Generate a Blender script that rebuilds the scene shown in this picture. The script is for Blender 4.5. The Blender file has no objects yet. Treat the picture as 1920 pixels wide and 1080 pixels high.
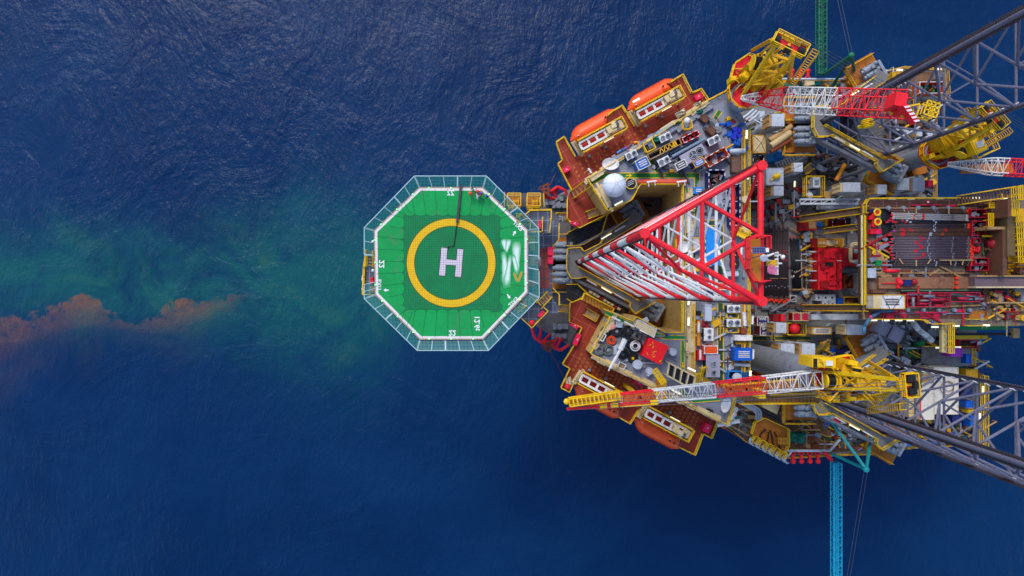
import bpy, bmesh, math, random
from math import sin, cos, pi, radians, sqrt
from mathutils import Vector, Matrix
from mathutils.geometry import tessellate_polygon
random.seed(7)
F = 1280.0; H = 122.0; NX = 960.0; NY = 545.0
SEA = -36.0; MAIN = -10.0; JACK = 2.0; BOAT = 5.0; ROOF = 12.0; HELI = 22.0; CANT = 8.0
C = bpy.context.scene.collection
def S(z): return F / (H - z)
def W(px, py, z):
    s = S(z); return Vector(((px - NX) / s, (NY - py) / s, z))
# ------------------------------------------------------------------ materials
def lin(c):
    c = c / 255.0
    return c / 12.92 if c <= 0.04045 else ((c + 0.055) / 1.055) ** 2.4
ALB = 0.76
MATS = {}
def nd(nt, t, **kw):
    n = nt.nodes.new(t)
    for k, v in kw.items(): setattr(n, k, v)
    return n
def base_mat(name):
    m = bpy.data.materials.new(name); m.use_nodes = True
    nt = m.node_tree; b = nt.nodes['Principled BSDF']
    return m, nt, b
def mth(nt, op, a, b=None, c=None, clamp=False):
    n = nd(nt, 'ShaderNodeMath', operation=op); n.use_clamp = clamp
    for i, v in enumerate((a, b, c)):
        if v is None: continue
        if isinstance(v, (int, float)): n.inputs[i].default_value = v
        else: nt.links.new(v, n.inputs[i])
    return n.outputs[0]
def mixc(nt, f, a, b, mode='MIX'):
    n = nd(nt, 'ShaderNodeMix', data_type='RGBA', blend_type=mode)
    def s(i, v):
        if isinstance(v, (int, float)): i.default_value = v
        elif isinstance(v, tuple): i.default_value = v
        else: nt.links.new(v, i)
    s(n.inputs[0], f); s(n.inputs[6], a); s(n.inputs[7], b)
    return n.outputs[2]
def noise(nt, vec, scale, detail=3.0, rough=0.55, dist=0.0):
    n = nd(nt, 'ShaderNodeTexNoise'); n.inputs['Scale'].default_value = scale
    n.inputs['Detail'].default_value = detail; n.inputs['Roughness'].default_value = rough
    n.inputs['Distortion'].default_value = dist
    if vec is not None: nt.links.new(vec, n.inputs['Vector'])
    return n.outputs['Fac']
def ramp(nt, f, lo, hi):
    n = nd(nt, 'ShaderNodeMapRange'); n.inputs['From Min'].default_value = lo; n.inputs['From Max'].default_value = hi
    nt.links.new(f, n.inputs['Value']); n.clamp = True
    return n.outputs['Result']
def col(c, k=1.0): return (lin(c[0]) * ALB * k, lin(c[1]) * ALB * k, lin(c[2]) * ALB * k, 1.0)
def mat(name, rgb, rough=0.5, metal=0.0, grime=0.35, rust=0.0, rustc=(95, 50, 25), scale=0.5, bump=0.15, grid=None, gridc=None, gridw=0.08, ang=0.0):
    if name in MATS: return MATS[name]
    m, nt, b = base_mat(name)
    tc = nd(nt, 'ShaderNodeTexCoord').outputs['Object']
    c = col(rgb)
    n1 = noise(nt, tc, scale, 5.0, 0.65, 0.4)
    n2 = noise(nt, tc, scale * 7.0, 4.0, 0.7)
    k = mth(nt, 'MULTIPLY', ramp(nt, n1, 0.38, 0.68), grime)
    k2 = mth(nt, 'MULTIPLY', ramp(nt, n2, 0.45, 0.75), grime * 0.7)
    d = (c[0] * 0.42 + 0.01, c[1] * 0.40 + 0.008, c[2] * 0.38 + 0.006, 1)
    out = mixc(nt, k, c, d); out = mixc(nt, k2, out, d)
    if rust > 0:
        n3 = noise(nt, tc, scale * 1.7, 8.0, 0.75, 0.8)
        r = mth(nt, 'MULTIPLY', ramp(nt, n3, 0.58 - rust * 0.12, 0.68 - rust * 0.08), 0.85)
        out = mixc(nt, r, out, col(rustc))
    if grid:
        mp = nd(nt, 'ShaderNodeMapping'); mp.inputs['Rotation'].default_value[2] = ang
        nt.links.new(tc, mp.inputs['Vector'])
        sp = nd(nt, 'ShaderNodeSeparateXYZ'); nt.links.new(mp.outputs[0], sp.inputs[0])
        ms = []
        for ax, g in zip((0, 1), grid if isinstance(grid, tuple) else (grid, grid)):
            v = mth(nt, 'PINGPONG', sp.outputs[ax], g / 2.0)
            ms.append(mth(nt, 'LESS_THAN', v, gridw / 2.0))
        gm = mth(nt, 'MAXIMUM', ms[0], ms[1])
        gm = mth(nt, 'MULTIPLY', gm, 0.75)
        out = mixc(nt, gm, out, col(gridc) if gridc else d)
    nt.links.new(out, b.inputs['Base Color'])
    b.inputs['Metallic'].default_value = metal; b.inputs['Specular IOR Level'].default_value = .3
    rr = nd(nt, 'ShaderNodeMapRange'); rr.inputs['To Min'].default_value = max(0.05, rough - 0.12); rr.inputs['To Max'].default_value = min(1, rough + 0.2)
    nt.links.new(n2, rr.inputs['Value']); nt.links.new(rr.outputs['Result'], b.inputs['Roughness'])
    if bump > 0:
        bp = nd(nt, 'ShaderNodeBump'); bp.inputs['Strength'].default_value = bump; bp.inputs['Distance'].default_value = 0.05
        nt.links.new(n2, bp.inputs['Height']); nt.links.new(bp.outputs[0], b.inputs['Normal'])
    MATS[name] = m
    return m
def emis(name, rgb, e):
    if name in MATS: return MATS[name]
    m, nt, b = base_mat(name); b.inputs['Base Color'].default_value = col(rgb)
    b.inputs['Emission Color'].default_value = (lin(rgb[0]), lin(rgb[1]), lin(rgb[2]), 1); b.inputs['Emission Strength'].default_value = e
    MATS[name] = m; return m
YEL = mat('yellow_paint', (240, 180, 8), 0.5, grime=0.4, rust=0.2, scale=.9)
YEL2 = mat('bright_yellow_paint', (255, 203, 5), 0.4, grime=0.4, rust=0.15)
ORG = mat('ochre_deck_paint', (190, 112, 18), 0.6, grime=0.4, rust=0.3)
RED = mat('red_paint', (250, 28, 45), 0.5, grime=0.38, rust=.06, scale=.8)
RED2 = mat('dark_red_paint', (170, 14, 26), 0.45, grime=0.5)
CRIM = mat('crimson_paint', (205, 25, 65), 0.45, grime=0.4)
WHT = mat('white_paint', (238, 234, 228), 0.5, grime=0.38, rust=0.12, scale=.8)
WGR = mat('weathered_white_paint', (196, 203, 212), 0.5, grime=0.35, rust=0.08)
LAV = mat('pale_lilac_paint', (165, 160, 175), 0.5, grime=0.25)
GRY = mat('grey_paint', (140, 145, 156), 0.5, grime=0.4, rust=0.1)
GEAR = mat('gear_grey_paint', (150, 160, 172), 0.45, grime=0.55, rust=0.1, scale=1.2)
DGR = mat('dark_grey_steel', (84, 84, 92), 0.5, grime=0.5)
BLK = mat('black_steel', (26, 26, 30), 0.5, grime=0.4)
LEG = mat('leg_grey_steel', (108, 108, 128), 0.45, grime=0.45, rust=0.1)
RACK = mat('rack_steel', (62, 56, 62), 0.5, grime=0.5, rust=0.35)
CRM = mat('cream_paint', (225, 200, 150), 0.5, grime=0.3, rust=0.1)
BEI = mat('beige_wall_paint', (215, 178, 105), 0.6, grime=0.35, rust=0.12, scale=0.35, grid=(2.4, 50), gridc=(150, 115, 60), gridw=0.12)
BRN = mat('brown_steel', (116, 74, 54), 0.6, grime=0.5, rust=0.3)
TAN = mat('tan_paint', (190, 150, 95), 0.5, grime=0.45, rust=0.3)
GREEN = mat('walkway_green_paint', (30, 128, 36), 0.55, grime=0.3)
GRN2 = mat('bright_green_paint', (5, 150, 75), 0.5, grime=0.3)
DGRN = mat('dark_green_paint', (45, 85, 50), 0.6, grime=0.5)
TARP = mat('green_tarpaulin', (8, 125, 100), 0.5, grime=0.35, scale=1.5, bump=0.6)
BTARP = mat('blue_tarpaulin', (10, 95, 190), 0.5, grime=0.35, scale=1.5, bump=0.6)
BLUE = mat('blue_paint', (15, 95, 200), 0.4, grime=0.3)
LBLU = mat('light_blue_paint', (20, 140, 225), 0.4, grime=0.25)
NAVY = mat('navy_paint', (30, 42, 110), 0.45, grime=0.4)
TEAL = mat('teal_paint', (15, 165, 165), 0.4, grime=0.25)
TEALB = mat('turquoise_boom_paint', (15, 165, 205), 0.4, grime=0.25)
TEALG = mat('green_boom_paint', (25, 115, 80), 0.5, grime=0.5)
ORNG = mat('orange_boat_gelcoat', (255, 88, 12), 0.35, grime=0.3, scale=.8, bump=0.03)
ORBX = mat('orange_paint', (245, 85, 15), 0.45, grime=0.3)
RUSTM = mat('rusty_steel', (140, 62, 28), 0.7, grime=0.6, rust=0.3)
PURP = mat('purple_paint', (185, 60, 190), 0.5, grime=0.2)
PINK = mat('pink_red_paint', (250, 30, 85), 0.45, grime=0.12)
BAG = mat('cream_canvas', (225, 205, 165), 0.8, grime=0.4, scale=1.5, bump=0.6)
RUB = mat('black_rubber', (38, 36, 40), 0.7, grime=0.4, scale=2)
HOSEG = mat('grey_hose', (110, 112, 108), 0.6, grime=0.4, scale=2)
MDECK = mat('main_deck_paint', (140, 139, 137), 0.6, grime=0.55, rust=0.42, rustc=(90, 62, 40), scale=0.16, grid=(6.0, 4.0), gridw=0.08)
BDECK = mat('aft_brown_deck', (135, 98, 65), 0.65, grime=0.5, rust=0.45, rustc=(125, 62, 25), scale=0.2)
RDECK = mat('roof_deck_paint', (142, 146, 158), 0.55, grime=0.3, rust=0.12, rustc=(110, 95, 75), scale=0.15, grid=(9.0, 6.5), gridw=0.06)
JDECK = mat('jack_walkway_paint', (125, 124, 122), 0.6, grime=0.4, rust=0.18, scale=0.3)
LDECK = mat('red_brown_deck_up', (150, 46, 20), 0.6, grime=0.3, scale=0.3, grid=2.9, gridc=(200, 110, 80), gridw=0.07, ang=radians(-28))
LDECK2 = mat('red_brown_deck_low', (150, 46, 20), 0.6, grime=0.3, scale=0.3, grid=2.9, gridc=(200, 110, 80), gridw=0.07, ang=radians(27))
GRAT = mat('steel_grating', (92, 100, 116), 0.5, metal=0.2, grime=0.4, grid=1.5, gridc=(150, 165, 180), gridw=0.1)
GRATD = mat('dark_grating', (30, 34, 38), 0.6, grime=0.4, grid=1.6, gridc=(70, 75, 78), gridw=0.08, ang=radians(30))
GRATB = mat('brown_grating', (92, 58, 46), 0.6, grime=0.4, grid=(2.2, 30), gridc=(150, 125, 110), gridw=0.09)
YGRAT = mat('yellow_grating', (200, 135, 20), 0.6, grime=0.5, grid=(0.5, 3.0), gridc=(110, 60, 15), gridw=0.14)
LAMP = emis('lit_lamp_tube', (250, 248, 215), 0.3)
SKIN = mat('skin', (190, 135, 105), 0.5, grime=0.05)
# ------------------------------------------------------------------ mesh builder
class MB:
    def __init__(s): s.v = []; s.f = []; s.m = []; s.mi = 0
    def add(s, vs, fs):
        n = len(s.v); s.v += [Vector(v) for v in vs]
        for f in fs: s.f.append([i + n for i in f]); s.m.append(s.mi)
        return s
    def box(s, c, sz, rot=0.0):
        c = Vector(c); a, b, h = sz[0] / 2, sz[1] / 2, sz[2] / 2; R = Matrix.Rotation(rot, 3, 'Z')
        vs = [c + R @ Vector((x * a, y * b, z * h)) for z in (-1, 1) for y in (-1, 1) for x in (-1, 1)]
        return s.add(vs, [(0, 2, 3, 1), (4, 5, 7, 6), (0, 1, 5, 4), (2, 6, 7, 3), (0, 4, 6, 2), (1, 3, 7, 5)])
    def bar(s, p, q, w, h=None):
        p = Vector(p); q = Vector(q); d = q - p
        if d.length < 1e-5: return s
        d.normalize(); h = h or w
        up = Vector((0, 0, 1)) if abs(d.z) < 0.97 else Vector((1, 0, 0))
        x = d.cross(up).normalized() * w / 2; y = x.cross(d).normalized() * h / 2
        vs = [e + sx * x + sy * y for e in (p, q) for sx, sy in ((-1, -1), (1, -1), (1, 1), (-1, 1))]
        return s.add(vs, [(0, 1, 2, 3)[::-1], (4, 5, 6, 7), (0, 1, 5, 4), (1, 2, 6, 5), (2, 3, 7, 6), (3, 0, 4, 7)])
    def tube(s, p, q, r, n=8, r2=None, caps=True):
        p = Vector(p); q = Vector(q); d = q - p
        if d.length < 1e-5: return s
        d.normalize(); r2 = r if r2 is None else r2
        up = Vector((0, 0, 1)) if abs(d.z) < 0.97 else Vector((1, 0, 0))
        x = d.cross(up).normalized(); y = x.cross(d).normalized()
        vs = []
        for e, rr in ((p, r), (q, r2)):
            for i in range(n): a = 2 * pi * i / n; vs.append(e + rr * (cos(a) * x + sin(a) * y))
        fs = [(i, (i + 1) % n, n + (i + 1) % n, n + i) for i in range(n)]
        if caps: fs += [tuple(range(n))[::-1], tuple(range(n, 2 * n))]
        return s.add(vs, fs)
    def path(s, pts, r, n=6):
        for a, b in zip(pts, pts[1:]): s.tube(a, b, r, n)
        return s
    def ring(s, c, R, r, n=20, k=6, sq=1.0):
        c = Vector(c); vs = []
        for i in range(n):
            a = 2 * pi * i / n
            for j in range(k):
                b = 2 * pi * j / k; rr = R + r * cos(b)
                vs.append(c + Vector((rr * cos(a), rr * sin(a), r * sin(b) * sq)))
        return s.add(vs, [(i * k + j, ((i + 1) % n) * k + j, ((i + 1) % n) * k + (j + 1) % k, i * k + (j + 1) % k) for i in range(n) for j in range(k)])
    def ball(s, c, r, n=16, m=10, sc=(1, 1, 1), jit=0.0, lo=-1.0, rot=0):
        c = Vector(c); vs = []; R = Matrix.Rotation(rot, 3, 'Z')
        rnd = random.Random(int(c.x * 31 + c.y * 17))
        for i in range(m + 1):
            ph = pi * i / m
            for j in range(n):
                a = 2 * pi * j / n; q = 1 + jit * (rnd.random() - 0.5)
                z = max(cos(ph), lo)
                vs.append(c + R @ Vector((r * sc[0] * sin(ph) * cos(a) * q, r * sc[1] * sin(ph) * sin(a) * q, r * sc[2] * z * q)))
        return s.add(vs, [(i * n + j, (i + 1) * n + j, (i + 1) * n + (j + 1) % n, i * n + (j + 1) % n) for i in range(m) for j in range(n)])
    def prism(s, pts, z1, z0, holes=(), top=True, side=True, bot=True):
        loops = [[Vector((p[0], p[1], 0)) for p in pts]] + [[Vector((p[0], p[1], 0)) for p in h] for h in holes]
        tris = tessellate_polygon(loops); flat = [p for l in loops for p in l]; N = len(flat)
        def fix(t):
            a, b, c = (flat[i] for i in t)
            return t if (b - a).cross(c - a).z > 0 else (t[0], t[2], t[1])
        tris = [fix(t) for t in tris]
        vs = [Vector((p.x, p.y, z1)) for p in flat] + [Vector((p.x, p.y, z0)) for p in flat]; fs = []
        if top: fs += [tuple(t) for t in tris]
        if bot: fs += [tuple(i + N for i in t[::-1]) for t in tris]
        if side:
            o = 0
            for li, l in enumerate(loops):
                n = len(l); area = sum(l[i].x * l[(i + 1) % n].y - l[(i + 1) % n].x * l[i].y for i in range(n))
                ccw = (area > 0) == (li == 0)
                for i in range(n):
                    a = o + i; b = o + (i + 1) % n
                    fs.append((b, a, a + N, b + N) if ccw else (a, b, b + N, a + N))
                o += n
        return s.add(vs, fs)
    def rail(s, pts, h=1.1, gap=1.6, w=0.11, kick=True):
        for a, b in zip(pts, pts[1:]):
            a = Vector(a); b = Vector(b); L = (b - a).length
            if L < 0.05: continue
            up = Vector((0, 0, 1))
            s.bar(a + up * h, b + up * h, w); s.bar(a + up * h * 0.55, b + up * h * 0.55, w * 0.7)
            if kick: s.bar(a + up * 0.1, b + up * 0.1, w * 1.2, 0.2)
            n = max(1, int(round(L / gap)))
            for i in range(n + 1): q = a.lerp(b, i / n); s.bar(q, q + up * h, w * 0.8)
        return s
    def stairs(s, a, b, width, n=None, rail=True):
        a = Vector(a); b = Vector(b); d = b - a; hz = Vector((d.x, d.y, 0)); L = hz.length; hz.normalize()
        n = n or max(4, int(L / 0.42)); side = Vector((-hz.y, hz.x, 0)) * width / 2
        for i in range(n):
            c = a.lerp(b, (i + 0.5) / n); s.bar(c - side, c + side, 0.26, 0.05)
        for sg in (-1, 1):
            s.bar(a + side * sg, b + side * sg, 0.1, 0.25)
            if rail:
                up = Vector((0, 0, 1.0)); s.bar(a + side * sg + up, b + side * sg + up, 0.12)
                for i in range(3): c = a.lerp(b, i / 2) + side * sg; s.bar(c, c + up, 0.08)
        return s
WL = {}
def tagit(o, label=None, cat=None, group=None, kind=None):
    if label: o['label'] = label
    if cat: o['category'] = cat
    if group: o['group'] = group
    if kind: o['kind'] = kind
    return o
def link(name, mb, m, loc, parent=None, smooth=False):
    me = bpy.data.meshes.new(name)
    me.from_pydata([tuple(v - loc) for v in mb.v], [], mb.f)
    ml = m if isinstance(m, (list, tuple)) else [m]
    for x in ml: me.materials.append(x)
    if len(ml) > 1: me.polygons.foreach_set('material_index', [min(i, len(ml) - 1) for i in mb.m])
    if smooth: me.polygons.foreach_set('use_smooth', [True] * len(me.polygons))
    me.update()
    o = bpy.data.objects.new(name, me); C.objects.link(o)
    if parent is not None:
        o.parent = parent; o.location = loc - WL[parent.name]
    else: o.location = loc
    WL[o.name] = loc.copy()
    return o
def thing(name, label, cat, loc, group=None):
    o = bpy.data.objects.new(name, None); C.objects.link(o); o.empty_display_size = 0.5
    o.location = loc; WL[o.name] = Vector(loc); return tagit(o, label, cat, group)
def part(name, mb, m, parent, smooth=False, label=None):
    o = link(name, mb, m, WL[parent.name].copy(), parent, smooth)
    if label: o['label'] = label
    return o
def solo(name, label, cat, mb, m, group=None, smooth=False):
    xs = [v.x for v in mb.v]; ys = [v.y for v in mb.v]; zs = [v.z for v in mb.v]
    loc = Vector(((min(xs) + max(xs)) / 2, (min(ys) + max(ys)) / 2, min(zs)))
    return tagit(link(name, mb, m, loc, None, smooth), label, cat, group)
class LF:
    """local frame at pixel (cx,cy) on level z, turned by ang degrees; u,v in pixels of that level"""
    def __init__(s, cx, cy, ang, z): s.c = W(cx, cy, z); s.a = radians(ang); s.s = S(z); s.z = z
    def p(s, u, v, z=None):
        x, y = u / s.s, v / s.s
        return Vector((s.c.x + x * cos(s.a) - y * sin(s.a), s.c.y + x * sin(s.a) + y * cos(s.a), s.z if z is None else z))
    def box(s, m, u, v, w, h, z0, z1): return m.box(s.p(u, v, (z0 + z1) / 2), (w / s.s, h / s.s, z1 - z0), s.a)
def PW(pts, z): return [W(x, y, z) for x, y in pts]
# ------------------------------------------------------------------ camera, light, sea
sc = bpy.context.scene
cam = bpy.data.cameras.new('camera'); co = bpy.data.objects.new('camera', cam); C.objects.link(co)
co.location = (0, 0, H); cam.sensor_width = 36; cam.lens = 24.0; cam.shift_y = (NY - 540) / 1920.0; cam.clip_end = 6000; sc.camera = co
SUN_EL = radians(50); SUN_AZ = radians(112)   # azimuth measured from +X towards +Y
wd = bpy.data.worlds.new('World'); sc.world = wd; wd.use_nodes = True
nt = wd.node_tree; bg = nt.nodes['Background']
sk = nt.nodes.new('ShaderNodeTexSky'); sk.sky_type = 'NISHITA'; sk.sun_disc = False
sk.sun_elevation = SUN_EL; sk.sun_rotation = pi / 2 - SUN_AZ; sk.dust_density = 1.0; sk.air_density = 0.7; sk.ozone_density = 1.0
nt.links.new(sk.outputs[0], bg.inputs[0]); bg.inputs[1].default_value = 0.15
sl = bpy.data.lights.new('sun', 'SUN'); so = bpy.data.objects.new('sun', sl); C.objects.link(so)
sl.energy = 1.0; sl.angle = radians(20); sl.color = (1.0, 0.955, 0.89)
sd = Vector((cos(SUN_AZ) * cos(SUN_EL), sin(SUN_AZ) * cos(SUN_EL), sin(SUN_EL)))
so.rotation_euler = sd.to_track_quat('Z', 'Y').to_euler(); so.location = sd * 300
sc.view_settings.view_transform = 'Standard'; sc.view_settings.look = 'None'; sc.view_settings.gamma = 1; sc.view_settings.use_curve_mapping = False
sc.view_settings.exposure = 1.3

def sea_material():
    m, nt, b = base_mat('sea_water')
    g = nd(nt, 'ShaderNodeNewGeometry'); P = g.outputs['Position']
    sp = nd(nt, 'ShaderNodeSeparateXYZ'); nt.links.new(P, sp.inputs[0])
    s = S(SEA)
    px = mth(nt, 'MULTIPLY_ADD', sp.outputs[0], s, NX); py = mth(nt, 'MULTIPLY_ADD', sp.outputs[1], -s, NY)   # sea-plane metres -> plume chart units
    n0 = noise(nt, P, 0.022, 6.0, 0.62, 0.6); n1 = noise(nt, P, 0.07, 6.0, 0.7, 1.2); n2 = noise(nt, P, 0.25, 5.0, 0.7)
    def curve(x, x0, x1, pts, y0, y1):
        """piecewise curve value along x: pts = [(x, y)], mapped through a float curve"""
        t = ramp(nt, x, x0, x1); n = nd(nt, 'ShaderNodeFloatCurve'); cv = n.mapping.curves[0]
        P = [((q[0] - x0) / (x1 - x0), (q[1] - y0) / (y1 - y0)) for q in pts]
        cv.points[0].location = P[0]; cv.points[1].location = P[-1]
        for q in P[1:-1]: cv.points.new(*q)
        n.mapping.update(); nt.links.new(t, n.inputs['Value'])
        return mth(nt, 'MULTIPLY_ADD', n.outputs[0], y1 - y0, y0)
    # silt plume drifting away to the left of the rig: greenish cloud, rust coloured strand with a torn upper edge
    yc = curve(px, -200, 760, [(-200, 560), (0, 535), (250, 512), (450, 520), (620, 548), (760, 555)], 400, 700)
    hw_ = curve(px, -200, 760, [(-200, 60), (0, 62), (250, 80), (450, 110), (620, 140), (760, 90)], 0, 200)
    d = mth(nt, 'ADD', mth(nt, 'SUBTRACT', py, yc), mth(nt, 'MULTIPLY_ADD', n0, 340.0, -170.0))
    e = mth(nt, 'DIVIDE', d, hw_); gs = mth(nt, 'POWER', 2.71828, mth(nt, 'MULTIPLY', mth(nt, 'MULTIPLY', e, e), -0.9))
    gr = mth(nt, 'MULTIPLY', mth(nt, 'MULTIPLY', gs, ramp(nt, px, 860.0, 700.0)), ramp(nt, mth(nt, 'ADD', n1, mth(nt, 'MULTIPLY', n0, .5)), 0.42, 0.78))
    yo = curve(px, -200, 480, [(-200, 690), (0, 628), (60, 608), (120, 590), (168, 577), (205, 596), (250, 610), (292, 603), (335, 587), (385, 578), (430, 566), (480, 545)], 500, 700)
    wo = curve(px, -200, 480, [(-200, 36), (0, 30), (60, 20), (120, 19), (168, 22), (205, 9), (250, 7), (292, 11), (335, 19), (385, 15), (430, 10), (480, 0)], 0, 60)
    do = mth(nt, 'ADD', mth(nt, 'SUBTRACT', py, yo), mth(nt, 'MULTIPLY_ADD', n1, 70.0, -35.0))
    do = mth(nt, 'ADD', do, mth(nt, 'MULTIPLY_ADD', n2, 64.0, -32.0))
    do = mth(nt, 'ADD', do, mth(nt, 'MULTIPLY_ADD', noise(nt, P, 0.9, 4.0, 0.7), 22.0, -11.0))
    eo = mth(nt, 'DIVIDE', do, mth(nt, 'MAXIMUM', wo, 1.0))
    up_ = ramp(nt, eo, -1.15, -0.75); dn = ramp(nt, eo, 2.0, 0.0)
    go = mth(nt, 'MULTIPLY', mth(nt, 'MULTIPLY', up_, dn), mth(nt, 'MULTIPLY', curve(px, -200, 480, [(-200, .9), (0, .95), (150, 1), (190, .85), (215, .55), (255, .5), (290, .7), (340, 1), (400, .75), (480, 0)], 0, 1), mth(nt, 'MULTIPLY', ramp(nt, n2, 0.25, 0.6), ramp(nt, n1, 0.2, 0.55))))
    hz_ = mth(nt, 'MULTIPLY', mth(nt, 'MULTIPLY', ramp(nt, eo, -0.8, 1.2), ramp(nt, eo, 6.5, 1.5)), mth(nt, 'MULTIPLY', ramp(nt, px, 520.0, 250.0), ramp(nt, n1, .35, .7)))
    deep = (0.0003, 0.0150, 0.058, 1); mid = (0.0012, 0.0215, 0.073, 1)
    c = mixc(nt, ramp(nt, n0, 0.38, 0.62), deep, mid)
    c = mixc(nt, mth(nt, 'MULTIPLY', gr, 0.72), c, (0.006, 0.082, 0.074, 1))
    c = mixc(nt, mth(nt, 'MULTIPLY', mth(nt, 'MULTIPLY', gr, ramp(nt, n1, .55, .72)), .5), c, (0.032, 0.098, 0.045, 1))
    c = mixc(nt, mth(nt, 'MULTIPLY', hz_, 0.4), c, (0.060, 0.045, 0.055, 1))
    c = mixc(nt, mth(nt, 'MULTIPLY', go, 0.68), c, (0.165, 0.062, 0.036, 1))
    nt.links.new(c, b.inputs['Base Color'])
    b.inputs['Roughness'].default_value = 0.26; b.inputs['IOR'].default_value = 1.33; b.inputs['Specular IOR Level'].default_value = 0.22
    # waves: two wind directions, amplitude changing in large patches
    def wv(rot, sx, sy, sc_, det, dist):
        mp = nd(nt, 'ShaderNodeMapping'); mp.inputs['Rotation'].default_value[2] = radians(rot); mp.inputs['Scale'].default_value = (sx, sy, 1.0)
        nt.links.new(P, mp.inputs['Vector']); return noise(nt, mp.outputs[0], sc_, det, 0.6, dist)
    patch = ramp(nt, noise(nt, P, 0.012, 3.0, 0.6, 0.5), 0.36, 0.62); patch2 = ramp(nt, noise(nt, P, 0.05, 4.0, 0.65, 1.5), 0.35, 0.65)
    lft = ramp(nt, px, 1500.0, -100.0)
    amp = mth(nt, 'ADD', mth(nt, 'MULTIPLY_ADD', patch, 0.32, 0.36), mth(nt, 'MULTIPLY', lft, 0.16))
    h = mth(nt, 'MULTIPLY', wv(30, 1.0, 0.45, 0.10, 3.0, 0.4), 1.0)
    h = mth(nt, 'ADD', h, mth(nt, 'MULTIPLY', wv(52, 1.0, 0.42, 0.75, 4.0, 0.8), mth(nt, 'MULTIPLY_ADD', patch2, 0.34, 0.16)))
    h = mth(nt, 'ADD', h, mth(nt, 'MULTIPLY', wv(12, 1.0, 0.5, 2.4, 4.0, 0.6), mth(nt, 'MULTIPLY_ADD', patch2, 0.13, 0.07)))
    h = mth(nt, 'MULTIPLY', h, amp)
    bp = nd(nt, 'ShaderNodeBump'); bp.inputs['Strength'].default_value = 1.0; bp.inputs['Distance'].default_value = 1.0
    nt.links.new(h, bp.inputs['Height']); nt.links.new(bp.outputs[0], b.inputs['Normal'])
    return m
mb = MB(); R_ = 2500
mb.add([(-R_, -R_, SEA), (R_, -R_, SEA), (R_, R_, SEA), (-R_, R_, SEA)], [(0, 1, 2, 3)])
tagit(link('sea', mb, sea_material(), Vector((0, 0, SEA))), kind='structure')

# ------------------------------------------------------------------ legs: world geometry
K = 1280 / 122.0
SIDE = 12.2
LEGS = {'fore': ((1085 - NX) / K, (NY - 491) / K), 'port': ((1537 - NX) / K, (NY - 231) / K), 'star': ((1537 - NX) / K, (NY - 741) / K)}
def leg_pts(key, z, k=0.0):
    ax, ay = LEGS[key]; cx = ax + SIDE * 0.5773; f = 1 + k
    P = [(ax, ay), (ax + SIDE * .866, ay + SIDE / 2), (ax + SIDE * .866, ay - SIDE / 2)]
    return [Vector((cx + (x - cx) * f, ay + (y - ay) * f, z)) for x, y in P]
def well(key, k=0.35): return [(v.x, v.y) for v in leg_pts(key, 0, k)]
# ------------------------------------------------------------------ hull
hull = thing('rig_hull', 'triangular jack-up rig hull with grey cluttered main deck standing over blue sea', 'rig hull', W(1420, 490, MAIN - 8))
hp = [(1010, 600), (1006, 560), (1006, 420), (1010, 392), (1052, 362), (1250, 270), (1385, 175), (1470, 152), (1600, 152), (1640, 140), (1690, 128), (1772, 132), (1775, 182), (1750, 200), (1750, 372), (1832, 372), (1832, 620), (1836, 700), (1836, 832), (1700, 838), (1640, 850), (1560, 852), (1460, 858), (1395, 826), (1330, 770), (1070, 652)]
hw = [(v.x, v.y) for v in PW(hp, MAIN)]
mb = MB(); mb.prism(hw, MAIN, MAIN - 8, [well('fore', .25), well('port'), well('star')]); part('deck', mb, MDECK, hull)
rr = [Vector((x, y, MAIN)) for x, y in hw]
for a, c in ((6, 16), (17, 26)): part("railing", MB().rail(rr[a:c]), YEL, hull)
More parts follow.
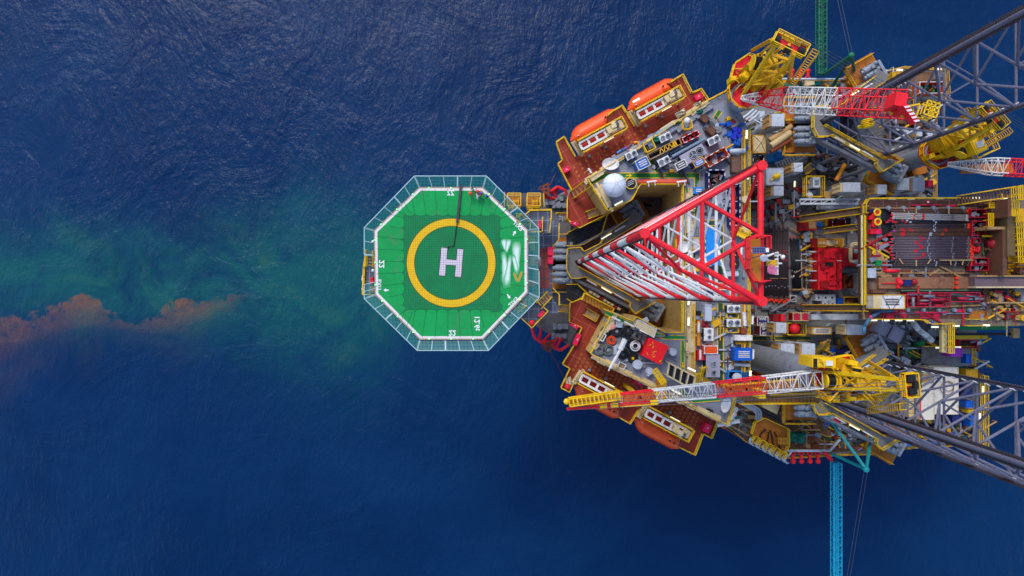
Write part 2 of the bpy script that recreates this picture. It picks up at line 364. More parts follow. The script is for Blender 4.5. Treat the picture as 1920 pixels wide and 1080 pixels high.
# aft brown deck areas and green walkways, painted on the deck
def sheet(name, pts, z, m, parent, t=0.004, holes=()):
    b = MB(); b.prism([(v.x, v.y) for v in PW(pts, z)], z + t, z - 0.0005, holes, bot=False); return part(name, b, m, parent)
sheet('brown_deck_coating', [(1400, 775), (1480, 745), (1560, 760), (1640, 800), (1640, 845), (1560, 848), (1465, 853), (1400, 820)], MAIN, BDECK, hull, 0.004)
sheet('brown_deck_coating', [(1470, 158), (1600, 156), (1688, 132), (1768, 137), (1768, 180), (1700, 182), (1640, 190), (1470, 180)], MAIN, BDECK, hull, 0.004)
def strip(pts, w, z, parent, m=GREEN, edge=YEL2, arrows=0):
    """walkway strip along a pixel polyline with yellow edges, laid on level z"""
    P = PW(pts, z); g = MB(); y = MB(); hwid = w / S(z) / 2
    def off(i, d):
        a = P[max(i - 1, 0)]; b = P[i]; c = P[min(i + 1, len(P) - 1)]
        t1 = (b - a).normalized() if i > 0 else (c - b).normalized(); t2 = (c - b).normalized() if i < len(P) - 1 else t1
        n = Vector((-(t1 + t2).y, (t1 + t2).x, 0)).normalized(); k = 1 / max(0.5, n.dot(Vector((-t1.y, t1.x, 0))))
        return b + n * d * k
    for i in range(len(P) - 1):
        q = [off(i, hwid), off(i, -hwid), off(i + 1, -hwid), off(i + 1, hwid)]
        g.add([v + Vector((0, 0, .008)) for v in q], [(0, 1, 2, 3)])
        for sg in (-1, 1):
            e = [off(i, sg * hwid), off(i, sg * (hwid - .14)), off(i + 1, sg * (hwid - .14)), off(i + 1, sg * hwid)]
            y.add([v + Vector((0, 0, .012)) for v in e], [(0, 1, 2, 3) if sg < 0 else (3, 2, 1, 0)])
        L = (P[i + 1] - P[i]).length
        for k in range(int(L / 7.0) if L < 14 else int(L / 5.5)):
            c = P[i].lerp(P[i + 1], (k + .7) / max(1, L / 5.5)); d = (P[i + 1] - P[i]).normalized(); nn = Vector((-d.y, d.x, 0)); u = Vector((0, 0, .013))
            y.add([c + d * .5 + u, c + nn * .3 + u, c - nn * .3 + u, c + nn * .09 + u, c - nn * .09 + u, c - nn * .09 - d * .5 + u, c + nn * .09 - d * .5 + u], [(0, 1, 2), (3, 6, 5, 4)])
    part('walkway_marking', g, m, parent); part('walkway_edge_line', y, edge, parent)
strip([(1412, 634), (1520, 634)], 9, MAIN, hull, DGRN)
strip([(1408, 242), (1450, 216), (1520, 206), (1700, 206)], 10, MAIN, hull, DGRN)
strip([(1486, 782), (1515, 805), (1545, 822), (1600, 828)], 11, MAIN, hull, DGRN)
strip([(1425, 378), (1500, 371), (1580, 371)], 9, MAIN, hull, DGRN)

# ------------------------------------------------------------------ deck blocks
def deckblock(name, label, cat, pts, z, z0, top, sidem, holes=(), rails=(), t=0.25):
    ws = PW(pts, z); o = thing(name, label, cat, sum(ws, Vector()) / len(ws) * 1.0 - Vector((0, 0, z - z0)))
    b = MB(); b.prism([(v.x, v.y) for v in ws], z, z - t, holes); part('deck_plate', b, top, o)
    if z0 < z - t:
        b = MB(); ins = ws; b.prism([(v.x, v.y) for v in ins], z - t - .003, z0, holes, top=False, bot=False); part('wall', b, sidem, o)
    if rails:
        for r in rails: part('railing', MB().rail(PW(r, z)), YEL2, o)
    return o
RO = [(1100, 336), (1205, 273), (1325, 190), (1363, 170), (1372, 196), (1392, 216), (1402, 245), (1402, 735), (1378, 740), (1362, 795), (1350, 792), (1205, 715), (1106, 662), (1143, 593), (1131, 579), (1160, 588), (1184, 600), (1192, 592), (1246, 622), (1279, 622), (1279, 347), (1199, 347), (1183, 376), (1138, 396)]
roof = deckblock('accommodation_block', 'beige accommodation block with grey roof deck wrapped round the striped front leg', 'accommodation block', RO, ROOF, MAIN, RDECK, BEI,
    rails=[[(1100, 336), (1205, 273), (1325, 190), (1363, 170)], [(1402, 245), (1402, 735)], [(1378, 740), (1362, 795), (1205, 715), (1106, 662), (1143, 593)], [(1131, 579), (1184, 601), (1192, 593), (1246, 623), (1278, 623), (1278, 347), (1199, 347), (1183, 376), (1138, 396), (1100, 336)]])
strip([(1108, 342), (1135, 329), (1307, 329), (1307, 372)], 11, ROOF, roof)
strip([(1232, 322), (1218, 296)], 8, ROOF, roof)
strip([(1330, 238), (1350, 208)], 10, ROOF, roof)
strip([(1351, 725), (1351, 418), (1307, 418), (1307, 380)], 12, ROOF, roof, DGRN)
strip([(1280, 640), (1280, 735), (1300, 752), (1350, 748)], 8, ROOF, roof, GRN2)
strip([(1288, 628), (1288, 352)], 7, ROOF, roof, GRN2)
strip([(1136, 586), (1190, 612), (1246, 632), (1284, 633)], 9, ROOF, roof, GRN2)
# cable trays, conduits and ducting running along the roof edges
def clutter_run(m, a, b, z, w=6, n=26, seed=1, hmax=.9):
    rnd = random.Random(seed); A = W(a[0], a[1], z); B = W(b[0], b[1], z); d = B - A; t = d.normalized(); nn = Vector((-t.y, t.x, 0)); ang = math.atan2(t.y, t.x); s = S(z)
    for i in range(n):
        f = rnd.random(); L = rnd.uniform(.4, 2.6); hh = rnd.uniform(.2, hmax); c = A + d * f + nn * rnd.uniform(-w, w) / 2 / s
        m.box((c.x, c.y, z + hh / 2), (L, rnd.uniform(.25, .9), hh), ang)
    for k in range(3):
        o = nn * (k - 1) * w / 3 / s + Vector((0, 0, .25)); m.tube(A + o, B + o, .09, 6)
b = MB()
clutter_run(b, (1103, 338), (1320, 196), ROOF, 5, 60, 3, .8); clutter_run(b, (1120, 350), (1140, 390), ROOF, 10, 16, 4, 1.2); clutter_run(b, (1112, 650), (1150, 600), ROOF, 5, 14, 5)
clutter_run(b, (1112, 668), (1200, 712), ROOF, 5, 22, 6, .6); clutter_run(b, (1205, 716), (1345, 786), ROOF, 8, 46, 7, .9); clutter_run(b, (1293, 355), (1293, 700), ROOF, 9, 90, 8, .9)
part('cable_tray', b, CRM, roof)
b = MB()
for seed, (a, c) in enumerate((((1310, 350), (1310, 640)), ((1150, 300), (1240, 250)), ((1392, 260), (1392, 720)), ((1310, 380), (1330, 560)), ((1255, 250), (1330, 200)))): clutter_run(b, a, c, ROOF, 9, 34, 20 + seed, .7)
part('pipe_run', b, GRY, roof)
for seed, (a, c) in enumerate((((1396, 255), (1396, 450)), ((1396, 570), (1396, 715)), ((1302, 570), (1302, 700)))):
    b = MB(); b.bar(W(a[0], a[1], ROOF + .8), W(c[0], c[1], ROOF + .8), .3, .15); b.bar(W(a[0] - 5, a[1], ROOF + .8), W(c[0] - 5, c[1], ROOF + .8), .12, .15)
    part('pipe_rack', b, YEL, roof)
# mid level floor inside the leg notch
notch = deckblock('jacking_well_floor', 'dark brown floor inside the beige notch around the striped front leg', 'well floor', [(1062, 440), (1120, 396), (1200, 352), (1262, 352), (1262, 618), (1180, 600), (1120, 575), (1062, 548)], -3.0, MAIN, BRN, BRN, holes=[well('fore', .12)], rails=())
b = MB(); rnd = random.Random(5)
for i in range(70):
    x, y = rnd.choice([(rnd.uniform(1130, 1250), rnd.uniform(362, 392)), (rnd.uniform(1205, 1250), rnd.uniform(560, 606)), (rnd.uniform(1075, 1200), rnd.uniform(545, 590))])
    c = W(x, y, -3 + .3); b.box(c, (rnd.uniform(.3, 2.2), rnd.uniform(.2, .8), .6), rnd.choice([0, .5, -.5]))
part('pipework', b, DGR, notch)
# lifeboat decks
ld1 = deckblock('lifeboat_deck', 'red-brown lifeboat deck on the upper side carrying two orange boats', 'lifeboat deck',
    [(1042, 268), (1057, 258), (1078, 295), (1149, 255), (1138, 218), (1149, 209), (1165, 200), (1189, 237), (1284, 183), (1255, 156), (1278, 142), (1295, 176), (1312, 169), (1330, 195), (1205, 280), (1112, 342), (1142, 398), (1085, 428), (1063, 412), (1063, 372), (1071, 357), (1045, 308), (1054, 302)],
    BOAT, BOAT - 1, LDECK, BRN, rails=[[(1071, 357), (1045, 308), (1054, 302), (1042, 268), (1057, 258), (1078, 295)], [(1138, 218), (1149, 209), (1165, 200), (1189, 237)], [(1255, 156), (1278, 142), (1295, 176), (1312, 169), (1328, 192)], [(1142, 400), (1085, 428), (1063, 412), (1063, 372)]])
ld2 = deckblock('lifeboat_deck', 'red-brown lifeboat deck on the lower side with rows of small yellow squares', 'lifeboat deck',
    [(1068, 568), (1092, 559), (1104, 565), (1134, 580), (1146, 596), (1110, 662), (1345, 785), (1332, 820), (1316, 812), (1301, 851), (1274, 838), (1290, 805), (1213, 765), (1206, 762), (1196, 768), (1180, 793), (1161, 782), (1168, 745), (1157, 737), (1084, 699), (1067, 734), (1051, 726), (1068, 690), (1054, 682), (1075, 648), (1090, 614), (1067, 603)],
    BOAT, BOAT - 1, LDECK2, BRN, rails=[[(1134, 580), (1104, 565), (1092, 559), (1068, 568), (1067, 603), (1090, 614), (1075, 648), (1054, 682), (1068, 690), (1051, 726), (1067, 734), (1084, 699), (1157, 737)], [(1161, 782), (1180, 793), (1196, 768), (1212, 764), (1290, 804)], [(1274, 838), (1301, 851), (1316, 812), (1332, 820), (1345, 787)]])
b = MB(); fr = LF(1082, 663, -27.3, BOAT)
for i in range(30):
    for j in range(5):
        if i > 16 and j == 4 and i < 20: continue
        u = 8 + i * 8.6; v = 2 - j * 8.0 - (i % 2) * 4.0
        px = fr.p(u, v); q = 1.9 / fr.s
        if (u > 150 and v < -34): continue
        for a0, a1 in ((-1, -1), (1, 1)):
            b.box(fr.p(u + a0 * 1.7, v, BOAT + .006), (.12, 3.8 / fr.s, .006), fr.a); b.box(fr.p(u, v + a0 * 1.7, BOAT + .008), (3.8 / fr.s, .12, .006), fr.a)
part('square_floor_marking', b, mat('faded_yellow_mark', (190, 110, 25), .6), ld2)
b = MB(); fr = LF(1135, 296, 28.5, BOAT)
for i in range(12):
    for j in range(3): b.box(fr.p(i * 13 - 60, j * 9 - 6, BOAT + .006), (.35, .35, .006), fr.a)
part('square_floor_marking', b, mat('faded_yellow_mark', (190, 110, 25), .6), ld1)
# stair flights on the lifeboat decks; black plates paint the shade of open wells
for px, py, ang, lab, par in ((1112, 400, 20, 0, ld1), (1108, 590, -30, 0, ld2)):
    fr = LF(px, py, ang, BOAT); b = MB(); fr.box(b, 0, 0, 24, 12, BOAT + .004, BOAT + .03); part('stairwell_shade', b, BLK, par)
    b = MB(); b.stairs(fr.p(11, 0, BOAT + 1.2), fr.p(-11, 0, BOAT + .1), .9, 9, False); part('stair_treads', b, TAN, par)
    b = MB(); b.rail([fr.p(-13, 7), fr.p(13, 7), fr.p(13, -7), fr.p(-13, -7)], 1.0, .9); part('railing', b, YEL2, par)
# bow platforms at hull level with winches
bowdeck = deckblock('bow_deck', 'dark grey bow deck below the helideck link walkways', 'bow deck', [(1000, 400), (1020, 378), (1062, 362), (1070, 425), (1075, 545), (1068, 600), (1082, 618), (1068, 648), (1005, 612), (1003, 560)], -4, -10, mat('bow_deck_paint', (104, 102, 104), .6, grime=.4, rust=.25, scale=.3), DGR)
for x, y in ((1040, 373), (1047, 386), (1049, 612), (1046, 630), (1034, 380)):
    b = MB(); c = W(x, y, -4); b.tube(c, c + Vector((0, 0, 1.2)), .55, 12); b.box(c + Vector((.9, 0, .4)), (1.3, .9, .8)); b.tube(c + Vector((-.8, -.5, .7)), c + Vector((-.8, .6, .7)), .4, 10)
    part('mooring_winch', b, GRY, bowdeck)
# ------------------------------------------------------------------ helideck
hd = thing('helideck', 'green octagonal helideck with yellow ring and white H over the open sea', 'helideck', W(846, 493, HELI - 1.5))
OC = [(787, 353), (905, 353), (988, 432), (988, 548), (905, 635), (788, 635), (705, 552), (703, 433)]
ON = [(777, 330), (912, 330), (1010, 428), (1011, 558), (916, 657), (782, 657), (683, 560), (683, 427)]
oc = [(v.x, v.y) for v in PW(OC, HELI)]
def inset(k): cx = sum(p[0] for p in oc) / 8; cy = sum(p[1] for p in oc) / 8; return [(cx + (p[0] - cx) * k, cy + (p[1] - cy) * k) for p in oc]
HG = mat('helideck_green', (0, 158, 76), .8, grime=.32, scale=.22, rust=.03, rustc=(90, 120, 90), bump=.05)
HN = mat('helideck_net_green', (2, 132, 72), .8, grime=.4, grid=.34, gridc=(8, 92, 56), gridw=.07, bump=.05)
HY = mat('helideck_ring_yellow', (240, 190, 5), .7, grime=.25, grid=.34, gridc=(180, 135, 20), gridw=.05, scale=1.2)
HW = mat('helideck_h_white', (222, 210, 218), .7, grime=.15, grid=.34, gridc=(120, 110, 120), gridw=.07)
HL = mat('helideck_seam', (8, 92, 52), .8, grime=0)
MW = mat('helideck_marking_white', (238, 240, 238), .7, grime=.15)
b = MB(); b.prism(oc, HELI, HELI - 1.0); part('deck_plate', b, HG, hd)
b = MB(); b.prism(oc, HELI + .006, HELI, [inset(.968)], bot=False, side=False); part('perimeter_line', b, mat('helideck_border_white', (232, 222, 215), .6, grime=.2), hd)
b = MB(); b.prism(inset(1.018), HELI - .05, HELI - .5, [inset(1.001)]); part('gutter', b, mat('helideck_gutter', (172, 150, 130), .6, grime=.4, rust=.2), hd)
# scalloped corrugated tarpaulin panels round the landing net: seam lines
def disc(mb, c, r, n, z, r0=0.0):
    c = Vector((c[0], c[1], z)); vs = [c + Vector((r * cos(2 * pi * i / n), r * sin(2 * pi * i / n), 0)) for i in range(n)]
    if r0 <= 0: mb.add(vs, [tuple(range(n))])
    else:
        vs += [c + Vector((r0 * cos(2 * pi * i / n), r0 * sin(2 * pi * i / n), 0)) for i in range(n)]
        mb.add(vs, [(i, (i + 1) % n, n + (i + 1) % n, n + i) for i in range(n)])
net = [(755, 402), (932, 402), (940, 408), (942, 580), (936, 585), (762, 580), (755, 572)]
b = MB(); b.prism([(v.x, v.y) for v in PW(net, HELI)], HELI + .02, HELI + .001, bot=False); part('landing_net', b, HN, hd)
sm = MB(); cap = MB()
def seam(x0, y0, x1, y1): sm.bar(W(x0, y0, HELI + .012), W(x1, y1, HELI + .012), .045, .01)
ZZ = HELI + .03
for i in range(8):
    x = 758 + i * 20.5
    for (yb, yn, sg) in ((354, 402, 1), (633, 583, -1)):
        cap_c = W(x + 10, yn - sg * 2, 0)
        pts = []
        for k in range(9): a = pi * k / 8; pts.append(W(x + 10 - 10.2 * cos(a), yn - sg * 2 + sg * 5 * sin(a), HELI + .024))
        q = len(pts); cap.add([Vector(p) for p in pts], [tuple(range(q)) if sg > 0 else tuple(range(q))[::-1]])
        for p1, p2 in zip(pts, pts[1:]): sm.bar(p1 + Vector((0, 0, .006)), p2 + Vector((0, 0, .006)), .045, .01)
        xb = x + (x - 845) * .16
        if 790 < xb < 902: seam(x, yn, xb, yb)
        else:
            k = .62 if abs(xb - 846) < 100 else .35
            seam(x, yn, x + (xb - x) * k, yn + (yb - yn) * k)
for i in range(8):
    y = 408 + i * 20.6
    for (xb, xn, sg) in ((706, 755, 1), (986, 940, -1)):
        pts = [W(xn - sg * 2 + sg * 5 * sin(pi * k / 8), y + 10 - 10.2 * cos(pi * k / 8), HELI + .024) for k in range(9)]
        cap.add(pts, [tuple(range(9)) if sg < 0 else tuple(range(9))[::-1]])
        for p1, p2 in zip(pts, pts[1:]): sm.bar(p1 + Vector((0, 0, .006)), p2 + Vector((0, 0, .006)), .045, .01)
        yb = y + (y - 493) * .14
        if 436 < yb < 548: seam(xn, y, xb, yb)
        else: seam(xn, y, xn + (xb - xn) * .5, y + (yb - y) * .5)
for (x0, y0, x1, y1) in ((757, 404, 735, 385), (940, 402, 962, 380), (940, 580, 962, 600), (760, 580, 738, 600), (770, 402, 757, 378), (925, 402, 940, 372), (925, 584, 940, 612), (775, 580, 762, 612)): seam(x0, y0, x1, y1)
part('panel_end', cap, HG, hd); part('panel_seam', sm, HL, hd)
cc = W(846, 493, 0); hc = W(846, 493, HELI)
b = MB(); disc(b, (hc.x, hc.y), 83 / S(HELI), 96, HELI + .034, 69.5 / S(HELI)); part('aiming_circle', b, HY, hd)
b = MB(); disc(b, (hc.x, hc.y), 84.2 / S(HELI), 96, HELI + .030, 68.6 / S(HELI)); part('circle_outline', b, mat('helideck_outline_dark', (90, 75, 20), .8), hd)
fr = LF(846, 492, -5, HELI)
b = MB()
for u, v, w, h in ((-15, 0, 11, 52), (15, 0, 11, 52), (0, 0, 19, 10)): b.box(fr.p(u, v, HELI + .036), (w / fr.s, h / fr.s, .006), fr.a)
part('landing_h', b, HW, hd)
b = MB()
for u, v, w, h in ((-15, 0, 13.4, 54.4), (15, 0, 13.4, 54.4), (0, 0, 19, 12.4)): b.box(fr.p(u, v, HELI + .032), (w / fr.s, h / fr.s, .004), fr.a)
part('landing_h_outline', b, mat('h_outline', (60, 62, 62), .8), hd)
def text(s, px, py, z, size_px, ang, m, parent, mirror=True, sx=1.0, name='lettering', up=.04):
    cu = bpy.data.curves.new('t', 'FONT'); cu.body = s; cu.align_x = 'CENTER'; cu.align_y = 'CENTER'; cu.size = 1.0; cu.offset = 0.02; cu.resolution_u = 3
    ob = bpy.data.objects.new('t', cu); C.objects.link(ob)
    dg = bpy.context.evaluated_depsgraph_get(); dg.update(); me = bpy.data.meshes.new_from_object(ob.evaluated_get(dg))
    vs = [Vector(v.co) for v in me.vertices]; fs = [tuple(p.vertices) for p in me.polygons]
    bpy.data.objects.remove(ob); bpy.data.curves.remove(cu); bpy.data.meshes.remove(me)
    k = size_px / S(z) / 0.72; c = W(px, py, z + up); a = radians(ang); mx = -1 if mirror else 1
    out = [Vector((c.x + (v.x * mx * k * sx) * cos(a) - v.y * k * sin(a), c.y + (v.x * mx * k * sx) * sin(a) + v.y * k * cos(a), c.z)) for v in vs]
    if mirror: fs = [f[::-1] for f in fs]
    b = MB(); b.add(out, fs); return part(name, b, m, parent)
text('22', 845, 362, HELI, 10, 0, MW, hd); text('22', 848, 624, HELI, 10, 180, MW, hd); text('22', 716, 495, HELI, 10, 90, MW, hd, sx=1.1)
text('12.6t', 895, 606, HELI, 10, 90, MW, hd, sx=1.0)
text('EXIT', 971, 424, HELI, 7.3, -45, MW, hd, sx=1.05); text('EXIT', 963, 566.5, HELI, 7.3, 45, MW, hd, mirror=True, sx=1.05); text('EXIT', 711.5, 534.5, HELI, 7.3, 90, MW, hd, sx=1.05)
def arrow(px, py, ang):
    fr = LF(px, py, ang, HELI); b = MB(); z = HELI + .04
    b.add([fr.p(5, 0, z), fr.p(0, 3.4, z), fr.p(0, -3.4, z), fr.p(0, 1.2, z), fr.p(-5, 1.2, z), fr.p(-5, -1.2, z), fr.p(0, -1.2, z)], [(0, 1, 2), (3, 4, 5, 6)]); part('exit_arrow', b, MW, hd)
arrow(964.5, 437, 60); arrow(954, 556, -55); arrow(724, 544, 180)
# worn, smeared white marking at the right side: soft-edged strokes in the paint
def smear_mat(rgb):
    m, nt, bs = base_mat('worn_marking_%d' % rgb[2]); at = nd(nt, 'ShaderNodeVertexColor'); at.layer_name = 'wear'
    f = ramp(nt, at.outputs[0], 0.0, 1.0)
    nt.links.new(mixc(nt, f, col((0, 158, 76)), col(rgb)), bs.inputs['Base Color']); bs.inputs['Roughness'].default_value = .75; return m
def smear(pts, ws, m, dz):
    """a stroke along pts (pixels) with half widths ws fading out to its edge"""
    b = MB(); vals = []; n = len(pts)
    for i, ((x, y), w) in enumerate(zip(pts, ws)):
        x2, y2 = pts[min(i + 1, n - 1)]; x1, y1 = pts[max(i - 1, 0)]; l = math.hypot(x2 - x1, y2 - y1); nx, ny = -(y2 - y1) / l, (x2 - x1) / l
        for j in range(7):
            t = (j - 3) / 3; b.v.append(W(x + nx * w * t, y + ny * w * t, HELI + dz)); vals.append(max(0, 1 - t * t) ** 1.3 * min(1, i / 2, (n - 1 - i) / 2))
    for i in range(n - 1):
        for j in range(6): b.f.append((i * 7 + j, i * 7 + j + 1, (i + 1) * 7 + j + 1, (i + 1) * 7 + j)); b.m.append(0)
    o = part('worn_marking', b, m, hd); ca = o.data.color_attributes.new('wear', 'FLOAT_COLOR', 'POINT')
    for i, v in enumerate(vals): ca.data[i].color = (v, v, v, 1)
sw = smear_mat((215, 232, 222)); so_ = smear_mat((205, 135, 40))
def line(x0, y0, x1, y1, n=8): return [(x0 + (x1 - x0) * i / n, y0 + (y1 - y0) * i / n) for i in range(n + 1)]
smear(line(944, 448, 948, 470), [5, 6, 6, 5.5, 5, 4, 3.5, 3, 2], sw, .026); smear(line(955, 448, 949, 474), [4, 5, 5, 5, 4, 4, 3, 3, 2], sw, .0275)
smear(line(944, 472, 951, 540), [3, 5, 5, 6, 7, 8, 8.5, 8, 6], sw, .029); smear(line(957, 478, 949, 538), [3, 4, 4, 4, 5, 6, 7, 6, 4], sw, .0305)
smear(line(968, 452, 969, 516), [7, 9, 9, 8, 7, 6, 6, 5, 4], sw, .032); smear(line(962, 478, 970, 512), [3, 4, 4, 4, 4, 4, 4, 3, 3], sw, .0335)
smear(line(963, 510, 971, 530), [2, 3, 3, 3, 3, 3, 3, 3, 2], so_, .035); smear(line(979, 508, 971, 530), [2, 3, 3, 3, 3, 3, 3, 3, 2], so_, .0365)
# safety net frame round the deck
nf = MB(); nm = MB()
on = PW(ON, HELI + .15); ocv = PW(OC, HELI - .35)
for i in range(8):
    j = (i + 1) % 8
    if i == 2: continue
    if i == 6:
        segs = ((0.0, .2), (.62, 1.0))
    else: segs = ((0.0, 1.0),)
    for s0, s1 in segs:
        a, b_ = on[i].lerp(on[j], s0), on[i].lerp(on[j], s1); c_, d_ = ocv[i].lerp(ocv[j], s0), ocv[i].lerp(ocv[j], s1)
        nf.bar(a, b_, .13, .1); n = max(2, int((b_ - a).length / 2.0))
        for k in range(n + 1): t = k / n; nf.bar(a.lerp(b_, t), c_.lerp(d_, t), .1 if k % 3 else .22, .1)
for k in range(6): t = k / 5; nf.bar(ocv[2].lerp(ocv[3], t), on[2].lerp(on[3], t), .14, .1)
nf.bar(on[2], on[2].lerp(on[3], .45), .14); nf.bar(on[2].lerp(on[3], .62), on[3], .14)
part('net_frame', nf, mat('net_frame_grey', (168, 195, 196), .4, grime=.2), hd)
nm_m, ntn, bn = base_mat('safety_net_mesh')
tc = nd(ntn, 'ShaderNodeTexCoord').outputs['Object']; sp = nd(ntn, 'ShaderNodeSeparateXYZ'); ntn.links.new(tc, sp.inputs[0])
g1 = mth(ntn, 'LESS_THAN', mth(ntn, 'PINGPONG', sp.outputs[0], .1), .028); g2 = mth(ntn, 'LESS_THAN', mth(ntn, 'PINGPONG', sp.outputs[1], .1), .028)
ntn.links.new(mth(ntn, 'MAXIMUM', g1, g2), bn.inputs['Alpha']); bn.inputs['Base Color'].default_value = col((25, 130, 118))
for i in range(8):
    j = (i + 1) % 8
    if i == 6: nm.add([ocv[i], ocv[i].lerp(ocv[j], .2), on[i].lerp(on[j], .2), on[i]], [(0, 1, 2, 3)]); nm.add([ocv[i].lerp(ocv[j], .62), ocv[j], on[j], on[i].lerp(on[j], .62)], [(0, 1, 2, 3)])
    else: nm.add([ocv[i], ocv[j], on[j], on[i]], [(0, 1, 2, 3)])
part('safety_net', nm, nm_m, hd)
# support trusses under the deck
b = MB(); hz = W(846, 493, HELI - 1.2)
for k in range(8):
    a = 2 * pi * k / 8 + pi / 8; b.bar(hz, hz + Vector((cos(a) * 9.5, sin(a) * 9.5, 0)), .4, .6)
for yy in (-5, 5):
    for t in (-4, 4): b.tube(Vector((hz.x + t, hz.y + yy, HELI - 1.2)), Vector((6.5, 5.5 + yy * .7, -8)), .35, 8)
part('support_truss', b, GRY, hd)
# perimeter lamps
b = MB()
for i in range(8):
    for t in (.15, .5, .85): p = ocv[i].lerp(ocv[(i + 1) % 8], t) + Vector((0, 0, .35)); b.tube(p, p + Vector((0, 0, .2)), .1, 6)
part('perimeter_lamp', b, emis('green_lamp', (120, 255, 140), .5), hd)
# pole lying across the pad
b = MB(); b.bar(W(864, 347, HELI + .3), W(857, 417, HELI + .3), .32, .3)
pole = solo('windsock_pole', 'dark lowered pole lying across the green helideck from its top edge to the H', 'pole', b, mat('pole_dark', (62, 66, 66), .5, grime=.5, scale=3))
b = MB(); b.path([W(857, 417, HELI + .25), W(851, 462, HELI + .1), W(840, 463, HELI + .06), W(841, 467, HELI + .06)], .07)
part('cord', b, BLK, pole)
# ------------------------------------------------------------------ jack-up legs
def jackup_leg(key, label, z0, z1, levels, colour_of, top_closed):
    ax, ay = LEGS[key]; T = thing('jack_up_leg', label, 'rig leg', Vector((ax + 7, ay, z0)))
    zs = [z0] + levels + [z1]
    cols = {'r': RED, 'w': WHT, 'g': LEG}
    for ci in range(3):
        P = leg_pts(key, 0)[ci]; cen = Vector((ax + SIDE * .5773, ay, 0)); rad = (Vector((P.x, P.y, 0)) - cen).normalized(); tan = Vector((-rad.y, rad.x, 0))
        for a, b_ in zip(zs, zs[1:]):
            m = MB(); c = colour_of(a)
            m.tube(Vector((P.x, P.y, a)), Vector((P.x, P.y, b_)), .38 if top_closed else .33, 12)
            part('chord_segment', m, cols[c], T)
        kf = .62 if top_closed else .8
        rk = MB(); rk.bar(Vector((P.x, P.y, z0)), Vector((P.x, P.y, z1)), .14, .14)
        n = int((z1 - z0) / .42)
        dr = tan
        for sg in (-1, 1):
            q = Vector((P.x, P.y, 0)) + dr * sg * .45 * kf
            rk.box((q.x, q.y, (z0 + z1) / 2), (.16 * kf, .30 * kf, z1 - z0), math.atan2(dr.y, dr.x) + pi / 2)
            for i in range(n):
                q2 = Vector((P.x, P.y, 0)) + dr * sg * .72 * kf; rk.box((q2.x, q2.y, z0 + i * .42), (.2 * kf, .3 * kf, .22), math.atan2(dr.y, dr.x) + pi / 2)
        part('rack', rk, RACK, T)
        if not top_closed:
            nm = MB()
            for i in range(int((z1 - z0) / 2.4)):
                q = Vector((P.x, P.y, z0 + i * 2.4)) - rad * .44 + tan * .2; nm.box(q, (.12, .5, .6), math.atan2(rad.y, rad.x))
            part('height_mark', nm, WHT, T)
    mids = lambda z: [(leg_pts(key, z)[i] + leg_pts(key, z)[(i + 1) % 3]) / 2 for i in range(3)]
    for li, z in enumerate(zs):
        P = leg_pts(key, z); M = mids(z); last = top_closed and li == len(zs) - 1
        c = colour_of(z) if not last else 'r'
        for i in range(3): part('horizontal_brace', MB().tube(P[i], P[(i + 1) % 3], .28 if last else (.21 if c == 'r' else .18), 8), cols[c], T)
        pc = 'r' if last else ('w' if c != 'g' else 'g')
        for i in range(3 if li % 2 == 0 or last else 0): part('plan_brace', MB().tube(M[i], M[(i + 1) % 3], .2 if last else .13, 6), cols[pc], T)
        if li < len(zs) - 1:
            P2 = leg_pts(key, zs[li + 1]); dc = 'g' if c == 'g' else ('r' if li == len(zs) - 2 else 'w')
            for i in range(3):
                for q in (P2[i], P2[(i + 1) % 3]): part('diagonal_brace', MB().tube(M[i], q, .15 if c != 'g' else .18, 8), cols[dc], T)
    return T
LV = [52.6 - 5.72 * k for k in range(12)][::-1]
def fc(z):
    k = int(round((52.6 - z) / 5.72)); return 'r' if k % 2 == 0 else 'w'
leg1 = jackup_leg('fore', 'red and white striped triangular lattice leg rising from the accommodation block', -14, 60.3, LV, fc, True)
LG = [-18 + 6.3 * k for k in range(1, 11)]
leg2 = jackup_leg('port', 'grey lattice leg rising at the upper right corner of the photo', -34, 50, [-26 + 7.4 * k for k in range(0, 11)], lambda z: 'g', False)
leg3 = jackup_leg('star', 'grey lattice leg rising at the lower right corner beside the white cabins', -34, 50, [-26 + 7.4 * k for k in range(0, 11)], lambda z: 'g', False)
# gusset plates on the top frame of the front leg and its little work platform
P = leg_pts('fore', 60.3)
for p in P: part('chord_cap', MB().tube(p + Vector((0, 0, -.8)), p + Vector((0, 0, .5)), .48, 8), RED, leg1)
wp = thing('leg_top_platform', 'ochre work platform with red rails on top of the striped front leg', 'platform', W(1415, 487, 59.9))
pf = [(1400, 449), (1426, 447), (1427, 527), (1413, 527), (1400, 505)]
part('deck_plate', MB().prism([(v.x, v.y) for v in PW(pf, 60.9)], 60.9, 60.75), mat('orange_ply_deck', (196, 120, 20), .6, grime=.25, scale=.6), wp)
part('railing', MB().rail(PW([(1437, 468), (1437, 444), (1425, 443), (1399, 445), (1399, 506), (1414, 529), (1437, 526)], 60.9), 1.1, .9, .09), RED, wp)
part('frame', MB().bar(W(1399, 446, 60.6), W(1399, 506, 60.6), .2).bar(W(1428, 446, 60.6), W(1428, 527, 60.6), .25).bar(W(1399, 506, 60.6), W(1413, 528, 60.6), .2).bar(W(1413, 528, 60.6), W(1436, 528, 60.6), .2), RED, wp)
PANEL = mat('solar_cell', (42, 48, 92), .25, grime=.1, grid=.22, gridc=(150, 155, 190), gridw=.025)
fr = LF(1423, 469, 4, 63); b = MB(); fr.box(b, 0, 0, 24, 12.5, 63, 63.06); sp = solo('solar_panel', 'dark blue solar panel on the ochre platform of the front leg', 'solar panel', b, PANEL)
